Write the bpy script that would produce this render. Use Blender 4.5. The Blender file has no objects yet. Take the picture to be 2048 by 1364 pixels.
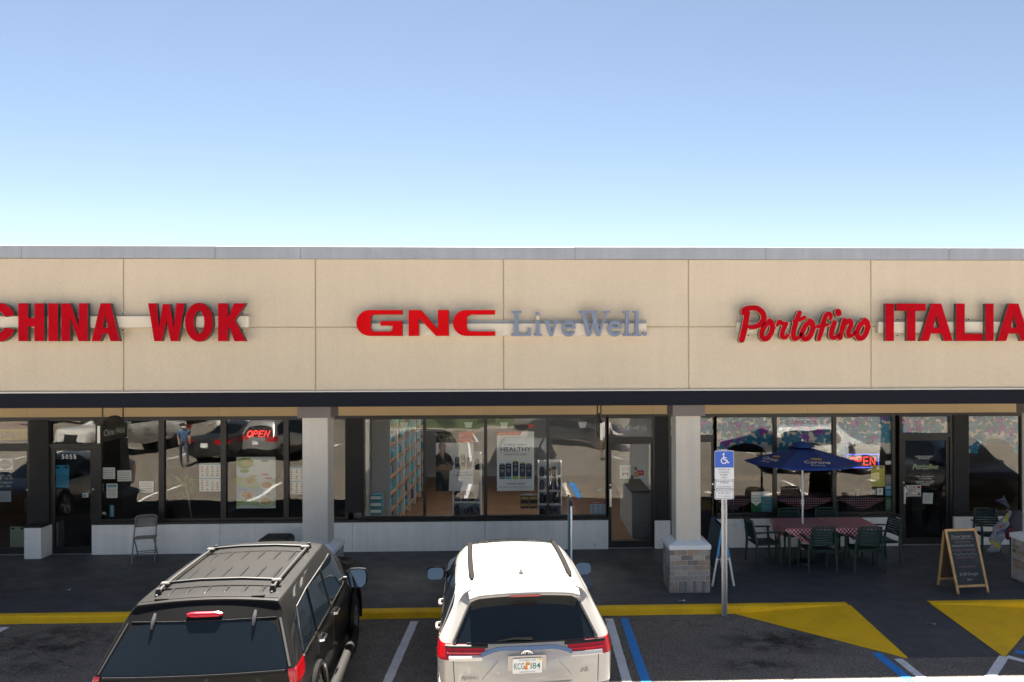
import bpy, bmesh, math, random
import numpy as np
from mathutils import Vector, Matrix
from mathutils.bvhtree import BVHTree

SC = bpy.context.scene
COL = SC.collection
R = math.radians
random.seed(7)

# ------------------------------------------------------------------ camera
CAM_H = 4.09                 # metres above the asphalt
FPX = 1593.0                 # focal length in photo pixels (28 mm on a 36 mm frame)
PX, PY = 1110.0, 712.0       # principal point of the cropped photograph
YAW, ROLL = R(2.05), R(0.14)
FW = Vector((math.sin(YAW), math.cos(YAW), 0))
RT0 = Vector((math.cos(YAW), -math.sin(YAW), 0))
UP0 = Vector((0, 0, 1))
RT = RT0 * math.cos(ROLL) - UP0 * math.sin(ROLL)
UPV = UP0 * math.cos(ROLL) + RT0 * math.sin(ROLL)
EYE = Vector((0, 0, CAM_H))
cd = bpy.data.cameras.new('camera')
cam = bpy.data.objects.new('camera', cd)
COL.objects.link(cam)
m = Matrix.Identity(4)
for i in range(3):
    m[i][0], m[i][1], m[i][2], m[i][3] = RT[i], UPV[i], -FW[i], EYE[i]
cam.matrix_world = m
cd.sensor_width = 36.0
cd.lens = 36.0 * FPX / 2048.0
cd.shift_x = -(PX - 1024) / 2048.0
cd.shift_y = (PY - 682) / 2048.0
cd.clip_end = 3000
SC.camera = cam

# ------------------------------------------------------------------ sky, sun, exposure
SUNV = Vector((-0.09, 0.549, 1.0)).normalized()          # towards the sun, behind the building
elev = math.asin(SUNV.z)
azim = math.atan2(SUNV.x, SUNV.y)                         # clockwise from +Y
world = bpy.data.worlds.new('World')
SC.world = world
world.use_nodes = True
nt = world.node_tree
bg = nt.nodes['Background']
sky = nt.nodes.new('ShaderNodeTexSky')
sky.sky_type = 'NISHITA'
sky.sun_disc = False
sky.sun_elevation = elev
sky.sun_rotation = azim
sky.air_density = 0.62
sky.dust_density = 0.1
sky.ozone_density = 0.6
wb = nt.nodes.new('ShaderNodeVectorMath')          # camera white balance, the same over the whole sky
wb.operation = 'MULTIPLY'
wb.inputs[1].default_value = (0.535, 0.475, 0.405)
nt.links.new(sky.outputs[0], wb.inputs[0])
nt.links.new(wb.outputs[0], bg.inputs[0])
bg.inputs[1].default_value = 0.05
sl = bpy.data.lights.new('sun', 'SUN')
sl.energy = 5.0
sl.angle = R(0.53)
sl.color = (1.0, 0.93, 0.83)
sun = bpy.data.objects.new('sun', sl)
sun.rotation_euler = (-SUNV).to_track_quat('-Z', 'Y').to_euler()
COL.objects.link(sun)
SC.view_settings.view_transform = 'Standard'
SC.view_settings.look = 'None'
SC.view_settings.exposure = 3.2
SC.view_settings.gamma = 1.0
SC.view_settings.use_curve_mapping = False

# ------------------------------------------------------------------ surveying helpers
def ray(px, py):
    u, v = (px - PX) / FPX, (PY - py) / FPX
    return FW + RT * u + UPV * v
def at(px, py, Y):
    """Real point seen at a photo pixel on the upright plane Y (metres in front of the camera)."""
    d = ray(px, py)
    return EYE + d * (Y / d.y)
def gz(px, py, z=0.0):
    """Real point seen at a photo pixel on the level plane z."""
    d = ray(px, py)
    return EYE + d * ((z - EYE.z) / d.z)
def ux(px, Y, py=900):
    return at(px, py, Y).x
def uz(py, Y, px=1053):
    return at(px, py, Y).z

# ------------------------------------------------------------------ materials
MATS = {}
def _n(nt, t, **kw):
    n = nt.nodes.new(t)
    for k, v in kw.items():
        setattr(n, k, v)
    return n
def mat(name, col, rough=0.6, metal=0.0, spec=0.5, var=0.0, vs=2.0, bump=0.0, bs=60.0, coat=0.0,
        emis=None, es=0.0, rvar=0.0, fine=0.0, streak=0.0, wear=None):
    if name in MATS:
        return MATS[name]
    M = bpy.data.materials.new(name)
    M.use_nodes = True
    nt = M.node_tree
    b = nt.nodes['Principled BSDF']
    b.inputs['Base Color'].default_value = (*col, 1)
    b.inputs['Roughness'].default_value = rough
    b.inputs['Metallic'].default_value = metal
    b.inputs['Specular IOR Level'].default_value = spec
    if coat:
        b.inputs['Coat Weight'].default_value = coat
        b.inputs['Coat Roughness'].default_value = 0.04
    if emis:
        b.inputs['Emission Color'].default_value = (*emis, 1)
        b.inputs['Emission Strength'].default_value = es
    L = nt.links.new
    g = None
    if var or bump or rvar or fine or streak:
        g = _n(nt, 'ShaderNodeNewGeometry')
    if var or fine or streak:
        last = None
        for sc, am in ((vs, var), (vs * 17 + 20, fine), (1.0, streak)):
            if not am:
                continue
            t = _n(nt, 'ShaderNodeTexNoise')
            t.inputs['Scale'].default_value = sc
            t.inputs['Detail'].default_value = 6
            t.inputs['Roughness'].default_value = 0.62
            if am is streak:                       # rain runs: noise drawn out downwards
                mp = _n(nt, 'ShaderNodeVectorMath', operation='MULTIPLY'); mp.inputs[1].default_value = (7.0, 7.0, 0.45)
                L(g.outputs['Position'], mp.inputs[0]); L(mp.outputs[0], t.inputs['Vector'])
            else:
                L(g.outputs['Position'], t.inputs['Vector'])
            mr = _n(nt, 'ShaderNodeMapRange')
            mr.inputs['From Min'].default_value = 0.28
            mr.inputs['From Max'].default_value = 0.72
            mr.inputs['To Min'].default_value = 1 - am
            mr.inputs['To Max'].default_value = 1 + am
            L(t.outputs['Fac'], mr.inputs['Value'])
            if last is None:
                last = mr.outputs[0]
            else:
                mu = _n(nt, 'ShaderNodeMath', operation='MULTIPLY')
                L(last, mu.inputs[0]); L(mr.outputs[0], mu.inputs[1])
                last = mu.outputs[0]
        vm = _n(nt, 'ShaderNodeVectorMath', operation='SCALE')
        vm.inputs[0].default_value = col
        L(last, vm.inputs['Scale'])
        cout = vm.outputs[0]
        if wear:                                       # worn-through patches of another colour
            t = _n(nt, 'ShaderNodeTexNoise'); t.inputs['Scale'].default_value = wear[1]; t.inputs['Detail'].default_value = 9; t.inputs['Roughness'].default_value = 0.72
            L(g.outputs['Position'], t.inputs['Vector'])
            mr = _n(nt, 'ShaderNodeMapRange'); mr.inputs['From Min'].default_value = wear[2]; mr.inputs['From Max'].default_value = wear[2] + .05
            L(t.outputs['Fac'], mr.inputs['Value'])
            mc = _n(nt, 'ShaderNodeMix'); mc.data_type = 'RGBA'
            L(mr.outputs[0], mc.inputs['Factor']); L(cout, mc.inputs['A']); mc.inputs['B'].default_value = (*wear[0], 1)
            cout = mc.outputs['Result']
        L(cout, b.inputs['Base Color'])
    if rvar:
        t = _n(nt, 'ShaderNodeTexNoise')
        t.inputs['Scale'].default_value = vs * 3
        t.inputs['Detail'].default_value = 5
        L(g.outputs['Position'], t.inputs['Vector'])
        mr = _n(nt, 'ShaderNodeMapRange')
        mr.inputs['From Min'].default_value = 0.3
        mr.inputs['From Max'].default_value = 0.7
        mr.inputs['To Min'].default_value = max(0.02, rough - rvar)
        mr.inputs['To Max'].default_value = min(1, rough + rvar)
        L(t.outputs['Fac'], mr.inputs['Value'])
        L(mr.outputs[0], b.inputs['Roughness'])
    if bump:
        t = _n(nt, 'ShaderNodeTexNoise')
        t.inputs['Scale'].default_value = bs
        t.inputs['Detail'].default_value = 5
        L(g.outputs['Position'], t.inputs['Vector'])
        bp = _n(nt, 'ShaderNodeBump')
        bp.inputs['Strength'].default_value = min(1.0, bump)
        bp.inputs['Distance'].default_value = 0.01
        L(t.outputs['Fac'], bp.inputs['Height'])
        L(bp.outputs[0], b.inputs['Normal'])
    MATS[name] = M
    return M

def glass_mat(name, tint, refl, wob=0.0, rough=0.0):
    """Thin architectural glass: tinted see-through plus mirror-like reflection, slightly wavy."""
    M = bpy.data.materials.new(name)
    M.use_nodes = True
    nt = M.node_tree
    nt.nodes.remove(nt.nodes['Principled BSDF'])
    out = nt.nodes['Material Output']
    tr = _n(nt, 'ShaderNodeBsdfTransparent'); tr.inputs[0].default_value = (*tint, 1)
    gl = _n(nt, 'ShaderNodeBsdfGlossy'); gl.inputs['Roughness'].default_value = rough
    gl.inputs['Color'].default_value = (0.97, 0.97, 0.96, 1)
    mx = _n(nt, 'ShaderNodeMixShader')
    fr = _n(nt, 'ShaderNodeFresnel'); fr.inputs[0].default_value = 1.5
    mr = _n(nt, 'ShaderNodeMapRange')
    mr.inputs['From Min'].default_value = 0.04
    mr.inputs['From Max'].default_value = 1.0
    mr.inputs['To Min'].default_value = refl
    mr.inputs['To Max'].default_value = 1.0
    L = nt.links.new
    L(fr.outputs[0], mr.inputs['Value'])
    L(mr.outputs[0], mx.inputs[0]); L(tr.outputs[0], mx.inputs[1]); L(gl.outputs[0], mx.inputs[2])
    L(mx.outputs[0], out.inputs['Surface'])
    if wob:
        g = _n(nt, 'ShaderNodeNewGeometry')
        t = _n(nt, 'ShaderNodeTexNoise'); t.inputs['Scale'].default_value = 1.3; t.inputs['Detail'].default_value = 1
        L(g.outputs['Position'], t.inputs['Vector'])
        bp = _n(nt, 'ShaderNodeBump'); bp.inputs['Strength'].default_value = 1.0; bp.inputs['Distance'].default_value = wob
        L(t.outputs['Fac'], bp.inputs['Height'])
        L(bp.outputs[0], gl.inputs['Normal'])
    MATS[name] = M
    return M

# ------------------------------------------------------------------ mesh helpers
class MB:
    def __init__(s):
        s.v, s.f, s.mi = [], [], []
    def add(s, vs, fs, mi=0):
        o = len(s.v)
        s.v += [tuple(v) for v in vs]
        for f in fs:
            s.f.append(tuple(i + o for i in f)); s.mi.append(mi)
        return s
    def box(s, x0, x1, y0, y1, z0, z1, mi=0):
        if x0 > x1: x0, x1 = x1, x0
        if y0 > y1: y0, y1 = y1, y0
        if z0 > z1: z0, z1 = z1, z0
        vs = [(x, y, z) for z in (z0, z1) for y in (y0, y1) for x in (x0, x1)]
        return s.add(vs, [(0, 2, 3, 1), (4, 5, 7, 6), (0, 1, 5, 4), (2, 6, 7, 3), (0, 4, 6, 2), (1, 3, 7, 5)], mi)
    def obox(s, c, ax, ay, az, mi=0):
        """Oriented box: centre and three half-axis vectors."""
        c, ax, ay, az = map(Vector, (c, ax, ay, az))
        vs = [c + ax * i + ay * j + az * k for k in (-1, 1) for j in (-1, 1) for i in (-1, 1)]
        return s.add(vs, [(0, 2, 3, 1), (4, 5, 7, 6), (0, 1, 5, 4), (2, 6, 7, 3), (0, 4, 6, 2), (1, 3, 7, 5)], mi)
    def bar(s, p0, p1, w, t, side=(1, 0, 0), mi=0):
        """Rectangular bar from p0 to p1, w wide along side, t thick."""
        p0, p1 = Vector(p0), Vector(p1)
        d = p1 - p0; L = d.length; d.normalize()
        sd = Vector(side); sd = (sd - d * sd.dot(d)).normalized()
        th = d.cross(sd)
        return s.obox((p0 + p1) / 2, sd * w / 2, th * t / 2, d * L / 2, mi)
    def cyl(s, p0, p1, r0, r1=None, n=12, mi=0, cap=True):
        r1 = r0 if r1 is None else r1
        p0, p1 = Vector(p0), Vector(p1)
        d = (p1 - p0).normalized()
        a = d.orthogonal().normalized(); b = d.cross(a)
        vs = []
        for p, r in ((p0, r0), (p1, r1)):
            for i in range(n):
                t = 2 * math.pi * i / n
                vs.append(p + a * (r * math.cos(t)) + b * (r * math.sin(t)))
        fs = [(i, (i + 1) % n, n + (i + 1) % n, n + i) for i in range(n)]
        if cap:
            fs += [tuple(range(n - 1, -1, -1)), tuple(range(n, 2 * n))]
        return s.add(vs, fs, mi)
    def tube(s, pts, r, n=8, closed=False, mi=0):
        pts = [Vector(p) for p in pts]
        N = len(pts)
        vs, fs = [], []
        rr = r if isinstance(r, (list, tuple)) else [r] * N
        pa = None
        for i, p in enumerate(pts):
            if closed:
                d = pts[(i + 1) % N] - pts[i - 1]
            else:
                d = pts[min(i + 1, N - 1)] - pts[max(i - 1, 0)]
            d.normalize()
            if pa is None:
                a = d.orthogonal().normalized()
            else:
                a = (pa - d * pa.dot(d))
                a = a.normalized() if a.length > 1e-6 else d.orthogonal().normalized()
            pa = a
            b = d.cross(a)
            for k in range(n):
                t = 2 * math.pi * k / n
                vs.append(p + a * (rr[i] * math.cos(t)) + b * (rr[i] * math.sin(t)))
        for i in range(N if closed else N - 1):
            j = (i + 1) % N
            for k in range(n):
                fs.append((i * n + k, i * n + (k + 1) % n, j * n + (k + 1) % n, j * n + k))
        if not closed:
            fs += [tuple(range(n - 1, -1, -1)), tuple(range((N - 1) * n, N * n))]
        return s.add(vs, fs, mi)
    def lathe(s, prof, c=(0, 0, 0), n=20, mi=0):
        c = Vector(c)
        vs, fs = [], []
        for r, z in prof:
            for k in range(n):
                t = 2 * math.pi * k / n
                vs.append(c + Vector((r * math.cos(t), r * math.sin(t), z)))
        for i in range(len(prof) - 1):
            for k in range(n):
                fs.append((i * n + k, i * n + (k + 1) % n, (i + 1) * n + (k + 1) % n, (i + 1) * n + k))
        fs += [tuple(range(n - 1, -1, -1)), tuple(range((len(prof) - 1) * n, len(prof) * n))]
        return s.add(vs, fs, mi)
    def prism(s, poly, o, u, v, w, mi=0):
        """Extrude a 2D polygon (in axes u, v from o) by the vector w (both caps closed)."""
        o, u, v, w = map(Vector, (o, u, v, w))
        n = len(poly)
        vs = [o + u * a + v * b for a, b in poly] + [o + u * a + v * b + w for a, b in poly]
        fs = [tuple(range(n - 1, -1, -1)), tuple(range(n, 2 * n))]
        fs += [(i, (i + 1) % n, n + (i + 1) % n, n + i) for i in range(n)]
        return s.add(vs, fs, mi)
    def flat(s, poly, o, u, v, mi=0):
        o, u, v = map(Vector, (o, u, v))
        return s.add([o + u * a + v * b for a, b in poly], [tuple(range(len(poly)))], mi)
    def grid(s, rows, mi=0):
        nr, nc = len(rows), len(rows[0])
        vs = [p for r in rows for p in r]
        fs = [(i * nc + j, i * nc + j + 1, (i + 1) * nc + j + 1, (i + 1) * nc + j) for i in range(nr - 1) for j in range(nc - 1)]
        return s.add(vs, fs, mi)
    def mesh(s, name, mats, smooth=False, fix=True):
        me = bpy.data.meshes.new(name)
        me.from_pydata(s.v, [], s.f)
        for k in (mats if isinstance(mats, (list, tuple)) else [mats]):
            me.materials.append(k)
        if any(s.mi):
            me.polygons.foreach_set('material_index', s.mi)
        if fix:
            bm = bmesh.new(); bm.from_mesh(me)
            bmesh.ops.recalc_face_normals(bm, faces=bm.faces)
            bm.to_mesh(me); bm.free()
        if smooth:
            me.shade_smooth()
            if smooth != 'all':
                me.set_sharp_from_angle(angle=R(40))
        me.update()
        return me
    def build(s, name, mats, parent=None, smooth=False, bevel=0.0, fix=True, seg=1):
        o = link(name, s.mesh(name, mats, smooth, fix), parent)
        if bevel:
            bv = o.modifiers.new('bevel', 'BEVEL')
            bv.width = bevel; bv.segments = seg; bv.limit_method = 'ANGLE'; bv.angle_limit = R(35)
        return o

def link(name, data, parent=None):
    o = bpy.data.objects.new(name, data)
    COL.objects.link(o)
    if parent is not None:
        o.parent = parent
        if parent.type == 'EMPTY' or any(abs(x) > 1e-9 for x in parent.location):
            o.matrix_parent_inverse = parent.matrix_basis.inverted()
    return o
def tag(o, label, cat, group=None):
    o['label'] = label; o['category'] = cat
    if group: o['group'] = group
    return o
def thing(name, label, cat, loc=(0, 0, 0), group=None):
    o = bpy.data.objects.new(name, None)
    o.empty_display_size = 0.2
    COL.objects.link(o)
    o.location = loc
    return tag(o, label, cat, group)
def kids(o):
    return [c for c in bpy.data.objects if c.parent == o]
def copy_tree(o, kmap, parent=None):
    c = o.copy(); COL.objects.link(c)
    if parent is not None: c.parent = parent
    for k in kmap.get(o.name, []):
        copy_tree(k, kmap, c)
    return c
def child_map():
    d = {}
    for c in bpy.data.objects:
        if c.parent: d.setdefault(c.parent.name, []).append(c)
    return d
def structure(o):
    o['kind'] = 'structure'; return o
def stuff(o):
    o['kind'] = 'stuff'; return o

# ------------------------------------------------------------------ lettering and flat shapes
XA, YA, ZA = Vector((1, 0, 0)), Vector((0, 1, 0)), Vector((0, 0, 1))
def curve_mesh(splines, depth=0.0):
    cu = bpy.data.curves.new('shape', 'CURVE')
    cu.dimensions = '2D'; cu.fill_mode = 'BOTH' if depth else 'FRONT'
    cu.extrude = depth / 2
    for pts in splines:
        sp = cu.splines.new('POLY')
        sp.points.add(len(pts) - 1)
        for i, (x, y) in enumerate(pts):
            sp.points[i].co = (x, y, 0, 1)
        sp.use_cyclic_u = True
    ob = bpy.data.objects.new('shape', cu)
    me = bpy.data.meshes.new_from_object(ob)
    bpy.data.objects.remove(ob); bpy.data.curves.remove(cu)
    return me
_TXT = {}
def text_mesh(body, size=1.0, bold=0.0, align='CENTER', depth=0.0, spacing=1.0, shear=0.0, leading=1.0):
    cu = bpy.data.curves.new('lettering', 'FONT')
    cu.body = body; cu.size = size; cu.align_x = align; cu.offset = bold
    cu.extrude = depth / 2; cu.space_character = spacing; cu.shear = shear; cu.space_line = leading
    cu.resolution_u = 3
    ob = bpy.data.objects.new('lettering', cu)
    me = bpy.data.meshes.new_from_object(ob)
    bpy.data.objects.remove(ob); bpy.data.curves.remove(cu)
    return me
def place(me, name, mats, parent, o, u, v, sx=1.0, sy=1.0, width=None, center=True, two=False):
    """Lay a 2D mesh (x, y, z) out on axes u, v with normal u x v at the point o."""
    o, u, v = Vector(o), Vector(u), Vector(v)
    w = u.cross(v)
    n = len(me.vertices)
    if n:
        xs = [q.co.x for q in me.vertices]
        if width:
            sx = width / max(1e-6, max(xs) - min(xs))
    front = [p.normal.z > 0.5 for p in me.polygons]
    for q in me.vertices:
        c = q.co
        q.co = o + u * (c.x * sx) + v * (c.y * sy) + w * c.z
    me.materials.clear()
    for k in (mats if isinstance(mats, (list, tuple)) else [mats]):
        me.materials.append(k)
    if two:
        for p, fr in zip(me.polygons, front):
            p.material_index = 0 if fr else 1
    else:
        for p in me.polygons: p.material_index = 0
    me.name = name
    me.update()
    return link(name, me, parent)
def wtext(body, h, m_, parent, o, width=None, u=XA, v=ZA, bold=0.0, align='CENTER', name='lettering', depth=0.0, **kw):
    """Text whose capitals are about h high, on the plane through o."""
    me = text_mesh(body, h / 0.7, bold * h, align, depth, **kw)
    return place(me, name, m_, parent, o, u, v, width=width)

def contours(fn, x0, x1, y0, y1, n):
    """Zero contours of a signed field sampled on a grid (marching squares)."""
    h = (x1 - x0) / n
    ny = int(math.ceil((y1 - y0) / h))
    X, Y = np.meshgrid(x0 + h * np.arange(n + 1), y0 + h * np.arange(ny + 1))
    F = fn(X, Y)
    seg = {}
    def lerp(pa, pb, fa, fb):
        t = fa / (fa - fb)
        return (pa[0] + (pb[0] - pa[0]) * t, pa[1] + (pb[1] - pa[1]) * t)
    for j in range(ny):
        for i in range(n):
            f = [F[j, i], F[j, i + 1], F[j + 1, i + 1], F[j + 1, i]]
            c = sum((1 << k) for k in range(4) if f[k] < 0)
            if c in (0, 15): continue
            p = [(X[j, i], Y[j, i]), (X[j, i + 1], Y[j, i]), (X[j, i + 1], Y[j + 1, i]), (X[j, i], Y[j + 1, i])]
            e = {}
            for k in range(4):
                k2 = (k + 1) % 4
                if (f[k] < 0) != (f[k2] < 0):
                    key = (('h', i, j), ('v', i + 1, j), ('h', i, j + 1), ('v', i, j))[k]
                    e[k] = (key, lerp(p[k], p[k2], f[k], f[k2]))
            ins = [k for k in e if not (f[k] < 0)]         # entering the inside
            outs = [k for k in e if f[k] < 0]
            if len(ins) == 1:
                prs = [(outs[0], ins[0])]
            else:
                prs = [(outs[0], (outs[0] - 1) % 4), (outs[1], (outs[1] - 1) % 4)]
            for a, b in prs:
                seg[e[a][0]] = (e[b][0], e[a][1])
    res = []
    while seg:
        k0 = next(iter(seg)); k = k0; pts = []
        while k in seg:
            nx, p = seg.pop(k)
            pts.append(p); k = nx
        if len(pts) > 5:
            res.append(pts)
    return res
def strokes_field(strokes):
    """strokes: list of (points, radius or radii)."""
    def fn(X, Y):
        F = np.full(X.shape, 1e9)
        for pts, r in strokes:
            rr = r if isinstance(r, (list, tuple)) else [r] * len(pts)
            if len(pts) == 1:
                F = np.minimum(F, np.hypot(X - pts[0][0], Y - pts[0][1]) - rr[0])
            for (a, b, ra, rb) in zip(pts[:-1], pts[1:], rr[:-1], rr[1:]):
                dx, dy = b[0] - a[0], b[1] - a[1]
                L2 = dx * dx + dy * dy + 1e-12
                t = np.clip(((X - a[0]) * dx + (Y - a[1]) * dy) / L2, 0, 1)
                F = np.minimum(F, np.hypot(X - a[0] - dx * t, Y - a[1] - dy * t) - (ra + (rb - ra) * t))
        return F
    return fn
def smooth_line(pts, n=6):
    """Catmull-Rom through the points."""
    out = []
    P = [pts[0]] + list(pts) + [pts[-1]]
    for i in range(1, len(P) - 2):
        for k in range(n):
            t = k / n
            q = []
            for d in range(len(pts[0])):
                a, b, c, e = P[i - 1][d], P[i][d], P[i + 1][d], P[i + 2][d]
                q.append(0.5 * (2 * b + (c - a) * t + (2 * a - 5 * b + 4 * c - e) * t * t + (3 * b - a - 3 * c + e) * t ** 3))
            out.append(tuple(q))
    out.append(tuple(pts[-1]))
    return out
def stroke_mesh(strokes, n=90, depth=0.0):
    xs = [p[0] for s, r in strokes for p in s]; ys = [p[1] for s, r in strokes for p in s]
    rm = max(max(r) if isinstance(r, (list, tuple)) else r for s, r in strokes) * 1.3
    return curve_mesh(contours(strokes_field(strokes), min(xs) - rm, max(xs) + rm, min(ys) - rm, max(ys) + rm, n), depth)
def arc(cx, cy, rx, ry, a0, a1, n=10):
    return [(cx + rx * math.cos(R(a0 + (a1 - a0) * i / n)), cy + ry * math.sin(R(a0 + (a1 - a0) * i / n))) for i in range(n + 1)]
def rrect(x0, x1, y0, y1, r, n=4):
    return arc(x1 - r, y1 - r, r, r, 0, 90, n) + arc(x0 + r, y1 - r, r, r, 90, 180, n) + arc(x0 + r, y0 + r, r, r, 180, 270, n) + arc(x1 - r, y0 + r, r, r, 270, 360, n)
# ================================================================== planes of the place
Y_CURB, Z_WALK = 12.50, 0.115
Y_WALL = 16.34               # face of the low wall under the shop windows
Y_FRAME = 16.40              # face of the window frames
Y_GLASS = 16.445
Y_FAS = 13.22                # face of the fascia panels
Z_SOFFIT = 3.27
Z_HEAD = 2.885
X0, X1 = -26.0, 30.0

# ------------------------------------------------------------------ asphalt with stains
def asphalt_material():
    M = bpy.data.materials.new('asphalt'); M.use_nodes = True
    nt = M.node_tree; b = nt.nodes['Principled BSDF']; L = nt.links.new
    g = _n(nt, 'ShaderNodeNewGeometry')
    def noise(sc, det=6, ro=0.6):
        t = _n(nt, 'ShaderNodeTexNoise'); t.inputs['Scale'].default_value = sc
        t.inputs['Detail'].default_value = det; t.inputs['Roughness'].default_value = ro
        L(g.outputs['Position'], t.inputs['Vector']); return t.outputs['Fac']
    def rng(x, a, c, lo, hi):
        r = _n(nt, 'ShaderNodeMapRange'); r.inputs['From Min'].default_value = a; r.inputs['From Max'].default_value = c
        r.inputs['To Min'].default_value = lo; r.inputs['To Max'].default_value = hi
        L(x, r.inputs['Value']); return r.outputs[0]
    def mul(a, c):
        n = _n(nt, 'ShaderNodeMath', operation='MULTIPLY'); L(a, n.inputs[0]); L(c, n.inputs[1]); return n.outputs[0]
    grain = mul(rng(noise(95, 3, 0.8), 0.3, 0.72, 0.55, 1.5), rng(noise(30, 4, 0.8), 0.36, 0.66, 0.5, 1.7))
    patch = rng(noise(0.35, 5), 0.3, 0.7, 0.86, 1.14)
    mott = rng(noise(5, 6), 0.3, 0.7, 0.85, 1.15)
    # oil drips soaked into the stalls: a few soft ellipses broken up by noise
    tot = None
    for (cx, cy, rx, ry, am) in STAINS:
        sep = _n(nt, 'ShaderNodeVectorMath', operation='SUBTRACT'); sep.inputs[1].default_value = (cx, cy, 0)
        L(g.outputs['Position'], sep.inputs[0])
        mu = _n(nt, 'ShaderNodeVectorMath', operation='MULTIPLY'); mu.inputs[1].default_value = (1 / rx, 1 / ry, 0)
        L(sep.outputs[0], mu.inputs[0])
        ln = _n(nt, 'ShaderNodeVectorMath', operation='LENGTH'); L(mu.outputs[0], ln.inputs[0])
        w = rng(ln.outputs['Value'], 0.25, 1.0, am, 0.0)
        if tot is None: tot = w
        else:
            mx = _n(nt, 'ShaderNodeMath', operation='MAXIMUM'); L(tot, mx.inputs[0]); L(w, mx.inputs[1]); tot = mx.outputs[0]
    br = rng(noise(3.2, 7, 0.68), 0.4, 0.58, 0.0, 1.0)
    st = mul(tot, br)
    inv = rng(st, 0, 1, 1.0, 0.22)
    fac = mul(mul(grain, patch), mul(mott, inv))
    # hairline cracks
    vo = _n(nt, 'ShaderNodeTexVoronoi'); vo.feature = 'DISTANCE_TO_EDGE'; vo.inputs['Scale'].default_value = 0.22
    wv = _n(nt, 'ShaderNodeTexNoise'); wv.inputs['Scale'].default_value = 1.6; wv.inputs['Detail'].default_value = 5
    L(g.outputs['Position'], wv.inputs['Vector'])
    ad = _n(nt, 'ShaderNodeVectorMath', operation='ADD'); L(g.outputs['Position'], ad.inputs[0]); L(wv.outputs['Color'], ad.inputs[1])
    L(ad.outputs[0], vo.inputs['Vector'])
    ck = rng(vo.outputs['Distance'], 0.0, 0.0035, 0.35, 1.0)
    fac = mul(fac, ck)
    vm = _n(nt, 'ShaderNodeVectorMath', operation='SCALE'); vm.inputs[0].default_value = (0.180, 0.158, 0.134)
    L(fac, vm.inputs['Scale']); L(vm.outputs[0], b.inputs['Base Color'])
    b.inputs['Roughness'].default_value = 0.85
    b.inputs['Specular IOR Level'].default_value = 0.3
    bp = _n(nt, 'ShaderNodeBump'); bp.inputs['Strength'].default_value = 0.7; bp.inputs['Distance'].default_value = 0.02
    L(noise(45, 4, 0.8), bp.inputs['Height']); L(bp.outputs[0], b.inputs['Normal'])
    return M
def _st(px, py, rx, ry, am):
    p = gz(px, py); return (p.x, p.y, rx, ry, am)
STAINS = [_st(1560, 1285, 1.25, .55, 1.0), _st(1500, 1280, .6, .25, .8), _st(1520, 1330, .7, .3, .9), _st(1640, 1300, .5, .3, .7),
          _st(100, 1290, 1.3, .75, 1.0), _st(150, 1262, .9, .35, .8), _st(60, 1335, .9, .4, .7)]
m_asph = asphalt_material()
g = MB(); g.add([(-220, -260, 0), (220, -260, 0), (220, 180, 0), (-220, 180, 0)], [(0, 1, 2, 3)])
structure(g.build('ground', m_asph, fix=False))

# ------------------------------------------------------------------ raised walk, kerb, ramp
m_walk = mat('sealed_walk', (0.060, 0.066, 0.076), 0.62, var=0.18, vs=1.1, fine=0.25, bump=0.35, bs=160, rvar=0.1)
m_yel = mat('yellow_kerb_paint', (0.98, 0.56, 0.002), 0.6, var=0.13, vs=2.2, fine=0.14, bump=0.5, bs=35, rvar=0.1, wear=((.20, .14, .05), 2.6, .655))
m_white = mat('white_line_paint', (0.78, 0.78, 0.78), 0.7, var=0.10, vs=6, fine=0.22, bump=0.35, bs=120, wear=((.16, .14, .12), 7.0, .63))
m_blue = mat('blue_line_paint', (0.008, 0.26, 0.72), 0.65, var=0.10, vs=6, fine=0.2, bump=0.35, bs=120)
RX0, RX1, RY = gz(1695, 1206, Z_WALK).x, gz(1850, 1201, Z_WALK).x, 10.58
w = MB(); w.box(X0, X1, Y_CURB + .16, 17.2, -0.05, Z_WALK)
structure(w.build('sidewalk', m_walk))
def kerb(x0, x1, name):
    prof = [(0, 0), (0.0, Z_WALK - .02), (.018, Z_WALK - .003), (.04, Z_WALK + .002), (.158, Z_WALK + .002), (.158, -.02), (0, -.02)]
    k = MB()
    n = max(2, int((x1 - x0) / .35))
    rows = []
    rnd = random.Random(5)
    for i in range(n + 1):
        x = x0 + (x1 - x0) * i / n
        j = rnd.uniform(-.006, .006)
        rows.append([(x, Y_CURB + a + (j if q < 4 else 0), b + (j * .4 if 0 < q < 4 else 0)) for q, (a, b) in enumerate(prof)])
    k.grid(rows)
    o = k.build(name, m_yel, smooth=True)
    return structure(o)
kerb(X0, RX0 - .02, 'kerb'); kerb(RX1 + .02, X1, 'kerb')
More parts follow.
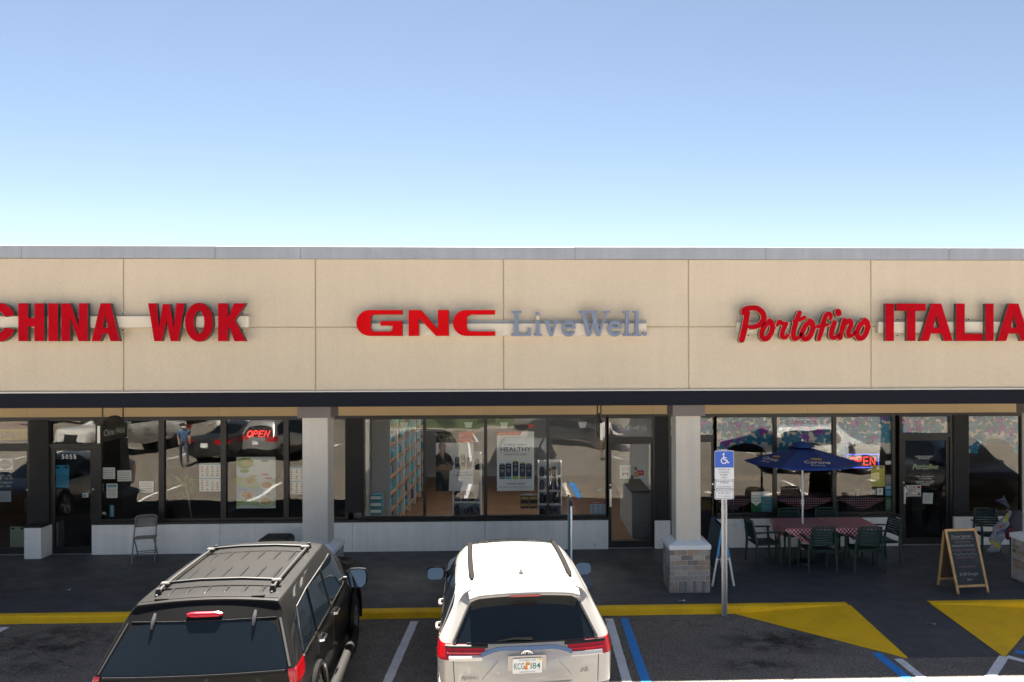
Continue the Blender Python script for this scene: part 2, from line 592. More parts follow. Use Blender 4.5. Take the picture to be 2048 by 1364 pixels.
# built-up ramp: dark slope, yellow flares
XL, XR = gz(1468, 1228).x, RX1 + (RX0 - gz(1468, 1228).x)
r = MB()
r.add([(RX0, Y_CURB + .17, Z_WALK + .001), (RX1, Y_CURB + .17, Z_WALK + .001), (RX1, RY, .004), (RX0, RY, .004), (RX0, Y_CURB + .17, -.02), (RX1, Y_CURB + .17, -.02), (RX1, RY, -.02), (RX0, RY, -.02)],
      [(0, 3, 2, 1), (4, 5, 6, 7), (0, 1, 5, 4), (2, 3, 7, 6), (1, 2, 6, 5), (3, 0, 4, 7)])
structure(r.build('ramp', m_walk))
for sgn, xa, xb in ((1, RX0, XL), (-1, RX1, XR)):
    fl = MB()
    n = 10
    rows = []
    for i in range(n + 1):
        t = i / n                                  # along the slope from ramp edge to the flare's foot line
        top = Vector((xa, Y_CURB - .002, Z_WALK + .003)).lerp(Vector((xa, RY - .02, .006)), t)
        bot = Vector((xb, Y_CURB - .012, .006)).lerp(Vector((xa - .03 * sgn, RY - .02, .006)), t)
        rows.append([top.lerp(bot, k / n) + Vector((0, 0, .006 * math.sin(6 * t + 4 * k / n) * (k / n) * (1 - k / n) * 4)) for k in range(n + 1)])
    fl.grid(rows)
    # skirt to the asphalt along the foot line
    o = structure(fl.build('ramp_flare', m_yel, smooth=True))

# ------------------------------------------------------------------ painted lines
def line(p0, p1, w, m_, z=.004):
    p0, p1 = Vector((p0[0], p0[1], z)), Vector((p1[0], p1[1], z))
    d = (p1 - p0).normalized(); s = Vector((d.y, -d.x, 0)) * w / 2
    q = MB()
    n = max(2, int((p1 - p0).length / .12))
    rnd = random.Random(int(p0.x * 31 + p0.y * 17))
    L, Rr = [], []
    for i in range(n + 1):
        c = p0.lerp(p1, i / n)
        L.append(c - s * (1 + rnd.uniform(-.08, .04))); Rr.append(c + s * (1 + rnd.uniform(-.08, .04)))
    q.grid([L, Rr])
    return structure(q.build('painted_line', m_, fix=False))
def pair(xw, ya, yb, off=0.235):
    line((xw, ya), (xw - .05, yb), .125, m_white)
    line((xw + off, ya), (xw + off - .05, yb), .125, m_blue)
xw = gz(1219, 1240).x
pair(xw, 12.36, 7.1)
xl = gz(828, 1245).x
for k in range(8):
    line((xl - 3.08 * k, 12.36), (xl - 3.08 * k - .04, 7.1), .125, m_white)
a0, a1 = gz(1752, 1306), gz(1832, 1364)
line((a0.x, a0.y), (a0.x + .06, 7.1), .13, m_blue)
a0 = gz(1796, 1318)
line((a0.x, a0.y), (a0.x + .05, 7.1), .12, m_white)
ap = gz(2010, 1314)
line((ap.x, ap.y + .02), (ap.x - 1.15, ap.y - 1.3), .12, m_white, .005)
line((ap.x + .02, ap.y), (ap.x + 1.1, ap.y - 1.3), .12, m_white, .0075)
ap = gz(2032, 1303)
line((ap.x, ap.y), (ap.x + .9, ap.y - .95), .13, m_blue)
for k in range(4):
    line((ap.x + 1.6 + 2.9 * k, 12.3), (ap.x + 1.6 + 2.9 * k, 7.1), .105, m_white)
# rows of stalls across the lot, behind the drone
for row, (ya, yb) in enumerate(((1.2, -3.9), (-3.9, -9.0), (-17.0, -22.0), (-22.0, -27))):
    for k in range(-7, 9):
        line((k * 2.95 + .8, ya), (k * 2.95 + .8 - .5, yb), .1, m_white)
line((-24, -3.9), (26, -3.9), .1, m_white, .008)
line((-24, -22), (26, -22), .1, m_white, .008)

# ================================================================== the building
BLD = thing('shopping_plaza', 'long flat beige shopping plaza with stucco fascia, columns and dark glass shopfronts', 'building', (0, 16, 0))
m_stucco = mat('beige_stucco', (0.55, 0.475, 0.375), 0.88, spec=0.25, var=0.05, vs=0.7, fine=0.06, bump=0.35, bs=190, streak=0.03)
m_cop = mat('grey_metal_coping', (0.29, 0.32, 0.375), 0.5, spec=0.4, var=0.07, vs=1.2, streak=0.08, fine=.04)
m_navy = mat('navy_band', (0.007, 0.009, 0.017), 0.6, spec=0.12, var=0.12, vs=2, fine=0.1)
m_tan = mat('tan_header', (0.52, 0.385, 0.22), 0.75, var=0.05, vs=1)
m_soff = mat('soffit_white', (0.86, 0.84, 0.80), 0.8)
m_trim = mat('pale_drip_edge', (0.62, 0.60, 0.57), 0.6)
m_dark = mat('dark_bronze_frame', (0.018, 0.016, 0.015), 0.42, spec=0.45, var=0.15, vs=4)
m_pil = mat('dark_pilaster', (0.016, 0.015, 0.016), 0.75, var=0.2, vs=4, fine=0.2, bump=0.4, bs=150)
m_knee = mat('white_low_wall', (0.86, 0.845, 0.81), 0.85, var=0.06, vs=0.9, fine=0.06, bump=0.25, bs=220, streak=0.07, wear=((.42, .40, .37), 4.0, .66))
m_col = mat('column_stucco', (0.55, 0.515, 0.46), 0.88, spec=0.25, var=0.05, vs=0.9, fine=0.07, bump=0.4, bs=200, streak=0.06)
m_cap = mat('column_capital', (0.17, 0.145, 0.145), 0.85, var=0.06, vs=2, bump=0.3, bs=220)
m_stone = mat('cast_stone_cap', (0.78, 0.80, 0.83), 0.8, var=0.06, vs=3, fine=0.06, bump=0.25, bs=150)
m_mortar = mat('mortar', (0.55, 0.53, 0.49), 0.95, fine=0.2, bump=0.5, bs=140)
m_roof = mat('roof_membrane', (0.55, 0.54, 0.52), 0.8)
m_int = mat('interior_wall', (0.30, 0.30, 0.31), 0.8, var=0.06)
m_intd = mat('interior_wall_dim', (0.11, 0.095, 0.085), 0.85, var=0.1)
m_flr = mat('brown_wood_floor', (0.13, 0.07, 0.04), 0.5, var=0.2, vs=4)
m_ceil = mat('ceiling_tile', (0.55, 0.55, 0.53), 0.9)
m_glass = glass_mat('shop_glass', (0.93, 0.93, 0.91), 0.037, wob=0.004)
m_glass_d = glass_mat('shop_glass_dark', (0.90, 0.90, 0.88), 0.037, wob=0.004)

# fascia panels, two rows, with recessed joints
jx = [ux(p, Y_FAS, 650) for p in (247, 631, 1007, 1377, 1742)]
step = (jx[-1] - jx[0]) / 4
edges = [jx[0] - step * k for k in range(5, 0, -1)] + jx + [jx[-1] + step * k for k in range(1, 7)]
Z_J, Z_FB, Z_FT = 4.575, 3.525, 5.70
bk = MB(); bk.box(edges[0], edges[-1], Y_FAS + .018, Y_FAS + .30, 3.52, 5.86); bk.build('fascia_backing', mat('joint_tan', (.46, .36, .23), .9), BLD)
for i in range(len(edges) - 1):
    for za, zb in ((Z_FB, Z_J), (Z_J, Z_FT)):
        q = MB(); q.box(edges[i] + .008, edges[i + 1] - .008, Y_FAS, Y_FAS + .05, za + .007, zb - .007)
        q.build('fascia_panel', m_stucco, BLD, bevel=.006)
rnd = random.Random(3)
ce = [edges[0]]
cs = [ux(p, Y_FAS - .05, 500) for p in (43, 430, 601, 1150, 1532, 1898)]
ce += [cs[0] - 3.3 * k for k in (3, 2, 1)] + cs + [cs[-1] + 3.3 * k for k in (1, 2, 3)] + [edges[-1]]
for i in range(len(ce) - 1):
    dz = rnd.uniform(-.003, .003)
    q = MB(); q.box(ce[i] + .0012, ce[i + 1] - .0012, Y_FAS - .05, Y_FAS + .55, 5.695 + dz, 5.90 + dz)
    q.build('coping', m_cop, BLD, bevel=.008)
q = MB(); q.box(edges[0], edges[-1], Y_FAS - .045, Y_FAS + .04, 3.508, 3.527); q.build('drip_edge', m_trim, BLD)
q = MB(); q.box(edges[0], edges[-1], Y_FAS - .03, Y_FAS + .35, Z_SOFFIT - .005, 3.507); q.build('fascia_band', m_navy, BLD, bevel=.006)
q = MB(); q.box(edges[0], edges[-1], Y_FAS + .352, Y_FRAME + .3, Z_SOFFIT + .01, Z_SOFFIT + .06); q.build('soffit', m_soff, BLD)
q = MB(); q.box(edges[0], edges[-1], Y_FAS + .31, 32, 5.2, 5.3); q.build('roof', m_roof, BLD)
q = MB(); q.box(edges[0], edges[-1], 31.7, 32, 0, 5.2); q.build('back_wall', m_int, BLD)
hx = [X0] + [ux(p, Y_FRAME, 820) for p in (57, 440, 705, 970, 1307, 1614, 1910)] + [X1]
for i in range(len(hx) - 1):
    q = MB(); q.box(hx[i] + .003, hx[i + 1] - .003, Y_FRAME - .03, Y_FRAME + .2, Z_HEAD, Z_SOFFIT + .008); q.build('header_panel', m_tan, BLD)
q = MB(); q.box(X0, X1, Y_FRAME - .004, Y_FRAME + .196, Z_HEAD - .05, Z_HEAD - .001); q.build('head_trim', m_dark, BLD)

# low walls under the windows, in panels
Z_KT = uz(1047, Y_WALL, 500)
def knee(pa, pb, name='low_wall', y0=Y_WALL, z1=None):
    q = MB(); q.box(ux(pa, y0, 1080) + .003, ux(pb, y0, 1080) - .003, y0, y0 + .28, Z_WALK - .02, z1 or Z_KT)
    return q.build(name, m_knee, BLD, bevel=.005)
for a, b in ((183, 440), (440, 705), (705, 970), (970, 1217), (1433, 1803), (1909, 2260)):
    knee(a, b)
def sill(pa, pb):
    q = MB(); q.box(ux(pa, Y_WALL, 1044), ux(pb, Y_WALL, 1044), Y_WALL - .012, Y_FRAME + .1, Z_KT + .001, Z_KT + .055)
    q.build('sill', m_dark, BLD, bevel=.004)
for a, b in ((186, 727), (727, 1216), (1433, 1800), (1909, 2260)):
    sill(a, b)
def pilaster(pa, pb, z0=.9):
    q = MB(); q.box(ux(pa, Y_FRAME), ux(pb, Y_FRAME), Y_FRAME - .02, Y_FRAME + .28, z0, Z_HEAD - .051)
    q.build('pilaster', m_pil, BLD)
pilaster(60, 98, .5); pilaster(692, 726); pilaster(1310, 1336, .6); pilaster(1906, 1936, .6)
for a, b, yy in ((48, 82, Y_WALL - .28), (1310, 1341, Y_WALL - .01)):       # stubs under the pilasters
    zt = uz(1056 if a < 100 else 1041, yy, a)
    q = MB(); q.box(ux(a, yy, 1080), ux(b, yy, 1080), yy, Y_FRAME + .25, Z_WALK - .02, zt); q.build('low_wall', m_knee, BLD, bevel=.005)
    q = MB(); q.box(ux(a, yy, 1080) - .008, ux(b, yy, 1080) + .008, yy - .008, Y_FRAME + .25, zt + .001, zt + .035); q.build('sill', m_dark, BLD)

# windows: frame with its panes
def window(pxs, py0, py1, mw=5.5, glassm=None):
    """pxs: pane edges [(left, right), ...] in photo pixels on the frame plane."""
    z1, z0 = uz(py0, Y_FRAME, 1053), uz(py1, Y_FRAME, 1053)
    z1, z0 = Z_HEAD - .052, Z_KT + .057
    f = MB()
    xs = [(ux(a, Y_FRAME), ux(b, Y_FRAME)) for a, b in pxs]
    L, Rr = xs[0][0] - .06, xs[-1][1] + .06
    f.box(L, Rr, Y_FRAME, Y_FRAME + .1, z1 - .03, z1)
    f.box(L, Rr, Y_FRAME, Y_FRAME + .1, z0, z0 + .045)
    f.box(L, xs[0][0], Y_FRAME, Y_FRAME + .1, z0 + .046, z1 - .031)
    f.box(xs[-1][1], Rr, Y_FRAME, Y_FRAME + .1, z0 + .046, z1 - .031)
    for (a, b), (c, d) in zip(xs[:-1], xs[1:]):
        f.box(b, c, Y_FRAME, Y_FRAME + .1, z0 + .046, z1 - .031)
    w = f.build('window', m_dark, BLD)
    for a, b in xs:
        p = MB(); p.box(a - .012, b + .012, Y_GLASS, Y_GLASS + .006, z0 + .03, z1 - .02)
        p.build('pane', glassm or m_glass, w)
    return w
window([(202, 317), (328, 441), (452, 567), (577, 690)], 836, 1036, glassm=m_glass_d)
window([(728, 846), (851, 968), (974, 1093), (1098, 1211)], 830, 1030)
window([(1434, 1547), (1554, 1666), (1673, 1785)], 826, 1023)
window([(1938, 2042), (2048, 2160), (2166, 2270)], 826, 1023, glassm=m_glass_d)

m_alu = mat('brushed_aluminium', (.55, .55, .54), .35, metal=.9)
def door(pa, pb, ga, gb, side, transom=(836, 882), glassm=None, pull='bar', open_=0.0):
    """Glazed door with a transom; ga-gb are the glass edges in photo pixels."""
    x0, x1 = ux(pa, Y_FRAME), ux(pb, Y_FRAME)
    g0, g1 = ux(ga, Y_FRAME), ux(gb, Y_FRAME)
    zt0, zt1 = uz(transom[1], Y_FRAME), uz(transom[0], Y_FRAME)
    zt1 = Z_HEAD - .085
    zd = zt0 - .07
    f = MB(); y0, y1 = Y_FRAME, Y_FRAME + .12
    f.box(x0, x0 + .05, y0, y1, Z_WALK, Z_HEAD - .052); f.box(x1 - .05, x1, y0, y1, Z_WALK, Z_HEAD - .052)
    f.box(x0 + .051, x1 - .051, y0, y1, zt1, Z_HEAD - .052); f.box(x0 + .051, x1 - .051, y0, y1, zd, zt0)
    d = f.build('door', m_dark, BLD)
    t = MB(); t.box(x0 + .052, x1 - .052, Y_GLASS + .02, Y_GLASS + .026, zt0 - .01, zt1 + .01); t.build('transom_pane', glassm or m_glass, d)
    lf = MB()
    zb = Z_WALK + .012
    lf.box(x0 + .055, g0, y0 + .03, y0 + .075, zb, zd - .006); lf.box(g1, x1 - .055, y0 + .03, y0 + .075, zb, zd - .006)
    lf.box(g0 + .001, g1 - .001, y0 + .03, y0 + .075, zd - .075, zd - .006); lf.box(g0 + .001, g1 - .001, y0 + .03, y0 + .075, zb, zb + .13)
    lf.build('door_leaf', m_dark, d)
    p = MB(); p.box(g0 - .01, g1 + .01, y0 + .05, y0 + .056, zb + .12, zd - .07); p.build('pane', glassm or m_glass, d)
    hx_ = (g1 + x1 - .055) / 2 if side > 0 else (g0 + x0 + .055) / 2
    h = MB()
    if pull == 'bar':
        h.tube([(hx_, y0 + .03, .96), (hx_, y0 - .03, .97), (hx_, y0 - .035, 1.02), (hx_, y0 - .035, 1.22), (hx_, y0 - .03, 1.27), (hx_, y0 + .03, 1.28)], .011)
    else:
        h.box(hx_ - .02, hx_ + .02, y0 - .03, y0 + .01, .98, 1.34)
    h.build('door_handle', m_alu if pull != 'bar' else m_dark, d, smooth=True)
    k = MB(); k.cyl((hx_, y0 + .03, 1.42), (hx_, y0 + .015, 1.42), .018, n=14); k.build('lock', m_alu, d)
    th = MB(); th.box(x0 + .052, x1 - .052, y0 - .03, y0 + .14, Z_WALK, Z_WALK + .012); th.build('threshold', m_alu, d)
    return d
door(-52, 60, -40, 52, 1, (833, 882), m_glass_d)
door(92, 196, 108, 179, 1, (836, 882), m_glass_d)
door(1213, 1310, 1223, 1302, -1, (829, 876), m_glass, pull='plate')
door(1337, 1433, 1350, 1424, 1, (829, 873), m_glass)
door(1799, 1905, 1812, 1894, -1, (827, 872), m_glass_d, pull='plate')

# interiors: floors, ceilings, partitions
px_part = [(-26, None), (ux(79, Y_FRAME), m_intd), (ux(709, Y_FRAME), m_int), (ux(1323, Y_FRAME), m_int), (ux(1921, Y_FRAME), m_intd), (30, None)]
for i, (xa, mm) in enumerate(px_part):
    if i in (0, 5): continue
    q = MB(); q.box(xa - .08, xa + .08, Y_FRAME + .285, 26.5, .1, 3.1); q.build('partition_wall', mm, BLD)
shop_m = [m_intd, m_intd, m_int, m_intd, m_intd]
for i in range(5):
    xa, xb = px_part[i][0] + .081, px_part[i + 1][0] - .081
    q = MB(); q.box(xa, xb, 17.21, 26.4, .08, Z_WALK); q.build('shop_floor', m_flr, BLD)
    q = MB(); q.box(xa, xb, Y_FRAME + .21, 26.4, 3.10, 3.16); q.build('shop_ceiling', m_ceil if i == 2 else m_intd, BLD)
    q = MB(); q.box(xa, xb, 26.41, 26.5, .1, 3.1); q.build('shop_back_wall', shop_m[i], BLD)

# columns on brick pedestals
brick_mats = [mat('brick_' + n, c, .9, var=.2, vs=18, fine=.15, bump=.5, bs=90) for n, c in
              (('grey', (.32, .295, .28)), ('brown', (.31, .245, .20)), ('dark', (.21, .19, .185)), ('pale', (.42, .385, .35)), ('rust', (.34, .245, .175)))]
def brick_mesh(w, h, d, mm):
    q = MB(); q.box(-w / 2, w / 2, -d / 2, d / 2, -h / 2, h / 2)
    me = q.mesh('brick', mm)
    bm = bmesh.new(); bm.from_mesh(me)
    bmesh.ops.bevel(bm, geom=bm.edges[:], offset=.006, segments=1, affect='EDGES')
    bm.to_mesh(me); bm.free()
    return me
_bm = {}
def brick(parent, w, h, d, loc, rz, mi):
    k = (round(w, 3), round(h, 3), mi)
    if k not in _bm: _bm[k] = brick_mesh(w, h, d, brick_mats[mi])
    o = bpy.data.objects.new('brick', _bm[k]); COL.objects.link(o)
    o.parent = parent; o.location = loc; o.rotation_euler = (0, 0, rz)
cx1, cx2 = (ux(605.5, 13.40) + ux(655, 13.40)) / 2, (ux(1351, 13.40) + ux(1401.5, 13.40)) / 2
sp = cx2 - cx1
def column(cx, rs):
    rnd = random.Random(rs)
    yb0 = 13.26; hw = .345; sh = .21; cy = yb0 + hw
    zb = .836
    q = MB(); q.box(cx - sh, cx + sh, cy - sh, cy + sh, zb + .1, 3.08)
    c = q.build('column', m_col, BLD, bevel=.008)
    q = MB(); q.box(cx - .275, cx + .275, cy - .275, cy + .275, 3.072, Z_SOFFIT + .01); q.build('capital', m_cap, c, bevel=.006)
    q = MB()
    e = .012
    q.box(cx - hw - e, cx + hw + e, cy - hw - e, cy + hw + e, zb, zb + .075)
    a, b = hw + e, sh + .012
    z0, z1 = zb + .0755, zb + .125
    q.add([(cx + sx * a, cy + sy * a, z0) for sx, sy in ((-1, -1), (1, -1), (1, 1), (-1, 1))] + [(cx + sx * b, cy + sy * b, z1) for sx, sy in ((-1, -1), (1, -1), (1, 1), (-1, 1))],
          [(0, 1, 5, 4), (1, 2, 6, 5), (2, 3, 7, 6), (3, 0, 4, 7), (4, 5, 6, 7), (3, 2, 1, 0)])
    q.build('pedestal_cap', m_stone, c, bevel=.006)
    q = MB(); q.box(cx - hw + .012, cx + hw - .012, cy - hw + .012, cy + hw - .012, Z_WALK - .03, zb - .001); q.build('pedestal_core', m_mortar, c)
    # courses: soldier course at the foot, then running bond
    zc = Z_WALK + .002
    sol_h = .195
    rows_h = [.0735] * 6
    gap = .0105
    faces = [((0, -1), 0), ((1, 0), R(90)), ((-1, 0), R(-90))]
    d = .05
    for (nx, ny), rz in faces:
        def pos(t, z):
            if ny: return (cx + t, cy - hw + d / 2 + 0.0, z)
            return (cx + nx * (hw - d / 2), cy + t * nx, z)
        n = 9
        sw = (2 * hw - .001) / n
        tt = -hw + (0 if ny else d)
        span = 2 * hw - (0 if ny else d)
        n = 9 if ny else 8
        sw = span / n
        for i in range(n):
            brick(c, sw - gap, sol_h - gap, d, pos(tt + sw * (i + .5), zc + sol_h / 2), rz, rnd.choice([0, 0, 1, 3, 3, 2]))
        z = zc + sol_h
        rh = (zb - .004 - z) / 6
        for r_ in range(6):
            bw = .2
            cuts = [0]
            x = bw * (.5 if r_ % 2 else 1) * rnd.uniform(.9, 1.05)
            while x < span - .06:
                cuts.append(x); x += bw
            cuts.append(span)
            for a_, b_ in zip(cuts[:-1], cuts[1:]):
                brick(c, round(b_ - a_ - gap, 2), rh - gap, d, pos(tt + (a_ + b_) / 2, z + rh / 2), rz, rnd.choice([0, 0, 0, 1, 1, 2, 3, 4]))
            z += rh
    return c
for k, x in enumerate((cx1 - sp, cx1, cx2, cx2 + sp)):
    column(x, 11 + k)
# ================================================================== channel letter signs on the fascia
m_red = mat('red_acrylic', (0.38, 0.002, 0.010), 0.6, spec=.04, var=0.18, vs=2.2, rvar=.12)
m_redg = mat('bright_red_acrylic', (0.52, 0.003, 0.006), 0.6, spec=.04, var=0.10, vs=3)
m_ret = mat('dark_bronze_return', (0.075, 0.065, 0.055), 0.55)
m_gold = mat('pale_gold_trim', (0.5, 0.4, 0.25), 0.5)
m_slate = mat('slate_blue_letter', (0.15, 0.19, 0.29), 0.5, var=.06)
m_slate_r = mat('slate_dark_return', (0.06, 0.07, 0.10), 0.5)
m_race = mat('cream_raceway', (0.60, 0.54, 0.45), 0.65, var=.06, vs=2)
m_steel = mat('galvanised_steel', (0.33, 0.35, 0.38), 0.42, metal=.75, var=.12, vs=8)
m_blk = mat('black_plastic', (0.012, 0.012, 0.013), 0.45)
YL = 13.02                                            # front of the letters
def w2(px, py, Y=YL):
    p = at(px, py, Y); return (p.x, p.z)
def solid(parent, splines, depth, mats, name='letter', Y=YL):
    """Outline rings (x, z) extruded back from the plane Y; the front takes mats[0], the returns mats[1]."""
    me = curve_mesh(splines, depth)
    return place(me, name, mats, parent, (0, Y + depth / 2, 0), XA, ZA, two=True)
def glyph(ch, x0, x1, yt, yb, s, bar=None):
    """Heavy grotesque capital in photo pixels: list of rings; s = stem width."""
    b = bar or s * .9
    w, h = x1 - x0, yb - yt
    mid = (yt + yb) / 2
    P = []
    if ch == 'I': P = [[(x0, yt), (x1, yt), (x1, yb), (x0, yb)]]
    if ch == 'H':
        P = [[(x0, yt), (x0 + s, yt), (x0 + s, mid - b / 2), (x1 - s, mid - b / 2), (x1 - s, yt), (x1, yt), (x1, yb), (x1 - s, yb), (x1 - s, mid + b / 2), (x0 + s, mid + b / 2), (x0 + s, yb), (x0, yb)]]
    if ch == 'N':
        k = s * 1.02
        P = [[(x0, yt), (x0 + k, yt), (x1 - s, yb - h * .36), (x1 - s, yt), (x1, yt), (x1, yb), (x1 - k, yb), (x0 + s, yt + h * .36), (x0 + s, yb), (x0, yb)]]
    if ch == 'A':
        c = (x0 + x1) / 2; a = s * .56
        P = [[(c - a, yt), (c + a, yt), (x1, yb), (x1 - s * 1.02, yb), (x1 - s * 1.3, yb - h * .2), (x0 + s * 1.3, yb - h * .2), (x0 + s * 1.02, yb), (x0, yb)],
             [(c, yt + h * .30), (c + w * .095, yb - h * .36), (c - w * .095, yb - h * .36)]]
    if ch == 'T':
        c = (x0 + x1) / 2
        P = [[(x0, yt), (x1, yt), (x1, yt + b), (c + s / 2, yt + b), (c + s / 2, yb), (c - s / 2, yb), (c - s / 2, yt + b), (x0, yt + b)]]
    if ch == 'L':
        P = [[(x0, yt), (x0 + s, yt), (x0 + s, yb - b), (x1, yb - b), (x1, yb), (x0, yb)]]
    if ch == 'W':
        k = s * .95; c = (x0 + x1) / 2
        P = [[(x0, yt), (x0 + k, yt), (x0 + w * .30, yb - h * .34), (c - k * .42, yt + h * .02), (c + k * .42, yt + h * .02), (x1 - w * .30, yb - h * .34), (x1 - k, yt), (x1, yt), (x1 - w * .17, yb), (x1 - w * .38, yb), (c, yt + h * .44), (x0 + w * .38, yb), (x0 + w * .17, yb)]]
    if ch == 'K':
        P = [[(x0, yt), (x0 + s, yt), (x0 + s, yt + h * .40), (x1 - s * 1.25, yt), (x1, yt), (x0 + w * .60, mid - h * .06), (x1, yb), (x1 - s * 1.2, yb), (x0 + w * .40, mid + h * .12), (x0 + s, mid + h * .22), (x0 + s, yb), (x0, yb)]]
    if ch == 'O':
        cx, rx, ry = (x0 + x1) / 2, w / 2, h / 2 + 1.2
        P = [arc(cx, mid, rx, ry, 0, 350, 35), arc(cx, mid, rx - s, ry - s * .92, 0, 350, 30)]
    if ch == 'C':
        cx, rx, ry = (x0 + x1) / 2, w / 2, h / 2 + 1.2
        o = arc(cx, mid, rx, ry, 22, 338, 34); i_ = arc(cx, mid, rx - s, ry - s * .92, 330, 30, 26)
        P = [o + i_]
    return P
def raceway(parent, pa, pb, ya, yb, y0=13.105):
    q = MB()
    a, b = w2(pa, yb, y0), w2(pb, ya, y0)
    q.box(a[0], b[0], y0, Y_FAS - .002, a[1], b[1]); q.build('raceway', m_race, parent, bevel=.004)
def brackets(parent, pxs, pys):
    for px in pxs:
        for py in pys:
            a = w2(px, py, Y_FAS)
            q = MB(); q.box(a[0] - .03, a[0] + .03, Y_FAS - .012, Y_FAS + .002, a[1] - .03, a[1] + .03)
            q.cyl((a[0], Y_FAS - .02, a[1]), (a[0], Y_FAS - .01, a[1]), .014, n=8, mi=1)
            q.build('bracket', [m_race, m_blk], parent)
def sign(label, loc):
    return thing('channel_letter_sign', label, 'sign', loc)
tr = lambda P: [[w2(*p) for p in ring] for ring in P]
S1 = sign('dull red heavy block letters in two words on a cream raceway', at(240, 645, YL))
raceway(S1, -40, 497, 632, 655.5)
brackets(S1, (247, 486), (627, 660)); brackets(S1, (1,), (627, 660))
for ch, a, b in (('C', -38, 31), ('H', 36.5, 88), ('I', 96.5, 115.5), ('N', 122.5, 175), ('A', 183, 239), ('W', 296, 369), ('O', 370, 426), ('K', 436, 492)):
    solid(S1, tr(glyph(ch, a, b, 606.5, 682.3, 19.3 if ch not in 'NWAO' else 17.5)), .085, [m_red, m_ret])
S3 = sign('red block letters ITALIA with dark sides beside the script sign', at(1900, 645, YL))
raceway(S3, 1757, 2090, 643, 666)
brackets(S3, (1794, 1936), (639, 671))
for ch, a, b in (('I', 1771, 1788), ('T', 1793.5, 1851.5), ('A', 1840, 1906), ('L', 1912.5, 1965.5), ('I', 1971.3, 1987.5), ('A', 1995, 2060)):
    solid(S3, tr(glyph(ch, a, b, 607, 682, 17.2, 14.5)), .085, [m_red, m_ret])

# middle sign: wide rounded G N C and small serif letters
S2 = sign('wide rounded bright red letters with small slate blue serif letters on one raceway', at(1003, 645, YL))
raceway(S2, 727, 1293, 646.5, 672)
q = MB(); a, b = w2(727, 647, 13.19), w2(1293, 640.5, 13.19)
q.box(a[0], b[0], 13.19, Y_FAS - .002, a[1], b[1]); q.build('flange', mat('grey_flange', (.33, .34, .36), .5, metal=.4), S2)
cz = lambda x, y: (680 + x / 3.0118, 540 + y / 3.0118)
G = [(375, 241)] + arc(178, 319, 80, 78, 270, 90, 18)[::1] + [(375, 397), (375, 307), (243, 307), (243, 335), (316, 335)] + arc(296, 350, 21, 20, 0, 90, 5) + arc(207, 346, 22, 24, 90, 180, 5) + arc(207, 292, 22, 24, 180, 270, 5) + [(375, 268)]
N_ = [(413, 241), (487, 241), (590, 356), (590, 241), (655, 241), (655, 397), (578, 397), (475, 288), (475, 397), (413, 397)]
C_ = [(934, 241)] + arc(760, 319, 80, 78, 270, 90, 18) + [(934, 397), (934, 370)] + arc(798, 346, 34, 24, 90, 180, 6) + arc(798, 292, 34, 24, 180, 270, 6) + [(934, 268)]
m_gray_r = mat('charcoal_return', (.05, .035, .04), .5)
for P in (G, N_, C_):
    solid(S2, [[w2(*cz(*p)) for p in P]], .08, [m_redg, m_gray_r])
def ser(strokes, polys):
    """Serif letter: straight pieces as bars (x0, y0, x1, y1, width) and boxes, merged by a field."""
    def fn(X, Y):
        F = np.full(X.shape, 1e9)
        for (x0, y0, x1, y1, wd) in strokes:
            dx, dy = x1 - x0, y1 - y0; L = math.hypot(dx, dy)
            t = ((X - x0) * dx + (Y - y0) * dy) / L
            dd = np.abs((X - x0) * dy - (Y - y0) * dx) / L - wd / 2
            F = np.minimum(F, np.maximum(dd, np.maximum(-t, t - L)))
        for (a, b, c, d) in polys:
            F = np.minimum(F, np.maximum(np.maximum(a - X, X - b), np.maximum(c - Y, Y - d)))
        return F
    return fn
def ring(cx, cy, rx, ry, wd):
    def fn(X, Y):
        k = np.hypot((X - cx) / rx, (Y - cy) / ry)
        return np.abs((k - 1) * min(rx, ry)) - wd / 2
    return fn
def ef(cx):
    r0 = ring(cx, 352, 33, 38, 19)
    def fn(X, Y):
        F = r0(X, Y)
        gap = np.maximum(np.maximum(cx - X, Y - 368), 352 - Y)            # opening on the right, below the bar
        F = np.maximum(F, -gap)
        barf = np.maximum(np.maximum(cx - 33 - X, X - cx - 42), np.abs(Y - 346) - 6)
        return np.minimum(F, barf)
    return fn
word = [
    (ser([(1062, 250, 1062, 392, 27)], [(1031, 1094, 245, 257), (1030, 1146, 385, 398), (1132, 1148, 346, 398)]), 1020, 1160),
    (ser([(1192, 310, 1192, 392, 21)], [(1170, 1202, 309, 321), (1168, 1216, 386, 398)]), 1155, 1230),
    (ser([(1246, 312, 1274, 398, 20), (1304, 312, 1274, 398, 12)], [(1228, 1268, 308, 319), (1288, 1320, 308, 319)]), 1215, 1330),
    (ef(1378), 1325, 1430),
    (ser([(1462, 250, 1502, 398, 25), (1548, 262, 1502, 398, 13), (1522, 250, 1560, 398, 25), (1606, 250, 1560, 398, 13)], [(1437, 1552, 245, 257), (1584, 1628, 245, 257)]), 1425, 1640),
    (ef(1656), 1603, 1708),
    (ser([(1730, 250, 1730, 392, 21)], [(1704, 1741, 245, 256), (1706, 1755, 386, 398)]), 1695, 1765),
    (ser([(1789, 250, 1789, 392, 21)], [(1763, 1800, 245, 256), (1764, 1814, 386, 398)]), 1755, 1825),
    (lambda X, Y: np.hypot(X - 1838, Y - 384) - 13, 1815, 1860),
    (lambda X, Y: np.hypot(X - 1190, Y - 262) - 12.5, 1170, 1212)]
for fn, xa, xb in word:
    rings = contours(fn, xa, xb, 235, 412, 60)
    solid(S2, [[w2(*cz(*p)) for p in rg] for rg in rings], .05, [m_slate, m_slate_r], Y=13.04)
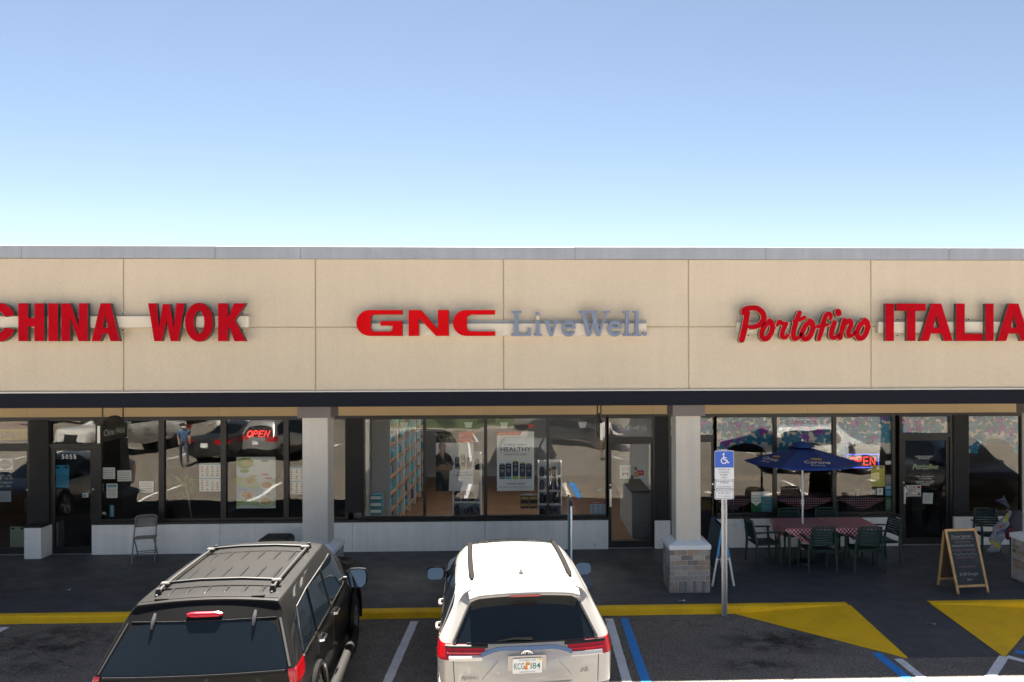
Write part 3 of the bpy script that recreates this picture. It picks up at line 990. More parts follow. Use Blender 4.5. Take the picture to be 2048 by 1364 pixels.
q = MB(); a, b = w2(*cz(1183, 304), 13.10), w2(*cz(1200, 276), 13.10)
q.box(a[0], b[0], 13.10, Y_FAS - .002, a[1], b[1]); q.build('standoff', m_race, S2)

# script sign, a brush hand
S4 = sign('red brush-script letters with gold outline on a cream raceway', at(1605, 650, YL))
raceway(S4, 1475, 1735, 644, 666.5)
brackets(S4, (1496, 1698), (671, 637))
cs_ = lambda x, y: w2(1380 + x / 3.0659, 540 + y / 3.0659)
def brush(pts, r):
    p = smooth_line([(*q, rr) for q, rr in zip(pts, r)] if isinstance(r, list) else [(*q, r) for q in pts])
    return ([(a, b) for a, b, c in p], [c for a, b, c in p])
def loop_o(cx, cy, tail=True):
    o = [(cx + 24, cy - 46), (cx - 10, cy - 30), (cx - 34, cy + 20), (cx - 24, cy + 54), (cx + 4, cy + 50), (cx + 28, cy + 8), (cx + 30, cy - 36), (cx + 14, cy - 54)]
    s = [brush(o, 16)]
    if tail: s.append(brush([(cx + 24, cy - 30), (cx + 38, cy - 8), (cx + 46, cy - 14)], [13, 10, 7]))
    return s
letters = [
    [brush([(330, 262), (334, 245), (365, 234), (410, 236), (444, 262), (452, 300), (428, 335), (385, 350), (352, 346)], [17, 17, 16, 17, 18, 18, 17, 14, 9]), brush([(352, 262), (340, 330), (326, 395), (318, 428)], [17, 19, 19, 18])],
    loop_o(474, 366),
    [brush([(536, 338), (548, 318), (566, 328), (590, 330)], [9, 14, 13, 12]), brush([(588, 330), (570, 372), (566, 405), (584, 414), (602, 398)], [14, 15, 15, 13, 9])],
    [brush([(672, 262), (650, 320), (634, 385), (640, 420), (664, 414), (682, 392)], [14, 16, 16, 15, 12, 8]), brush([(640, 314), (672, 304), (702, 292)], [12, 13, 12])],
    loop_o(722, 366),
    [brush([(862, 300), (862, 274), (842, 270), (826, 296), (812, 350), (798, 400), (790, 424)], [10, 13, 14, 15, 15, 15, 13]), brush([(784, 346), (816, 342), (846, 336)], [11, 12, 10])],
    [brush([(886, 322), (870, 372), (868, 408), (888, 416), (908, 398)], [15, 16, 15, 13, 9])],
    [([(908, 258), (910, 266)], [20, 20])],
    [brush([(948, 308), (934, 360), (920, 416)], [15, 16, 15]), brush([(932, 372), (956, 326), (980, 312), (988, 336), (972, 378), (976, 404), (998, 398), (1010, 380)], [10, 13, 15, 15, 15, 14, 11, 8])],
    loop_o(1058, 362)]
for L_ in letters:
    xs = [p[0] for s, r in L_ for p in s]; ys = [p[1] for s, r in L_ for p in s]
    rg = contours(strokes_field(L_), min(xs) - 24, max(xs) + 24, min(ys) - 24, max(ys) + 24, 64)
    rb = contours(strokes_field([(s, [x + 2.4 for x in r]) for s, r in L_]), min(xs) - 27, max(xs) + 27, min(ys) - 27, max(ys) + 27, 64)
    o = solid(S4, [[cs_(*p) for p in c] for c in rb], .08, [m_gold, m_ret], Y=YL + .004)
    me = curve_mesh([[cs_(*p) for p in c] for c in rg], .006)
    place(me, 'letter_face', m_red, o, (0, YL + .001, 0), XA, ZA)

# ================================================================== hanging blade signs under the soffit
m_board = mat('weathered_black_board', (.028, .03, .026), .5, var=.2, vs=6)
m_silver = mat('silver_edge', (.45, .45, .43), .4, metal=.6)
m_wtxt = mat('faded_white_lettering', (.42, .43, .40), .6)
def blade(px_near, label, face, text):
    Yn, Yf = 14.15, 15.1
    X = ux(px_near, Yn, 860)
    zb, zt = 2.60, 2.88
    T = thing('hanging_sign', label, 'sign', (X, (Yn + Yf) / 2, zb))
    L = Yf - Yn
    poly = [(0, 0), (L, 0), (L, zt - zb)] + [(L - .12, zt - zb + .0)] + [(L / 2 + (L / 2 - .14) * math.cos(R(t)), zt - zb + .16 * math.sin(R(t))) for t in range(10, 171, 16)] + [(.12, zt - zb), (0, zt - zb)]
    q = MB(); q.prism(poly, (X - .018, Yn, zb), YA, ZA, (.036, 0, 0)); q.build('board', m_board, T)
    e = MB(); e.box(X - .024, X + .024, Yn - .012, Yn - .001, zb - .01, zt + .01); e.box(X - .024, X + .024, Yf + .001, Yf + .012, zb - .01, zt + .01); e.build('edge_trim', m_silver, T)
    for yy in (Yn + .12, Yf - .12):
        r_ = MB(); r_.cyl((X, yy, zt + .03), (X, yy, Z_SOFFIT + .02), .013, n=8); r_.build('hanger_rod', m_blk, T)
    if face > 0:
        wtext(text, .11, m_wtxt, T, (X + .0195, (Yn + Yf) / 2, zb + .10), u=YA, v=ZA, shear=.2, bold=.02)
    else:
        wtext(text, .11, m_wtxt, T, (X - .0195, (Yn + Yf) / 2, zb + .10), u=-YA, v=ZA, bold=.02)
blade(198, 'black arched hanging sign with faded script on two rods', 1, 'China Wok')
blade(1203, 'dark hanging sign seen edge-on beside the middle shop door', -1, 'GNC')

# ================================================================== papers and posters behind the glass
m_paper = mat('white_paper', (.86, .88, .90), .7)
m_ink = mat('black_ink', (.02, .02, .025), .7)
m_gink = mat('grey_ink', (.22, .23, .25), .7)
m_cyan = mat('cyan_paper', (.015, .28, .50), .7)
m_green = mat('pale_green_paper', (.42, .52, .36), .7)
m_yelp = mat('yellow_paper', (.60, .55, .10), .7)
m_dblue = mat('navy_print', (.012, .022, .06), .6)
m_lblue = mat('light_blue_print', (.20, .42, .66), .6)
m_redp = mat('red_print', (.45, .03, .03), .6)
m_orp = mat('orange_print', (.62, .075, .012), .6)
m_dgreen = mat('green_print', (.02, .18, .06), .6)
m_lime = mat('lime_print', (.38, .55, .05), .6)
m_tealp = mat('teal_print', (.02, .27, .36), .6)
m_tanp = mat('tan_print', (.42, .28, .14), .6)
m_whitep = mat('white_print', (.7, .7, .7), .6)
YP = Y_GLASS + .022
class Sheet:
    def __init__(s, name, label, cat, x0, x1, y0, y1, m_, Y=YP, tilt=0.0, group=None):
        a, b = at(x0, y1, Y), at(x1, y0, Y)
        s.o, s.w, s.h, s.Y, s.k = a, b.x - a.x, b.z - a.z, Y, 0
        s.u = Vector((math.cos(tilt), 0, math.sin(tilt))); s.v = Vector((-math.sin(tilt), 0, math.cos(tilt)))
        s.T = thing(name, label, cat, a, group)
        q = MB(); q.prism([(0, 0), (s.w, 0), (s.w, s.h), (0, s.h)], a, s.u, s.v, (0, .001, 0)); q.build('sheet', m_, s.T)
    def p(s, fx, fy, k):
        return s.o + s.u * (fx * s.w) + s.v * ((1 - fy) * s.h) + Vector((0, -.0012 - .0007 * k, 0))
    def rect(s, x0, x1, y0, y1, m_, name='print', k=0):
        q = MB(); q.flat([(0, 0), ((x1 - x0) * s.w, 0), ((x1 - x0) * s.w, (y1 - y0) * s.h), (0, (y1 - y0) * s.h)], s.p(x0, y1, k), s.u, s.v)
        return q.build(name, m_, s.T, fix=False)
    def blob(s, cx, cy, rx, ry, m_, name='print', k=0, n=18, rough=0.0, seed=1):
        rnd = random.Random(seed)
        q = MB(); q.flat([(rx * s.w * math.cos(2 * math.pi * i / n) * (1 + rnd.uniform(-rough, rough)), ry * s.h * math.sin(2 * math.pi * i / n) * (1 + rnd.uniform(-rough, rough))) for i in range(n)], s.p(cx, cy, k), s.u, s.v)
        return q.build(name, m_, s.T, fix=False)
    def poly(s, pts, m_, name='print', k=0):
        q = MB(); o = s.p(0, 0, k)
        q.flat([(x * s.w, -y * s.h) for x, y in pts][::-1], o, s.u, s.v)
        return q.build(name, m_, s.T, fix=False)
    def text(s, t, fx, fy, hf, m_, width=None, k=1, align='CENTER', bold=.0, **kw):
        return wtext(t, hf * s.h, m_, s.T, s.p(fx, fy, k), width=width * s.w if width else None, u=s.u, v=s.v, bold=bold, align=align, **kw)
    def lines(s, x0, x1, y0, y1, n, m_, hf=.25, seed=3, k=0):
        """Rows of small print, one part."""
        rnd = random.Random(seed); q = MB(); st = (y1 - y0) / n
        for i in range(n):
            x = x0
            while x < x1 - .04:
                wd = rnd.uniform(.05, .16)
                xe = min(x1, x + wd)
                q.flat([(0, 0), ((xe - x) * s.w, 0), ((xe - x) * s.w, st * hf * s.h), (0, st * hf * s.h)], s.p(x, y0 + st * (i + .8), k), s.u, s.v)
                x = xe + .03
            if rnd.random() < .2: pass
        return q.build('small_print', m_, s.T, fix=False)

# --- left shop
s = Sheet('address_band', 'maroon and yellow band with 5065 over the leftmost door', 'decal', -52, 59, 834, 880, mat('maroon_band', (.14, .035, .03), .5), Y=Y_GLASS + .032)
s.rect(0, 1, .52, 1, mat('mustard_band', (.42, .34, .03), .5))
s.text('5065', .66, .93, .30, mat('mauve_digit', (.30, .17, .20), .5), bold=.03, spacing=1.1)
s = Sheet('hours_decal', 'navy opening hours panel on the leftmost door glass', 'decal', -40, 52, 936, 980, m_dblue, Y=Y_FRAME + .07)
for t, fy, hf in (('HOURS', .16, .13), ('MON - FRI', .40, .10), ('9AM - 7:00 PM', .52, .085), ('SATURDAY', .72, .10), ('9AM - 3PM', .88, .085)):
    s.text(t, .53, fy, hf, m_whitep, bold=.012)
s = Sheet('octagon_notice', 'white notice with a grey octagon stop mark on the leftmost door', 'notice', -6, 26, 917, 940, m_paper, Y=Y_FRAME + .066)
s.blob(.5, .5, .42, .42, m_gink, n=8); s.lines(.2, .8, .3, .7, 3, m_whitep, .4, k=1)
s = Sheet('paper_notice', 'pale blue letter taped under the opening hours panel', 'notice', -12, 22, 982, 1004, mat('pale_blue_paper', (.45, .52, .64), .7), Y=Y_FRAME + .066)
s.lines(.3, .9, .15, .85, 6, m_gink)
s = Sheet('paper_notice', 'pale green printed notice low on the leftmost door', 'notice', 20, 50, 1053, 1098, m_green, Y=Y_FRAME + .066)
s.lines(.08, .92, .2, .9, 11, m_gink); s.rect(.1, .3, .05, .13, m_ink); s.rect(.7, .88, .05, .13, m_ink)
# --- door 5055
s = Sheet('paper_notice', 'bright cyan paper notice on the door marked 5055', 'notice', 110, 138, 930, 975, m_cyan, Y=Y_FRAME + .066)
s.lines(.08, .92, .4, .9, 8, m_dblue); s.rect(.1, .3, .06, .16, m_dblue); s.blob(.8, .11, .12, .06, m_dblue)
D = thing('door_number', 'white numerals 5055 on the door glass', 'decal', at(138, 913, Y_FRAME + .045))
wtext('5055', .088, m_whitep, D, at(138, 917.5, Y_FRAME + .047), bold=.02, spacing=1.25)
s = Sheet('sticker', 'small blue and white sticker by the door pull', 'sticker', 165, 177, 986, 995, m_paper, Y=Y_FRAME + .066); s.rect(.1, .6, .2, .9, m_lblue)
D = thing('door_number', 'small white numerals 5055 low on the left window', 'decal', at(205, 1026, Y_GLASS - .004))
wtext('5055', .045, m_whitep, D, at(205, 1028.5, Y_GLASS - .003), bold=.02, spacing=1.1)
# --- left windows
for lb, x0, x1, y0, y1, tl in (('handwritten paper note, the highest by the hanging sign', 201.5, 230, 935, 958, .0),
                               ('tilted handwritten note beside the highest one', 235, 263, 941, 963, .02),
                               ('handwritten paper note above the folding chair', 278, 307, 962, 985, -.01)):
    s = Sheet('paper_note', lb, 'notice', x0, x1, y0, y1, m_paper, tilt=tl, group='handwritten notes on the left window'); s.lines(.08, .9, .1, .9, 4, m_gink, .22, seed=int(x0))
s = Sheet('health_notice', 'white notice with a blue heading and icons by the door', 'notice', 213, 235, 967, 996, m_paper)
s.rect(.1, .9, .08, .25, m_lblue); s.lines(.1, .9, .35, .88, 6, m_gink, seed=9)
s = Sheet('card_sticker', 'narrow strip of payment card stickers by the 5055 door', 'sticker', 201.5, 207, 967, 984, m_gink); s.rect(.1, .9, .1, .3, m_lblue); s.rect(.1, .9, .5, .7, m_whitep)
s = Sheet('vertical_sticker', 'small upright blue sign with white marks', 'sign', 219, 228.5, 1010, 1034, m_cyan)
for i in range(8): s.rect(.35, .75, .08 + i * .11, .14 + i * .11, m_whitep)
def menu(label, x0, x1, y0, y1, seed):
    s = Sheet('menu_sheet', label, 'menu', x0, x1, y0, y1, m_paper)
    s.rect(.02, .98, .01, .06, m_lblue); s.rect(.02, .98, .51, .56, mat('ice_blue_print', (.40, .52, .68), .6))
    rnd = random.Random(seed)
    for half in (0, .5):
        for c in range(4):
            for r_ in range(5):
                if rnd.random() < .85:
                    s.blob(.14 + c * .24, .12 + half + r_ * .077, .055, .022, rnd.choice([m_redp, m_redp, m_tanp, m_gink]), n=8, rough=.25, seed=seed + c * 9 + r_)
    s.lines(.22, .96, .08, .48, 9, mat('faint_print', (.50, .54, .60), .7), .2, seed=seed)
    return s
menu('photo menu sheet left of the large food poster', 398.5, 441, 927, 983, 4)
menu('photo menu sheet right of the large food poster', 577, 620, 933, 989, 8)
s = Sheet('food_poster', 'large food poster with plates of noodles and rice', 'poster', 473, 551, 913.5, 1017, mat('poster_pale', (.74, .80, .82), .6))
s.poly([(0, .35), (.25, .42), (.6, .5), (1, .42), (1, .95), (.7, .98), (.3, .93), (0, .97)], mat('poster_wash_green', (.45, .60, .30), .6))
s.poly([(0, .55), (.4, .62), (.7, .56), (1, .64), (1, .80), (.6, .86), (.2, .8), (0, .84)], mat('poster_wash_blue', (.42, .55, .68), .6), k=1)
s.blob(.22, .12, .22, .11, mat('lettuce', (.16, .36, .05), .6), rough=.12, k=1); s.blob(.2, .27, .12, .04, mat('lettuce', (0, 0, 0)), rough=.2, k=1, seed=5)
for i in range(3): s.blob(.24 + .03 * i, .07 + .045 * i, .17, .02, mat('spring_roll', (.62, .48, .18), .6), k=2 + i)
for j, (cx, cy, m1) in enumerate(((.36, .46, (.55, .42, .12)), (.78, .55, (.55, .30, .10)), (.28, .74, (.55, .26, .08)), (.76, .86, (.52, .42, .16)))):
    s.blob(cx, cy, .2, .095, mat('plate_white', (.66, .68, .70), .4), k=2)
    s.blob(cx, cy, .145, .068, mat('food_%d' % j, m1, .6), k=3, rough=.16, n=22, seed=j)
    rnd = random.Random(j)
    for i in range(9):
        s.blob(cx + rnd.uniform(-.1, .1), cy + rnd.uniform(-.045, .045), .022, .012, rnd.choice([m_lime, m_tanp, m_orp, mat('noodle', (.66, .55, .25), .6)]), k=4, n=6, seed=i)
for cx, cy, m1 in ((.42, .37, m_yelp), (.74, .34, m_redp), (.82, .42, m_redp), (.2, .63, m_lblue), (.74, .72, mat('plum_print', (.25, .08, .22), .6)), (.72, .08, m_gink)):
    s.blob(cx, cy, .12, .016, m1, k=2, rough=.2, n=10)
# --- middle shop posters
def cans(s, xs, yb, hgt, wd, tops):
    for i, (x, tc) in enumerate(zip(xs, tops)):
        h_ = hgt * (1.18 if i == len(xs) // 2 else (1.06 if i in (1, 3) and len(xs) > 3 else 1.0))
        y0 = yb - h_
        k = 2 + (2 if i == len(xs) // 2 else 0)
        s.rect(x - wd / 2, x + wd / 2, y0 + .02, yb, m_dblue, 'can_print', k)
        s.rect(x - wd * .42, x + wd * .42, y0 - .004, y0 + .019, tc, 'can_print', k)
        s.rect(x - wd / 2, x + wd / 2, yb - h_ * .16, yb - .004, tc, 'can_print', k + 1)
        s.text('ZOA', x, y0 + h_ * .24, h_ * .10, m_whitep, width=wd * .6, k=k + 1)
        s.blob(x, y0 + h_ * .45, wd * .32, h_ * .13, m_gink, 'can_print', k + 1)
s = Sheet('drink_poster', 'poster of a man in a dark shirt with energy drink cans', 'poster', 872, 947, 885.5, 982, mat('poster_grey_white', (.72, .71, .72), .6))
s.rect(.62, 1, .56, 1, mat('poster_lower', (.66, .70, .76), .6))
m_skin = mat('poster_skin', (.24, .13, .085), .6)
m_shirt = mat('poster_shirt', (.016, .018, .022), .6)
s.poly([(0, .62), (0, .26), (.10, .19), (.26, .19), (.40, .28), (.48, .44), (.40, .52), (.36, .60), (.34, 1), (0, 1)], m_shirt, k=1)
s.poly([(.08, .20), (.10, .12), (.24, .12), (.26, .20), (.18, .34)], m_skin, k=2)
s.blob(.165, .075, .095, .092, m_skin, k=3)
s.poly([(.0, .50), (.16, .44), (.30, .46), (.46, .50), (.42, .58), (.2, .55), (.02, .57)], m_skin, k=3)
cans(s, (.57, .72, .88), .54, .25, .13, (m_gink, m_lime, m_tanp))
s.text('ENERGY FOR A', .73, .63, .02, m_ink, width=.36); s.text('HEALTHY', .73, .70, .05, m_ink, width=.50); s.text('POSITIVE LIFE', .73, .755, .02, m_ink, width=.36)
s = Sheet('poster_header', 'black and orange header strip above the poster of the man', 'poster', 872, 947, 863, 885, m_ink)
s.poly([(.62, 0), (1, 0), (1, 1), (.58, 1)], m_orp)
s.blob(.15, .5, .085, .30, m_tanp); s.blob(.15, .5, .07, .25, m_ink, k=1)
s.text('ZOA', .38, .66, .36, mat('gold_print', (.45, .36, .16), .5), width=.24); s.text('NEW!', .68, .48, .2, m_whitep, width=.12, bold=.02); s.text('GNC EARLY ACCESS', .79, .78, .13, m_whitep, width=.34)
s = Sheet('drink_poster', 'white poster reading HEALTHY above five energy drink cans', 'poster', 994, 1068, 863, 982, mat('poster_white', (.80, .80, .82), .6))
s.poly([(0, 0), (.68, 0), (.62, .06), (0, .06)], m_orp); s.text('NEW! GNC EARLY ACCESS', .32, .045, .026, m_whitep, width=.56)
s.text('ENERGY FOR A', .5, .235, .03, m_ink, width=.58); s.text('HEALTHY', .5, .335, .075, m_ink, width=.82); s.text('POSITIVE LIFE', .5, .40, .03, m_ink, width=.58)
cans(s, (.14, .31, .5, .69, .86), .80, .26, .155, (m_gink, m_lblue, m_lime, m_tanp, m_gink))
s.text('WARRIOR BLEND', .5, .89, .024, m_ink, width=.52, bold=.02); s.lines(.06, .94, .915, .945, 1, m_gink, .3)
s = Sheet('store_hours_card', 'white and red store hours card at the foot of the middle window', 'card', 1180, 1211, 1003, 1028, mat('card_blue_white', (.48, .58, .68), .6))
s.rect(0, 1, 0, .2, m_redp); s.text('STORE HOURS', .5, .16, .12, m_whitep, width=.85)
for c in (.1, .45, .72): s.lines(c, c + .22, .26, .92, 7, m_dblue, .35, seed=int(c * 99))
D = thing('round_sticker', 'round grey sticker above the store hours card', 'sticker', at(1198, 980, Y_GLASS))
q = MB(); c = at(1198, 980, YP); q.cyl(c, c + Vector((0, .001, 0)), .058, n=24); q.build('disc', m_gink, D)
wtext('WELCOME', .018, m_whitep, D, c + Vector((0, -.0015, -.008)), width=.09)
D = thing('door_number', 'white numerals 5045 on the transom of the middle shop', 'decal', at(1265, 860, Y_GLASS))
wtext('5045', .11, mat('silver_digit', (.26, .28, .34), .4), D, at(1265, 861.5, Y_GLASS + .014), width=.62, bold=.02)
s = Sheet('paper_notice', 'white distancing notice with red figures on the middle shop door', 'notice', 1239.5, 1261.5, 930, 957.5, m_paper, Y=Y_FRAME + .07)
s.lines(.15, .85, .1, .42, 4, m_redp, .25); s.blob(.3, .66, .06, .12, m_redp); s.blob(.7, .66, .06, .12, m_redp); s.blob(.5, .62, .08, .05, m_orp)
s = Sheet('promo_notice', 'small red and white flyer with a portrait on the middle shop door', 'notice', 1267, 1289, 929, 957.5, mat('flyer_blue', (.45, .55, .62), .6), Y=Y_FRAME + .07)
s.rect(.3, .95, .4, .78, m_redp); s.blob(.2, .28, .16, .14, m_skin, k=1); s.poly([(.0, .9), (.05, .5), (.35, .5), (.5, .9)], m_tanp, k=1); s.text('2 for', .62, .62, .12, m_whitep)
# --- right shop papers
s = Sheet('yellow_notice', 'tall yellow notice beside the neon sign', 'notice', 1742, 1769.5, 931, 973.5, m_yelp); s.lines(.1, .9, .3, .92, 10, mat('olive_ink', (.36, .33, .06), .7), .3); s.rect(.12, .4, .06, .13, m_gink); s.rect(.6, .88, .06, .13, m_gink)
for i, (y0, y1, m1, nm, lb) in enumerate(((922, 929, m_paper, 'sticker', 'small white sticker above the strip of stickers'), (949, 970, m_gink, 'card_sticker', 'strip of grey card stickers on the right window edge'), (971, 978.5, m_lblue, 'sticker', 'light blue sticker at the right window edge'), (979, 992, m_cyan, 'sticker', 'deep blue sticker above the green one'), (994, 1022, m_dgreen, 'sticker', 'tall green sticker at the window corner'))):
    s = Sheet(nm, lb, 'sticker', 1771, 1783.5, y0, y1, m1); s.lines(.1, .9, .15, .85, max(2, int((y1 - y0) / 4)), m_whitep if m1 is not m_paper else m_gink, .25, seed=i)
s = Sheet('no_smoking_sticker', 'white no smoking sticker with a red ring', 'sticker', 1742, 1752, 978, 989, m_paper); s.blob(.5, .5, .45, .45, m_redp); s.blob(.5, .5, .34, .34, m_paper, k=1)
s = Sheet('service_sticker', 'white square sticker beside the no smoking sticker', 'sticker', 1753.5, 1766, 976, 990, m_paper); s.rect(.45, .6, .2, .7, m_gink)
s = Sheet('drink_poster', 'white and dark green banner advertising a cocktail', 'poster', 1502, 1523, 983.5, 1024, m_dgreen, Y=YP + .006)
s.poly([(.03, 0), (.97, 0), (.97, .5), (.5, .7), (.03, .5)], m_paper)
s.text('CAPTAIN', .5, .22, .05, m_ink, width=.8); s.text('RUM MOJ', .5, .36, .08, m_ink, width=.85); s.text('MOJITO', .5, .48, .07, m_ink, width=.7)
s = Sheet('drink_poster', 'teal poster with orange lettering for flavoured drinks', 'poster', 1522, 1547, 983, 1024, m_tealp)
s.rect(.05, .7, 0, .24, m_paper); s.rect(.72, 1, 0, .27, mat('mustard_print', (.5, .35, .05), .6)); s.text('Hot', .5, .40, .10, m_orp); s.text('Sangria', .5, .56, .10, m_orp, width=.7)
for i, t in enumerate(('Cranberry', 'Lime &', 'Pineapple')): s.text(t, .5, .75 + i * .1, .06, m_whitep, width=.7)
D = thing('neon_sign', 'gold script lettering ESPRESSO BAR hung in the restaurant window', 'sign', at(1492, 958, 16.9))
wtext('ESPRESSO BAR', .085, mat('gold_lettering', (.5, .28, .06), .5), D, at(1494, 961, 16.9), width=.58, shear=.15)
s = Sheet('mask_notice', 'white MASK MUST BE WORN notice on the dining room door', 'notice', 1807, 1842, 970, 993, m_paper, Y=Y_FRAME + .066)
for i, t in enumerate(('MASK', 'MUST BE', 'WORN TO', 'ENTER')): s.text(t, .5, .24 + i * .22, .12, m_redp, width=.5 if i else .4)
for a_, b_ in ((.13, .2), (.87, .2), (.13, .8), (.87, .8)): s.blob(a_, b_, .08, .12, m_redp)
s = Sheet('paper_notice', 'torn white note beside the mask notice', 'notice', 1845, 1865, 985, 1007, m_paper, Y=Y_FRAME + .066, tilt=-.05); s.lines(.15, .8, .15, .7, 3, m_gink)
D = thing('door_lettering', 'white and green restaurant lettering on the dining room door', 'decal', at(1850, 930, Y_FRAME + .045))
yy = Y_FRAME + .047
wtext('DINING ROOM', .035, m_whitep, D, at(1848, 914.5, yy), width=.36); wtext('ENTRANCE', .035, m_whitep, D, at(1848, 918.5, yy), width=.24)
wtext('Portofino', .10, mat('sage_lettering', (.28, .36, .20), .5), D, at(1850, 938, yy), width=.55, shear=.3, bold=.03)
for t, py_, wd in (('5035 34th Street So.', 954, .4), ('727-864-0035', 958.5, .28), ('MONDAY CLOSED', 964, .4), ('SUNDAY 4PM-9PM', 967.5, .34), ('CATERING', 971, .2)):
    wtext(t, .026, m_whitep, D, at(1850, py_, yy), width=wd)

# ================================================================== neon OPEN signs
def emat(name, c, s_): return mat(name, c, .4, emis=c, es=s_)
m_neon = emat('red_neon', (1.0, .05, .04), .3); m_neonb = emat('blue_neon', (.08, .10, 1.0), .24)
def neon(label, x0, x1, y0, y1, Y, slant, border):
    a, b = at(x0, y1, Y), at(x1, y0, Y)
    T = thing('neon_sign', label, 'sign', a)
    w_, h_ = b.x - a.x, b.z - a.z
    lw = w_ / 4.1
    G_ = {'O': [arc(.5, .5, .42, .5, 0, 360, 18)], 'P': [[(.1, 0), (.1, 1), (.55, 1), (.8, .88), (.8, .62), (.55, .5), (.1, .5)]], 'E': [[(.85, 1), (.12, 1), (.12, 0), (.85, 0)], [(.12, .5), (.75, .5)]], 'N': [[(.1, 0), (.1, 1), (.85, 0), (.85, 1)]]}
    for i, ch in enumerate('OPEN'):
        t = MB()
        for pl in G_[ch]:
            t.tube([(a.x + (i + .05) * lw * 1.02 + x * lw * .92 + slant * z * h_, Y, a.z + z * h_) for x, z in pl], .011, n=6, closed=(ch == 'O' and False))
        t.build('letter', m_neon, T, smooth=True)
    if border:
        e = .055
        t = MB(); t.tube([(a.x - e, Y, a.z - e), (b.x + e, Y, a.z - e), (b.x + e, Y, b.z + e), (a.x - e, Y, b.z + e)], .010, n=6, closed=True); t.build('border_tube', m_neonb, T, smooth=True)
    q = MB(); q.box(a.x - .08, b.x + .08, Y + .035, Y + .05, a.z - .08, b.z + .08)
    q.build('backing_panel', mat('neon_backing', (.01, .01, .012), .3), T)
neon('slanted red neon OPEN sign in the left shop window', 492, 538, 861.5, 873.5, Y_GLASS + .08, .35, False)
neon('red neon OPEN sign with a blue tube border', 1699, 1752, 914, 930, Y_GLASS + .08, 0, True)
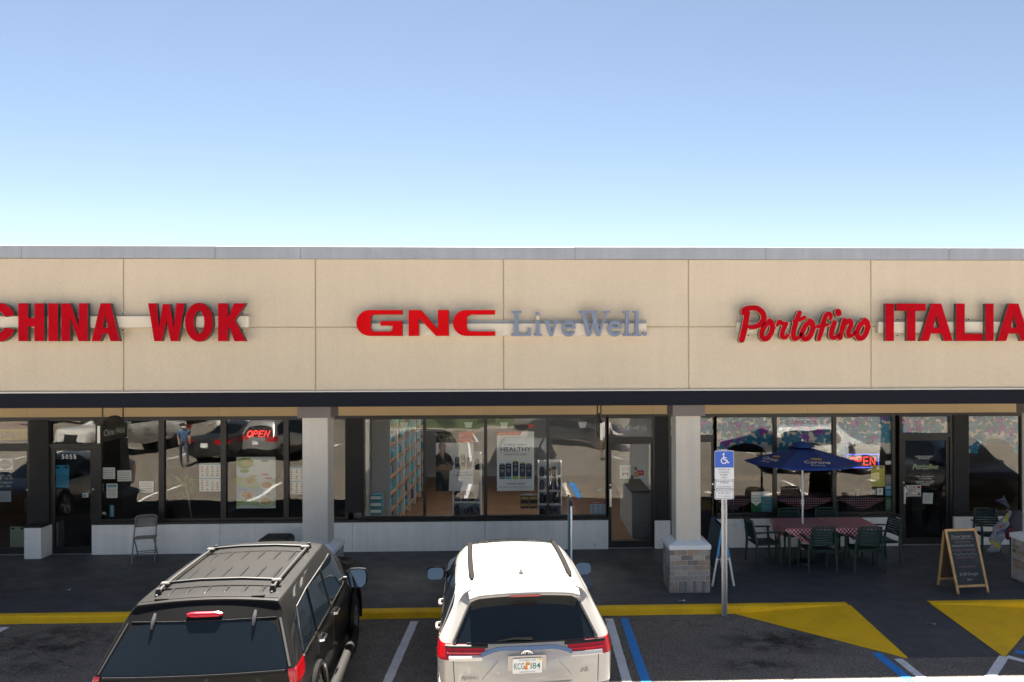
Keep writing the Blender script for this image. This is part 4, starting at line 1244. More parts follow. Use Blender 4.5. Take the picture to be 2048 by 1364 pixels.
# ================================================================== printed grape-leaf film on the restaurant windows
m_fcream = mat('film_cream', (.66, .62, .62), .6); m_fgrey = mat('film_arch_grey', (.45, .46, .50), .6)
m_leaf = [mat('film_leaf_%d' % i, c, .6) for i, c in enumerate(((.010, .20, .42), (.008, .14, .36), (.015, .25, .44), (.010, .22, .34)))]
m_leafo = mat('film_outline', (.02, .015, .03), .6); m_grape = mat('film_grape', (.30, .04, .50), .6); m_grapeo = mat('film_grape_dark', (.05, .01, .09), .6)
m_vine = mat('film_vine', (.12, .02, .14), .6)
LEAF = []
for i in range(40):
    t = 2 * math.pi * i / 40
    r_ = .60 + .34 * abs(math.cos(2.5 * t)) ** 1.1
    if abs(t - math.pi) < .2: r_ *= .5
    LEAF.append((r_ * math.cos(t), r_ * math.sin(t)))
def film(label, x0, x1, y0, ysh, ymid, Y, seed, dens=1.0):
    """Film from the pane's top down to a scalloped arch: ysh at the sides, ymid in the middle."""
    rnd = random.Random(seed)
    a, b = at(x0, ysh, Y), at(x1, y0, Y)
    zt = b.z; zs = a.z; zm = at((x0 + x1) / 2, ymid, Y).z
    W = b.x - a.x
    T = thing('window_film', label, 'window film', (a.x, Y, zs), 'grape leaf films on the restaurant glass')
    def low(f):                                     # lower edge height at fraction f
        if zm == zs: return zs
        c = abs(f - .5) / .36
        return zs + (zm - zs) * math.sqrt(max(0, 1 - c * c)) if c < 1 else zs
    pts = [(0, zt - zs), (0, 0)]
    n = 26
    pts += [(W * i / n, low(i / n) - zs) for i in range(1, n)]
    pts += [(W, 0), (W, zt - zs)]
    me = curve_mesh([pts]); place(me, 'arch_band', m_fgrey, T, (a.x, Y, zs), XA, ZA)
    up = .05 if zm != zs else 0
    pts2 = [(0, zt - zs)] + [(W * i / n, max(low(i / n) + up * (1 if .1 < i / n < .9 else .3) + .012 * math.sin(i * 2.4), zs) - zs) for i in range(n + 1)] + [(W, zt - zs)]
    me = curve_mesh([pts2]); place(me, 'cream_ground', m_fcream, T, (a.x, Y - .0008, zs), XA, ZA)
    out, lf, gr, gro = MB(), [MB() for _ in m_leaf], MB(), MB()
    k = 0
    cells = []
    st = .225 / dens
    nz = int((zt - zs) / st) + 1
    for r_ in range(nz):
        for c in range(int(W / st) + 1):
            cells.append((st * (c + .5 * (r_ % 2)) + rnd.uniform(-.02, .02), (zt - zs) - st * (r_ + .35) + rnd.uniform(-.02, .02)))
    rnd.shuffle(cells)
    cells = [(x, z, 0) for x, z in cells] + [(rnd.uniform(.1, W - .1), rnd.uniform(.08, zt - zs - .08), 1) for _ in range(int(W * (zt - zs) * 7) + 1)]
    for (x, z, gp) in cells:
        if not (.03 < x < W - .03): continue
        if z < low(x / W) - zs + (.07 if zm != zs else .02) or z > zt - zs - .01: continue
        k += 1
        d = .0014 + .0003 * k
        if gp:
            ang = rnd.uniform(-2, 2)
            for j in range(4):
                for i in range(4 - j):
                    gx = min(max(x + (i - (3 - j) / 2) * .042 + rnd.uniform(-.014, .014) + .012 * j * ang, .03), W - .03); gz_ = min(z + .05 - j * .036 + rnd.uniform(-.014, .014), zt - zs - .03)
                    
                    gro.flat(arc(0, 0, .027, .027, 0, 324, 9), (a.x + gx, Y - d, zs + gz_), XA, ZA)
                    gr.flat(arc(0, 0, .0215, .0215, 0, 324, 9), (a.x + gx, Y - d - .0002, zs + gz_), XA, ZA)
            continue
        s_ = rnd.uniform(.125, .148); an = rnd.uniform(0, 6.28)
        ca, sa = math.cos(an), math.sin(an)
        pl = [(s_ * (u * ca - v * sa), s_ * (u * sa + v * ca)) for u, v in LEAF]
        pl = [(min(max(u, -x + .002), W - x - .002), min(v, zt - zs - z - .002)) for u, v in pl]
        out.flat([(u * 1.10, v * 1.10 if z + v * 1.10 < zt - zs else v) for u, v in pl], (a.x + x, Y - d, zs + z), XA, ZA)
        lf[rnd.randrange(4)].flat(pl, (a.x + x, Y - d - .00015, zs + z), XA, ZA)
        for va in (0, 1.25, -1.25, 2.4, -2.4):
            e = (math.cos(an + va), math.sin(an + va)); s9 = s_ * .7
            nx, nz_ = -e[1] * .004, e[0] * .004
            if 0 < x + e[0] * s9 < W and z + e[1] * s9 < zt - zs:
                out.flat([(nx, nz_), (-nx, -nz_), (e[0] * s9, e[1] * s9)], (a.x + x, Y - d - .00025, zs + z), XA, ZA)
    for m_, mb, nm in [(m_leafo, out, 'leaf_outline_print'), (m_grape, gr, 'grape_print'), (m_grapeo, gro, 'grape_outline_print')] + [(m_leaf[i], lf[i], 'leaf_print') for i in range(4)]:
        if mb.v: stuff(mb.build(nm, m_, T, fix=False))
YF = Y_GLASS + .045
film('leaf-printed film on the window pane behind the accessible parking sign', 1434, 1547, 826, 908, 886, YF, 1)
film('leaf-printed film on the window pane behind the blue parasol', 1554, 1666, 826, 906, 884, YF, 2)
film('leaf-printed film on the window pane with the bordered neon sign', 1673, 1785, 826, 908, 884, YF, 3)
film('leaf-printed film on the transom behind the brick-footed column', 1342, 1426, 828, 872, 872, YF, 4)
film('leaf-printed film on the transom of the dining room door', 1802, 1897, 827, 871, 871, YF, 5)
film('leaf-printed film on the window right of the dining room door', 1938, 2042, 825, 906, 878, YF, 6)

# ================================================================== outdoor table, parasol, chairs
def gingham():
    M = bpy.data.materials.new('red_gingham'); M.use_nodes = True
    nt = M.node_tree; b = nt.nodes['Principled BSDF']; L = nt.links.new
    uv = _n(nt, 'ShaderNodeUVMap'); sx = _n(nt, 'ShaderNodeSeparateXYZ'); L(uv.outputs[0], sx.inputs[0])
    st = []
    for i in (0, 1):
        m1 = _n(nt, 'ShaderNodeMath', operation='MULTIPLY'); m1.inputs[1].default_value = 1 / .052; L(sx.outputs[i], m1.inputs[0])
        m2 = _n(nt, 'ShaderNodeMath', operation='FRACT'); L(m1.outputs[0], m2.inputs[0])
        m3 = _n(nt, 'ShaderNodeMath', operation='GREATER_THAN'); m3.inputs[1].default_value = .5; L(m2.outputs[0], m3.inputs[0])
        st.append(m3.outputs[0])
    ad = _n(nt, 'ShaderNodeMath', operation='ADD'); L(st[0], ad.inputs[0]); L(st[1], ad.inputs[1])
    hf = _n(nt, 'ShaderNodeMath', operation='MULTIPLY'); hf.inputs[1].default_value = .5; L(ad.outputs[0], hf.inputs[0])
    cr = _n(nt, 'ShaderNodeValToRGB'); cr.color_ramp.interpolation = 'CONSTANT'
    cr.color_ramp.elements[0].color = (.66, .62, .64, 1); cr.color_ramp.elements[0].position = 0
    cr.color_ramp.elements[1].color = (.36, .05, .085, 1); cr.color_ramp.elements[1].position = .25
    e = cr.color_ramp.elements.new(.75); e.color = (.21, .008, .025, 1)
    L(hf.outputs[0], cr.inputs[0]); L(cr.outputs[0], b.inputs['Base Color'])
    b.inputs['Roughness'].default_value = .6
    MATS['red_gingham'] = M
    return M
m_ging = gingham()
def uvmesh(name, rows, uvs, m_, parent):
    mb = MB(); mb.grid(rows)
    me = mb.mesh(name, m_, smooth='all', fix=False)
    ul = me.uv_layers.new(name='UVMap')
    flat_ = [u for r_ in uvs for u in r_]
    for lp in me.loops: ul.data[lp.index].uv = flat_[lp.vertex_index]
    return link(name, me, parent)
def cloth(parent, x0, x1, y0, y1, z, drops, turn=R(45), n=24):
    """Square cloth laid cornerwise: flat top plus pointed hangs; drops = (front, back, left, right) depth of the points."""
    ca, sa = math.cos(turn), math.sin(turn)
    uvf = lambda x, y: (x * ca - y * sa, x * sa + y * ca)
    rows, uv = [], []
    for j in range(n + 1):
        y = y0 + (y1 - y0) * j / n
        rows.append([(x0 + (x1 - x0) * i / n, y, z) for i in range(n + 1)]); uv.append([uvf(x0 + (x1 - x0) * i / n, y) for i in range(n + 1)])
    uvmesh('cloth_top', rows, uv, m_ging, parent)
    for side, dp in zip(('f', 'b', 'l', 'r'), drops):
        if not dp: continue
        rows, uv = [], []
        for j in range(9):
            t = j / 8
            rw, uw = [], []
            for i in range(n + 1):
                f = i / n
                d = (.05 + dp * (1 - abs(2 * f - 1)) ** 1.0) * t
                bulge = .012 * math.sin(f * 19) * t + .025 * t * (1 - abs(2 * f - 1))
                if side == 'f': p, q = (x0 + (x1 - x0) * f, y0 - .004 - bulge, z - d), (x0 + (x1 - x0) * f, y0 - d)
                if side == 'b': p, q = (x0 + (x1 - x0) * f, y1 + .004 + bulge, z - d), (x0 + (x1 - x0) * f, y1 + d)
                if side == 'l': p, q = (x0 - .004 - bulge, y0 + (y1 - y0) * f, z - d), (x0 - d, y0 + (y1 - y0) * f)
                if side == 'r': p, q = (x1 + .004 + bulge, y0 + (y1 - y0) * f, z - d), (x1 + d, y0 + (y1 - y0) * f)
                rw.append(p); uw.append(uvf(*q))
            rows.append(rw); uv.append(uw)
        uvmesh('cloth_hang', rows, uv, m_ging, parent)
m_gres = mat('green_resin', (.010, .033, .028), .45, var=.12, vs=5)
ZT = Z_WALK + .745
tx0, tx1, ty0, ty1 = 4.85, 6.66, 14.70, 15.66
tx0 = at(1572, 1059, 14.70).x; tx1 = tx0 + 1.80
tm = (tx0 + tx1) / 2
def table(x0, x1, label):
    T = thing('patio_table', label, 'table', ((x0 + x1) / 2, (ty0 + ty1) / 2, Z_WALK), 'patio tables pushed together')
    q = MB(); q.box(x0 + .015, x1 - .015, ty0 + .015, ty1 - .015, ZT - .04, ZT - .006); q.build('table_top', m_gres, T, bevel=.006)
    for xx in (x0 + .09, x1 - .09):
        for yy in (ty0 + .09, ty1 - .09):
            q = MB(); q.cyl((xx, yy, Z_WALK), (xx, yy, ZT - .041), .025, .03, n=10); q.build('leg', m_gres, T, smooth=True)
table(tx0, tm - .01, 'dark green patio table the parasol pole passes through')
table(tm + .01, tx1, 'dark green patio table next to the parasol table')
T = thing('tablecloth', 'red gingham cloth with a deep pointed hang by the parasol pole', 'tablecloth', (tx0, ty0, ZT), 'gingham tablecloths outdoors')
cloth(T, tx0, tm - .004, ty0, ty1, ZT, (.27, .1, .26, 0))
T = thing('tablecloth', 'red gingham cloth with a short pointed hang on the table away from the pole', 'tablecloth', (tm, ty0, ZT), 'gingham tablecloths outdoors')
cloth(T, tm + .004, tx1, ty0, ty1, ZT + .003, (.17, .1, 0, .12))

def resin_chair():
    T = thing('resin_chair', 'dark green slatted resin armchair', 'chair', (0, 0, 0), 'green patio chairs')
    def bent(z):                     # back leans away
        return -.22 - max(0, z - .42) * .20
    q = MB()
    rows = []
    for j in range(7):
        y = -.21 + .44 * j / 6
        rows.append([(x, y, .425 - .012 * math.cos(x * 6) + (.012 if j == 6 else 0)) for x in (-.235, -.12, 0, .12, .235)])
    q.grid(rows); q.grid([[(x, y, z - .022) for x, y, z in r_] for r_ in rows])
    s_ = q.build('seat', m_gres, T, smooth='all')
    sd = s_.modifiers.new('thick', 'SOLIDIFY'); sd.thickness = .014
    nsl = 8
    for i in range(nsl):
        z0 = .50 + i * .046
        wd = .205 + .012 * math.sin(i / (nsl - 1) * math.pi) - (.03 if i == nsl - 1 else 0)
        b_ = MB()
        rows = []
        for zz in (z0, z0 + .041):
            rows.append([(x, bent(zz) - .03 * (1 - (x / .22) ** 2), zz + (.012 * (1 - (x / .22) ** 2) if i == nsl - 1 else 0)) for x in np.linspace(-wd, wd, 7)])
        b_.grid(rows)
        o = b_.build('back_slat', m_gres, T, smooth='all')
        m_ = o.modifiers.new('thick', 'SOLIDIFY'); m_.thickness = .014; m_.offset = 0
    for sx in (-1, 1):
        q = MB(); q.tube([(sx * .265, bent(.3) - .03, 0), (sx * .25, bent(.42) - .01, .43), (sx * .225, bent(.62), .62), (sx * .20, bent(.86), .86)], [.022, .026, .022, .018], n=8); q.build('leg', m_gres, T, smooth=True)
        q = MB(); q.tube([(sx * .275, .25, 0), (sx * .262, .21, .42), (sx * .268, .20, .63)], [.022, .026, .022], n=8); q.build('leg', m_gres, T, smooth=True)
        q = MB()
        q.grid([[(sx * (.268 + dx), y, .64 + .012 * math.sin((y + .25) * 6)) for y in np.linspace(-.27, .24, 7)] for dx in (-.028, 0, .028)])
        o = q.build('armrest', m_gres, T, smooth='all'); m_ = o.modifiers.new('thick', 'SOLIDIFY'); m_.thickness = .022
    return T
proto = resin_chair()
cmap = child_map()
first = [True]
def put_chair(x, y, face, label):
    T = proto if first[0] else copy_tree(proto, cmap)
    first[0] = False
    T.location = (x, y, Z_WALK); T.rotation_euler = (0, 0, face); T['label'] = label
put_chair(ux(1639, 14.45, 1100), 14.56, R(2), 'green slatted chair at the front of the table, nearer the parasol pole')
put_chair(ux(1732.5, 14.45, 1100), 14.55, R(-2), 'green slatted chair at the front of the table, away from the parasol pole')
put_chair(tx0 - .30, 15.12, R(-84), 'green slatted chair at the end of the table by the blue A-frame')
put_chair(tx1 + .22, 15.18, R(97), 'green slatted chair at the end of the table by the dining room door')
put_chair(ux(1583, 15.9, 1030), 15.76, R(182), 'green slatted chair against the window on the parasol pole side')
put_chair(ux(1657, 15.9, 1030), 15.78, R(178), 'green slatted chair against the window behind the table away from the pole')
put_chair(ux(1986, 15.5, 1030), 15.55, R(172), 'green slatted chair under the white printed bag')

# parasol
m_navyc = mat('navy_canvas', (.004, .036, .21), .75, var=.1, vs=4, bump=.2, bs=180)
m_pole = mat('white_pole', (.62, .63, .66), .4)
PXU = at(1605, 1000, 15.12)
U = thing('parasol', 'navy blue beer parasol with white crown lettering standing in the table', 'parasol', (PXU.x, 15.12, Z_WALK))
ux0, uy0 = PXU.x, 15.12
RIM, ZR, ZA_ = 1.10, 2.045, 2.36
angs = [R(227 + 60 * i) for i in range(6)]
rimp = [Vector((ux0 + RIM * math.cos(t), uy0 + RIM * math.sin(t), ZR)) for t in angs]
apex = Vector((ux0, uy0, ZA_))
for i in range(6):
    a_, b_ = rimp[i], rimp[(i + 1) % 6]
    q = MB(); rows = []
    for j in range(9):
        t = .10 + .90 * j / 8
        pa, pb = apex.lerp(a_, t), apex.lerp(b_, t)
        rows.append([pa.lerp(pb, k / 8) - Vector((0, 0, .035 * t * math.sin(math.pi * k / 8) + .03 * math.sin(math.pi * t) * 0)) for k in range(9)])
    q.grid(rows); o = q.build('canopy_panel', m_navyc, U, smooth='all')
    m_ = o.modifiers.new('thick', 'SOLIDIFY'); m_.thickness = .003
    rb = MB(); rb.tube([apex - Vector((0, 0, .05)), a_ - Vector((0, 0, .015))], .008, n=6); rb.build('rib', m_pole, U)
q = MB(); rows = []
for r_, dz in ((.02, .10), (.12, .07), (.24, .0)):
    rows.append([(ux0 + r_ * math.cos(R(227 + 20 * k)), uy0 + r_ * math.sin(R(227 + 20 * k)), ZA_ + dz - .02) for k in range(19)])
q.grid(rows); q.build('vent_cap', m_navyc, U, smooth='all')
q = MB(); q.cyl((ux0, uy0, ZA_ + .07), (ux0, uy0, ZA_ + .13), .02, .012, n=10); q.build('finial', m_pole, U)
q = MB(); q.cyl((ux0, uy0, Z_WALK + .05), (ux0, uy0, ZA_ + .06), .019, n=12); q.build('pole', m_pole, U, smooth=True)
q = MB(); q.cyl((ux0, uy0, 1.22), (ux0, uy0, 1.32), .03, n=12); q.build('collar', m_pole, U, smooth=True)
q = MB(); q.lathe([(.0, .0), (.24, 0), (.24, .04), (.10, .07), (.035, .09), (.035, .25), (.0, .25)], (ux0, uy0, Z_WALK)); q.build('base', m_blk, U, smooth=True)
m_crown = mat('gold_crown', (.45, .30, .06), .6)
for i, hs in ((0, 1.0), (5, .9)):
    a_, b_ = rimp[i], rimp[(i + 1) % 6]
    ud = (b_ - a_).normalized(); mid = (a_ + b_) / 2
    vd = (apex - mid); vd = (vd - ud * vd.dot(ud)).normalized()
    nn = ud.cross(vd)
    c0 = mid + vd * .20 + nn * .012 + ud * (.18 if i == 0 else .02)
    wtext('Corona', .115, m_whitep, U, c0, width=.46, u=ud, v=vd, bold=.02)
    wtext('Extra', .065, m_whitep, U, c0 - vd * .10, width=.24, u=ud, v=vd)
    cr = [(-.09, 0), (.09, 0), (.11, .09), (.06, .05), (.04, .10), (0, .06), (-.04, .10), (-.06, .05), (-.11, .09)]
    me = curve_mesh([cr]); place(me, 'crown_print', m_crown, U, c0 + vd * .145, ud, vd)

# ================================================================== street furniture
# accessible parking sign
PP = gz(1443, 1225)
SPX, SPY = PP.x, 12.40
S = thing('parking_sign', 'accessible parking sign with three plates on a steel post at the kerb', 'sign', (SPX, SPY, 0))
zb_, zt_ = 1.83, 2.60
q = MB()
for x0, x1, y0, y1 in ((-.018, .018, .014, .02), (-.03, -.0185, -.012, .02), (.0185, .03, -.012, .02), (-.045, -.0305, -.018, -.012), (.0305, .045, -.018, -.012)):
    q.box(SPX + x0, SPX + x1, SPY + y0, SPY + y1, -.02, 2.62)
q.build('post', m_steel, S)
q = MB()
for i in range(72):
    z_ = .05 + i * .025
    q.cyl((SPX, SPY + .0138, z_), (SPX, SPY + .0125, z_), .006, n=6)
q.build('punched_hole', m_blk, S)
m_sgn = mat('sign_white', (.66, .68, .72), .45); m_sblue = mat('sign_blue', (.008, .09, .50), .45); m_sgrey = mat('sign_border_grey', (.10, .12, .17), .5)
def plate(z0, z1, w_, name='plate'):
    me = curve_mesh([rrect(-w_ / 2, w_ / 2, z0, z1, .022)], .003)
    return place(me, name, m_sgn, S, (SPX, SPY - .022, 0), XA, ZA)
ft = SPY - .0243
p1 = plate(2.145, 2.60, .305)
me = curve_mesh([[(-.148, 2.335), (.148, 2.335)] + arc(.128, 2.573, .02, .02, 0, 90, 4) + arc(-.128, 2.573, .02, .02, 90, 180, 4)])
place(me, 'blue_field', m_sblue, p1, (SPX, ft, 0), XA, ZA)
wc = [([(-.012, .075)], .0165), ([(-.010, .045), (-.004, -.01), (.035, -.01), (.058, -.058), (.072, -.052)], .0085), ([(-.006, .022), (.03, .022)], .007), (smooth_line([(-.022, .02), (-.045, -.005), (-.045, -.04), (-.018, -.066), (.016, -.062), (.034, -.036)]), .0078)]
me = stroke_mesh([(s_, r_) for s_, r_ in wc], 90); place(me, 'wheelchair_symbol', m_sgn, p1, (SPX, ft - .0012, 2.468), XA, ZA)
for i, t in enumerate(('PARKING BY', 'DISABLED', 'PERMIT', 'ONLY')):
    wtext(t, .026, m_sgrey, p1, (SPX, ft, 2.293 - .042 * i), width=(.2, .165, .13, .10)[i], bold=.012)
p2 = plate(1.992, 2.138, .305); p3 = plate(1.838, 1.985, .305)
for zz, pl, ts in ((2.065, p2, (('VAN', .034, .13, .018), ('ACCESSIBLE', .024, .22, -.04))), (1.911, p3, (('$ 250 FINE', .024, .19, .012), ('F. S. 318.14', .024, .19, -.036)))):
    o_, i_ = rrect(-.142, .142, -.062, .062, .02), rrect(-.134, .134, -.054, .054, .016)
    place(curve_mesh([o_, i_]), 'border_print', m_sgrey, pl, (SPX, ft, zz), XA, ZA)
    for t, h_, w_, dz in ts: wtext(t, h_, m_sgrey, pl, (SPX, ft, zz + dz), width=w_, bold=.012)
for zz in (2.58, 2.16, 2.12, 2.01, 1.97, 1.86):
    q = MB(); q.cyl((SPX, ft + .001, zz), (SPX, ft - .005, zz), .007, n=8); q.build('bolt', m_steel, S)

# chalkboard A-frame
m_pine = mat('pine_wood', (.46, .28, .12), .6, var=.2, vs=9); m_chalkb = mat('chalkboard', (.016, .022, .027), .7, var=.5, vs=3)
m_chk = mat('chalk_white', (.26, .28, .29), .9); m_chkp = mat('chalk_pink', (.19, .10, .135), .9)
B = thing('chalkboard', 'wooden A-frame chalkboard with the dinner specials on the walk', 'sign', (0, 0, 0))
f0, f1 = gz(1917, 1190, Z_WALK), gz(1977, 1187, Z_WALK)
bx_ = gz(1876, 1172, Z_WALK)
tl = at(1892, 1062, 13.22)
fd = (f1 - f0).normalized(); Wd = .545
B.location = (f0 + fd * Wd / 2)
f1 = f0 + fd * Wd
t0 = Vector((tl.x, 13.24, 1.14)); t1 = t0 + fd * Wd
nf = fd.cross((t0 - f0).normalized()).normalized()
if nf.y > 0: nf = -nf
def rail(p, q_, w_, mm, nm, par=B, sd=None, t=.022):
    b_ = MB(); b_.bar(p, q_, w_, t, side=sd or fd); return b_.build(nm, mm, par, bevel=.003)
upd = (t0 - f0).normalized()
for p, q_ in ((f0, t0), (f1, t1)): rail(p + upd * .02, q_, .042, m_pine, 'leg')
for p, q_ in ((f0, t0), (f1, t1)):
    k = MB(); k.bar(p - upd * .004, p + upd * .019, .044, .024, side=fd); k.build('rubber_foot', m_blk, B)
rail(t0 + fd * .021 - upd * .018, t1 - fd * .021 - upd * .018, .042, m_pine, 'top_rail', sd=upd)
lo = .135
rail(f0 + fd * .021 + upd * lo, f1 - fd * .021 + upd * lo, .04, m_pine, 'bottom_rail', sd=upd)
b_ = MB()
cmid = (f0 + f1) / 2 + upd * ((t0 - f0).length / 2 + .05)
b_.obox(cmid - nf * .004, fd * (Wd / 2 - .02), nf * .004, upd * ((t0 - f0).length / 2 - .09)); b_.build('board', m_chalkb, B)
LB = (t0 - f0).length
def chalk(t, fy, h_, m_, fx=.5, w_=None): wtext(t, h_, m_, B, f0 + fd * (Wd * fx) + upd * (LB * (1 - fy)) + nf * .0022, width=w_, u=fd, v=upd, shear=.12)
for t, fy, h_, m_, w_ in (('Dinner Specials', .135, .045, m_chk, .36), ('Seafood Bisque', .215, .036, m_chkp, .30), ('Marinated Sea Chowder', .275, .034, m_chk, .42), ('Surrogate of Basil Pesto', .34, .034, m_chkp, .42), ('Grilled Lemon Snapper', .455, .036, m_chkp, .36), ('Penne Sauce', .595, .034, m_chkp, .30), ('$1.00 Draught', .715, .048, m_chk, .34), ('Beer', .79, .036, m_chk, .10)):
    chalk(t, fy, h_, m_, .48, w_)
for fy, am in ((.155, .004), (.395, .014)):
    b_ = MB(); b_.tube([f0 + fd * (Wd * (.12 + .76 * i / 24)) + upd * (LB * (1 - fy) + am * math.sin(i * 1.05)) + nf * .003 for i in range(25)], .003, n=4); b_.build('chalk_line', m_chk, B)
# rear frame
back0 = Vector((bx_.x, bx_.y, Z_WALK)); back1 = back0 + fd * Wd
tb0, tb1 = t0 - nf * .035 + Vector((0, 0, -.02)), t1 - nf * .035 + Vector((0, 0, -.02))
bu = (tb0 - back0).normalized()
for p, q_ in ((back0, tb0), (back1, tb1)): rail(p + bu * .02, q_, .042, m_pine, 'leg')
for p in (back0, back1):
    k = MB(); k.bar(p - bu * .004, p + bu * .019, .044, .024, side=fd); k.build('rubber_foot', m_blk, B)
rail(back0 + fd * .021 + bu * lo, back1 - fd * .021 + bu * lo, .04, m_pine, 'bottom_rail', sd=bu)
rail(tb0 + fd * .021 - bu * .03, tb1 - fd * .021 - bu * .03, .042, m_pine, 'top_rail', sd=bu)
b_ = MB(); b_.obox((back0 + back1) / 2 + bu * ((tb0 - back0).length / 2 + .05), fd * (Wd / 2 - .02), bu.cross(fd) * .003, bu * ((tb0 - back0).length / 2 - .09)); b_.build('board', mat('hardboard_back', (.10, .065, .04), .8), B)

# blue folding A-frame seen from its side
m_abl = mat('bright_blue_plastic', (.01, .22, .50), .45); m_awh = mat('white_plastic', (.62, .64, .68), .5); m_adk = mat('teal_face', (.01, .055, .085), .5)
yf, yk = 13.62, 14.35
L0, L1 = gz(1420, 1166, Z_WALK), gz(1465, 1170, Z_WALK)
ax_, az_ = (L0.x + L1.x) / 2, 1.14
A = thing('sidewalk_sign', 'blue and white folding A-frame sign seen from its side behind the sign post', 'sign', (ax_, yf, Z_WALK))
for sx, fx in ((-1, ax_ - .19), (1, ax_ + .19)):
    for yy in (yf, yk):
        p, q_ = Vector((fx, yy, Z_WALK)), Vector((ax_ + sx * .012, yy, az_))
        mdp = p.lerp(q_, .48)
        b_ = MB(); b_.bar(p, mdp, .03, .035, side=YA); b_.build('leg', m_awh, A, bevel=.003)
        b_ = MB(); b_.bar(mdp, q_, .034, .04, side=YA); b_.build('side_rail', m_abl, A, bevel=.003)
    p0, p1 = Vector((fx, 0, Z_WALK)).lerp(Vector((ax_ + sx * .012, 0, az_)), .30), Vector((ax_ + sx * .012, 0, az_))
    b_ = MB(); o_ = Vector((sx * .024, 0, 0))
    b_.add([p0 + o_ + YA * (yf - .01), p1 + o_ + YA * (yf - .01), p1 + o_ + YA * (yk + .01), p0 + o_ + YA * (yk + .01)], [(0, 1, 2, 3)]); o = b_.build('face_panel', m_adk, A)
    md = o.modifiers.new('thick', 'SOLIDIFY'); md.thickness = .006
b_ = MB(); b_.bar((ax_ - .105, yf - .01, .58), (ax_ + .105, yf - .01, .585), .014, .014, side=YA); b_.build('spreader', m_awh, A)

# banner stand by the middle shop, edge-on
xb = at(1142, 1050, 13.85).x
Bn = thing('banner_stand', 'slim aluminium poster stand seen edge-on beside the white SUV', 'sign', (xb, 14.2, Z_WALK))
m_alu2 = mat('satin_aluminium', (.55, .58, .62), .35, metal=.7); m_pblu = mat('poster_blue_green', (.08, .30, .42), .5, var=.6, vs=4)
ya_, yb_ = 13.75, 14.62
for yy in (ya_, yb_):
    b_ = MB(); b_.box(xb - .018, xb + .018, yy - .022, yy + .022, Z_WALK + .06, 1.50); b_.build('upright', m_alu2, Bn, bevel=.004)
b_ = MB(); b_.tube([(xb, ya_ - .02, 1.50), (xb, ya_ + .03, 1.535), (xb, yb_ - .03, 1.535), (xb, yb_ + .02, 1.50)], .02, n=10); b_.build('top_rail', m_blk, Bn, smooth=True)
b_ = MB(); b_.box(xb - .008, xb + .008, ya_ + .023, yb_ - .023, .36, 1.49); b_.build('poster_panel', m_pblu, Bn)
pf = [(-.006, 1.3, .75, .10, m_lime), (-.006, 1.12, .6, .07, m_whitep)]
b_ = MB(); rows = []
gx = xb + .02
bc = gz(1163, 1150, Z_WALK)
for (hx_, hy_, z_) in ((.33, .52, .0), (.33, .52, .05), (.26, .46, .085), (.02, .1, .10)):
    rows.append(rrect(-hx_, hx_, -hy_, hy_, min(.06, hx_ * .9), 4))
q = MB(); q.grid([[(gx + x, 14.05 + y, Z_WALK + z_) for x, y in r_ + [r_[0]]] for r_, z_ in zip(rows, (0, .05, .085, .10))])
q.build('base', mat('blue_grey_plastic', (.13, .16, .21), .5), Bn, smooth=True)

# folding chair
m_fold = mat('taupe_steel', (.20, .185, .175), .42, metal=.2, var=.06)
FC = thing('folding_chair', 'taupe steel folding chair against the white low wall', 'chair', (0, 0, 0))
for sx in (-1, 1):
    q = MB(); q.tube([(sx * .20, .27, 0), (sx * .195, .10, .40), (sx * .19, -.10, .80)], .0125, n=8); q.build('front_leg', m_fold, FC, smooth=True)
    q = MB(); q.tube([(sx * .175, -.26, 0), (sx * .175, -.06, .24), (sx * .172, .16, .43)], .0115, n=8); q.build('rear_leg', m_fold, FC, smooth=True)
q = MB(); q.tube([(-.19, -.10, .80), (-.17, -.115, .835), (-.12, -.122, .85), (.12, -.122, .85), (.17, -.115, .835), (.19, -.10, .80)], .0125, n=8); q.build('top_tube', m_fold, FC, smooth=True)
q = MB(); rows = [[(x, -.045 - .22 * (z_ - .64) * 2 - .025 * (1 - (x / .19) ** 2), z_) for x in np.linspace(-.185, .185, 9)] for z_ in (.63, .69, .76, .835)]
q.grid(rows); o = q.build('backrest', m_fold, FC, smooth='all'); md = o.modifiers.new('thick', 'SOLIDIFY'); md.thickness = .006
q = MB(); q.prism(rrect(-.195, .195, -.19, .20, .05), (0, .0, .425), XA, Vector((0, 1, .06)), (0, 0, .022)); q.build('seat', m_fold, FC, bevel=.006)
for yy, zz, hw_ in ((.22, .13, .2), (-.19, .085, .175), (-.15, .13, .175)):
    q = MB(); q.cyl((-hw_, yy, zz), (hw_, yy, zz), .008, n=8); q.build('crossbar', m_fold, FC, smooth=True)
fp = gz(290, 1117, Z_WALK)
FC.location = (fp.x + .04, 15.93, Z_WALK); FC.rotation_euler = (0, 0, R(196))

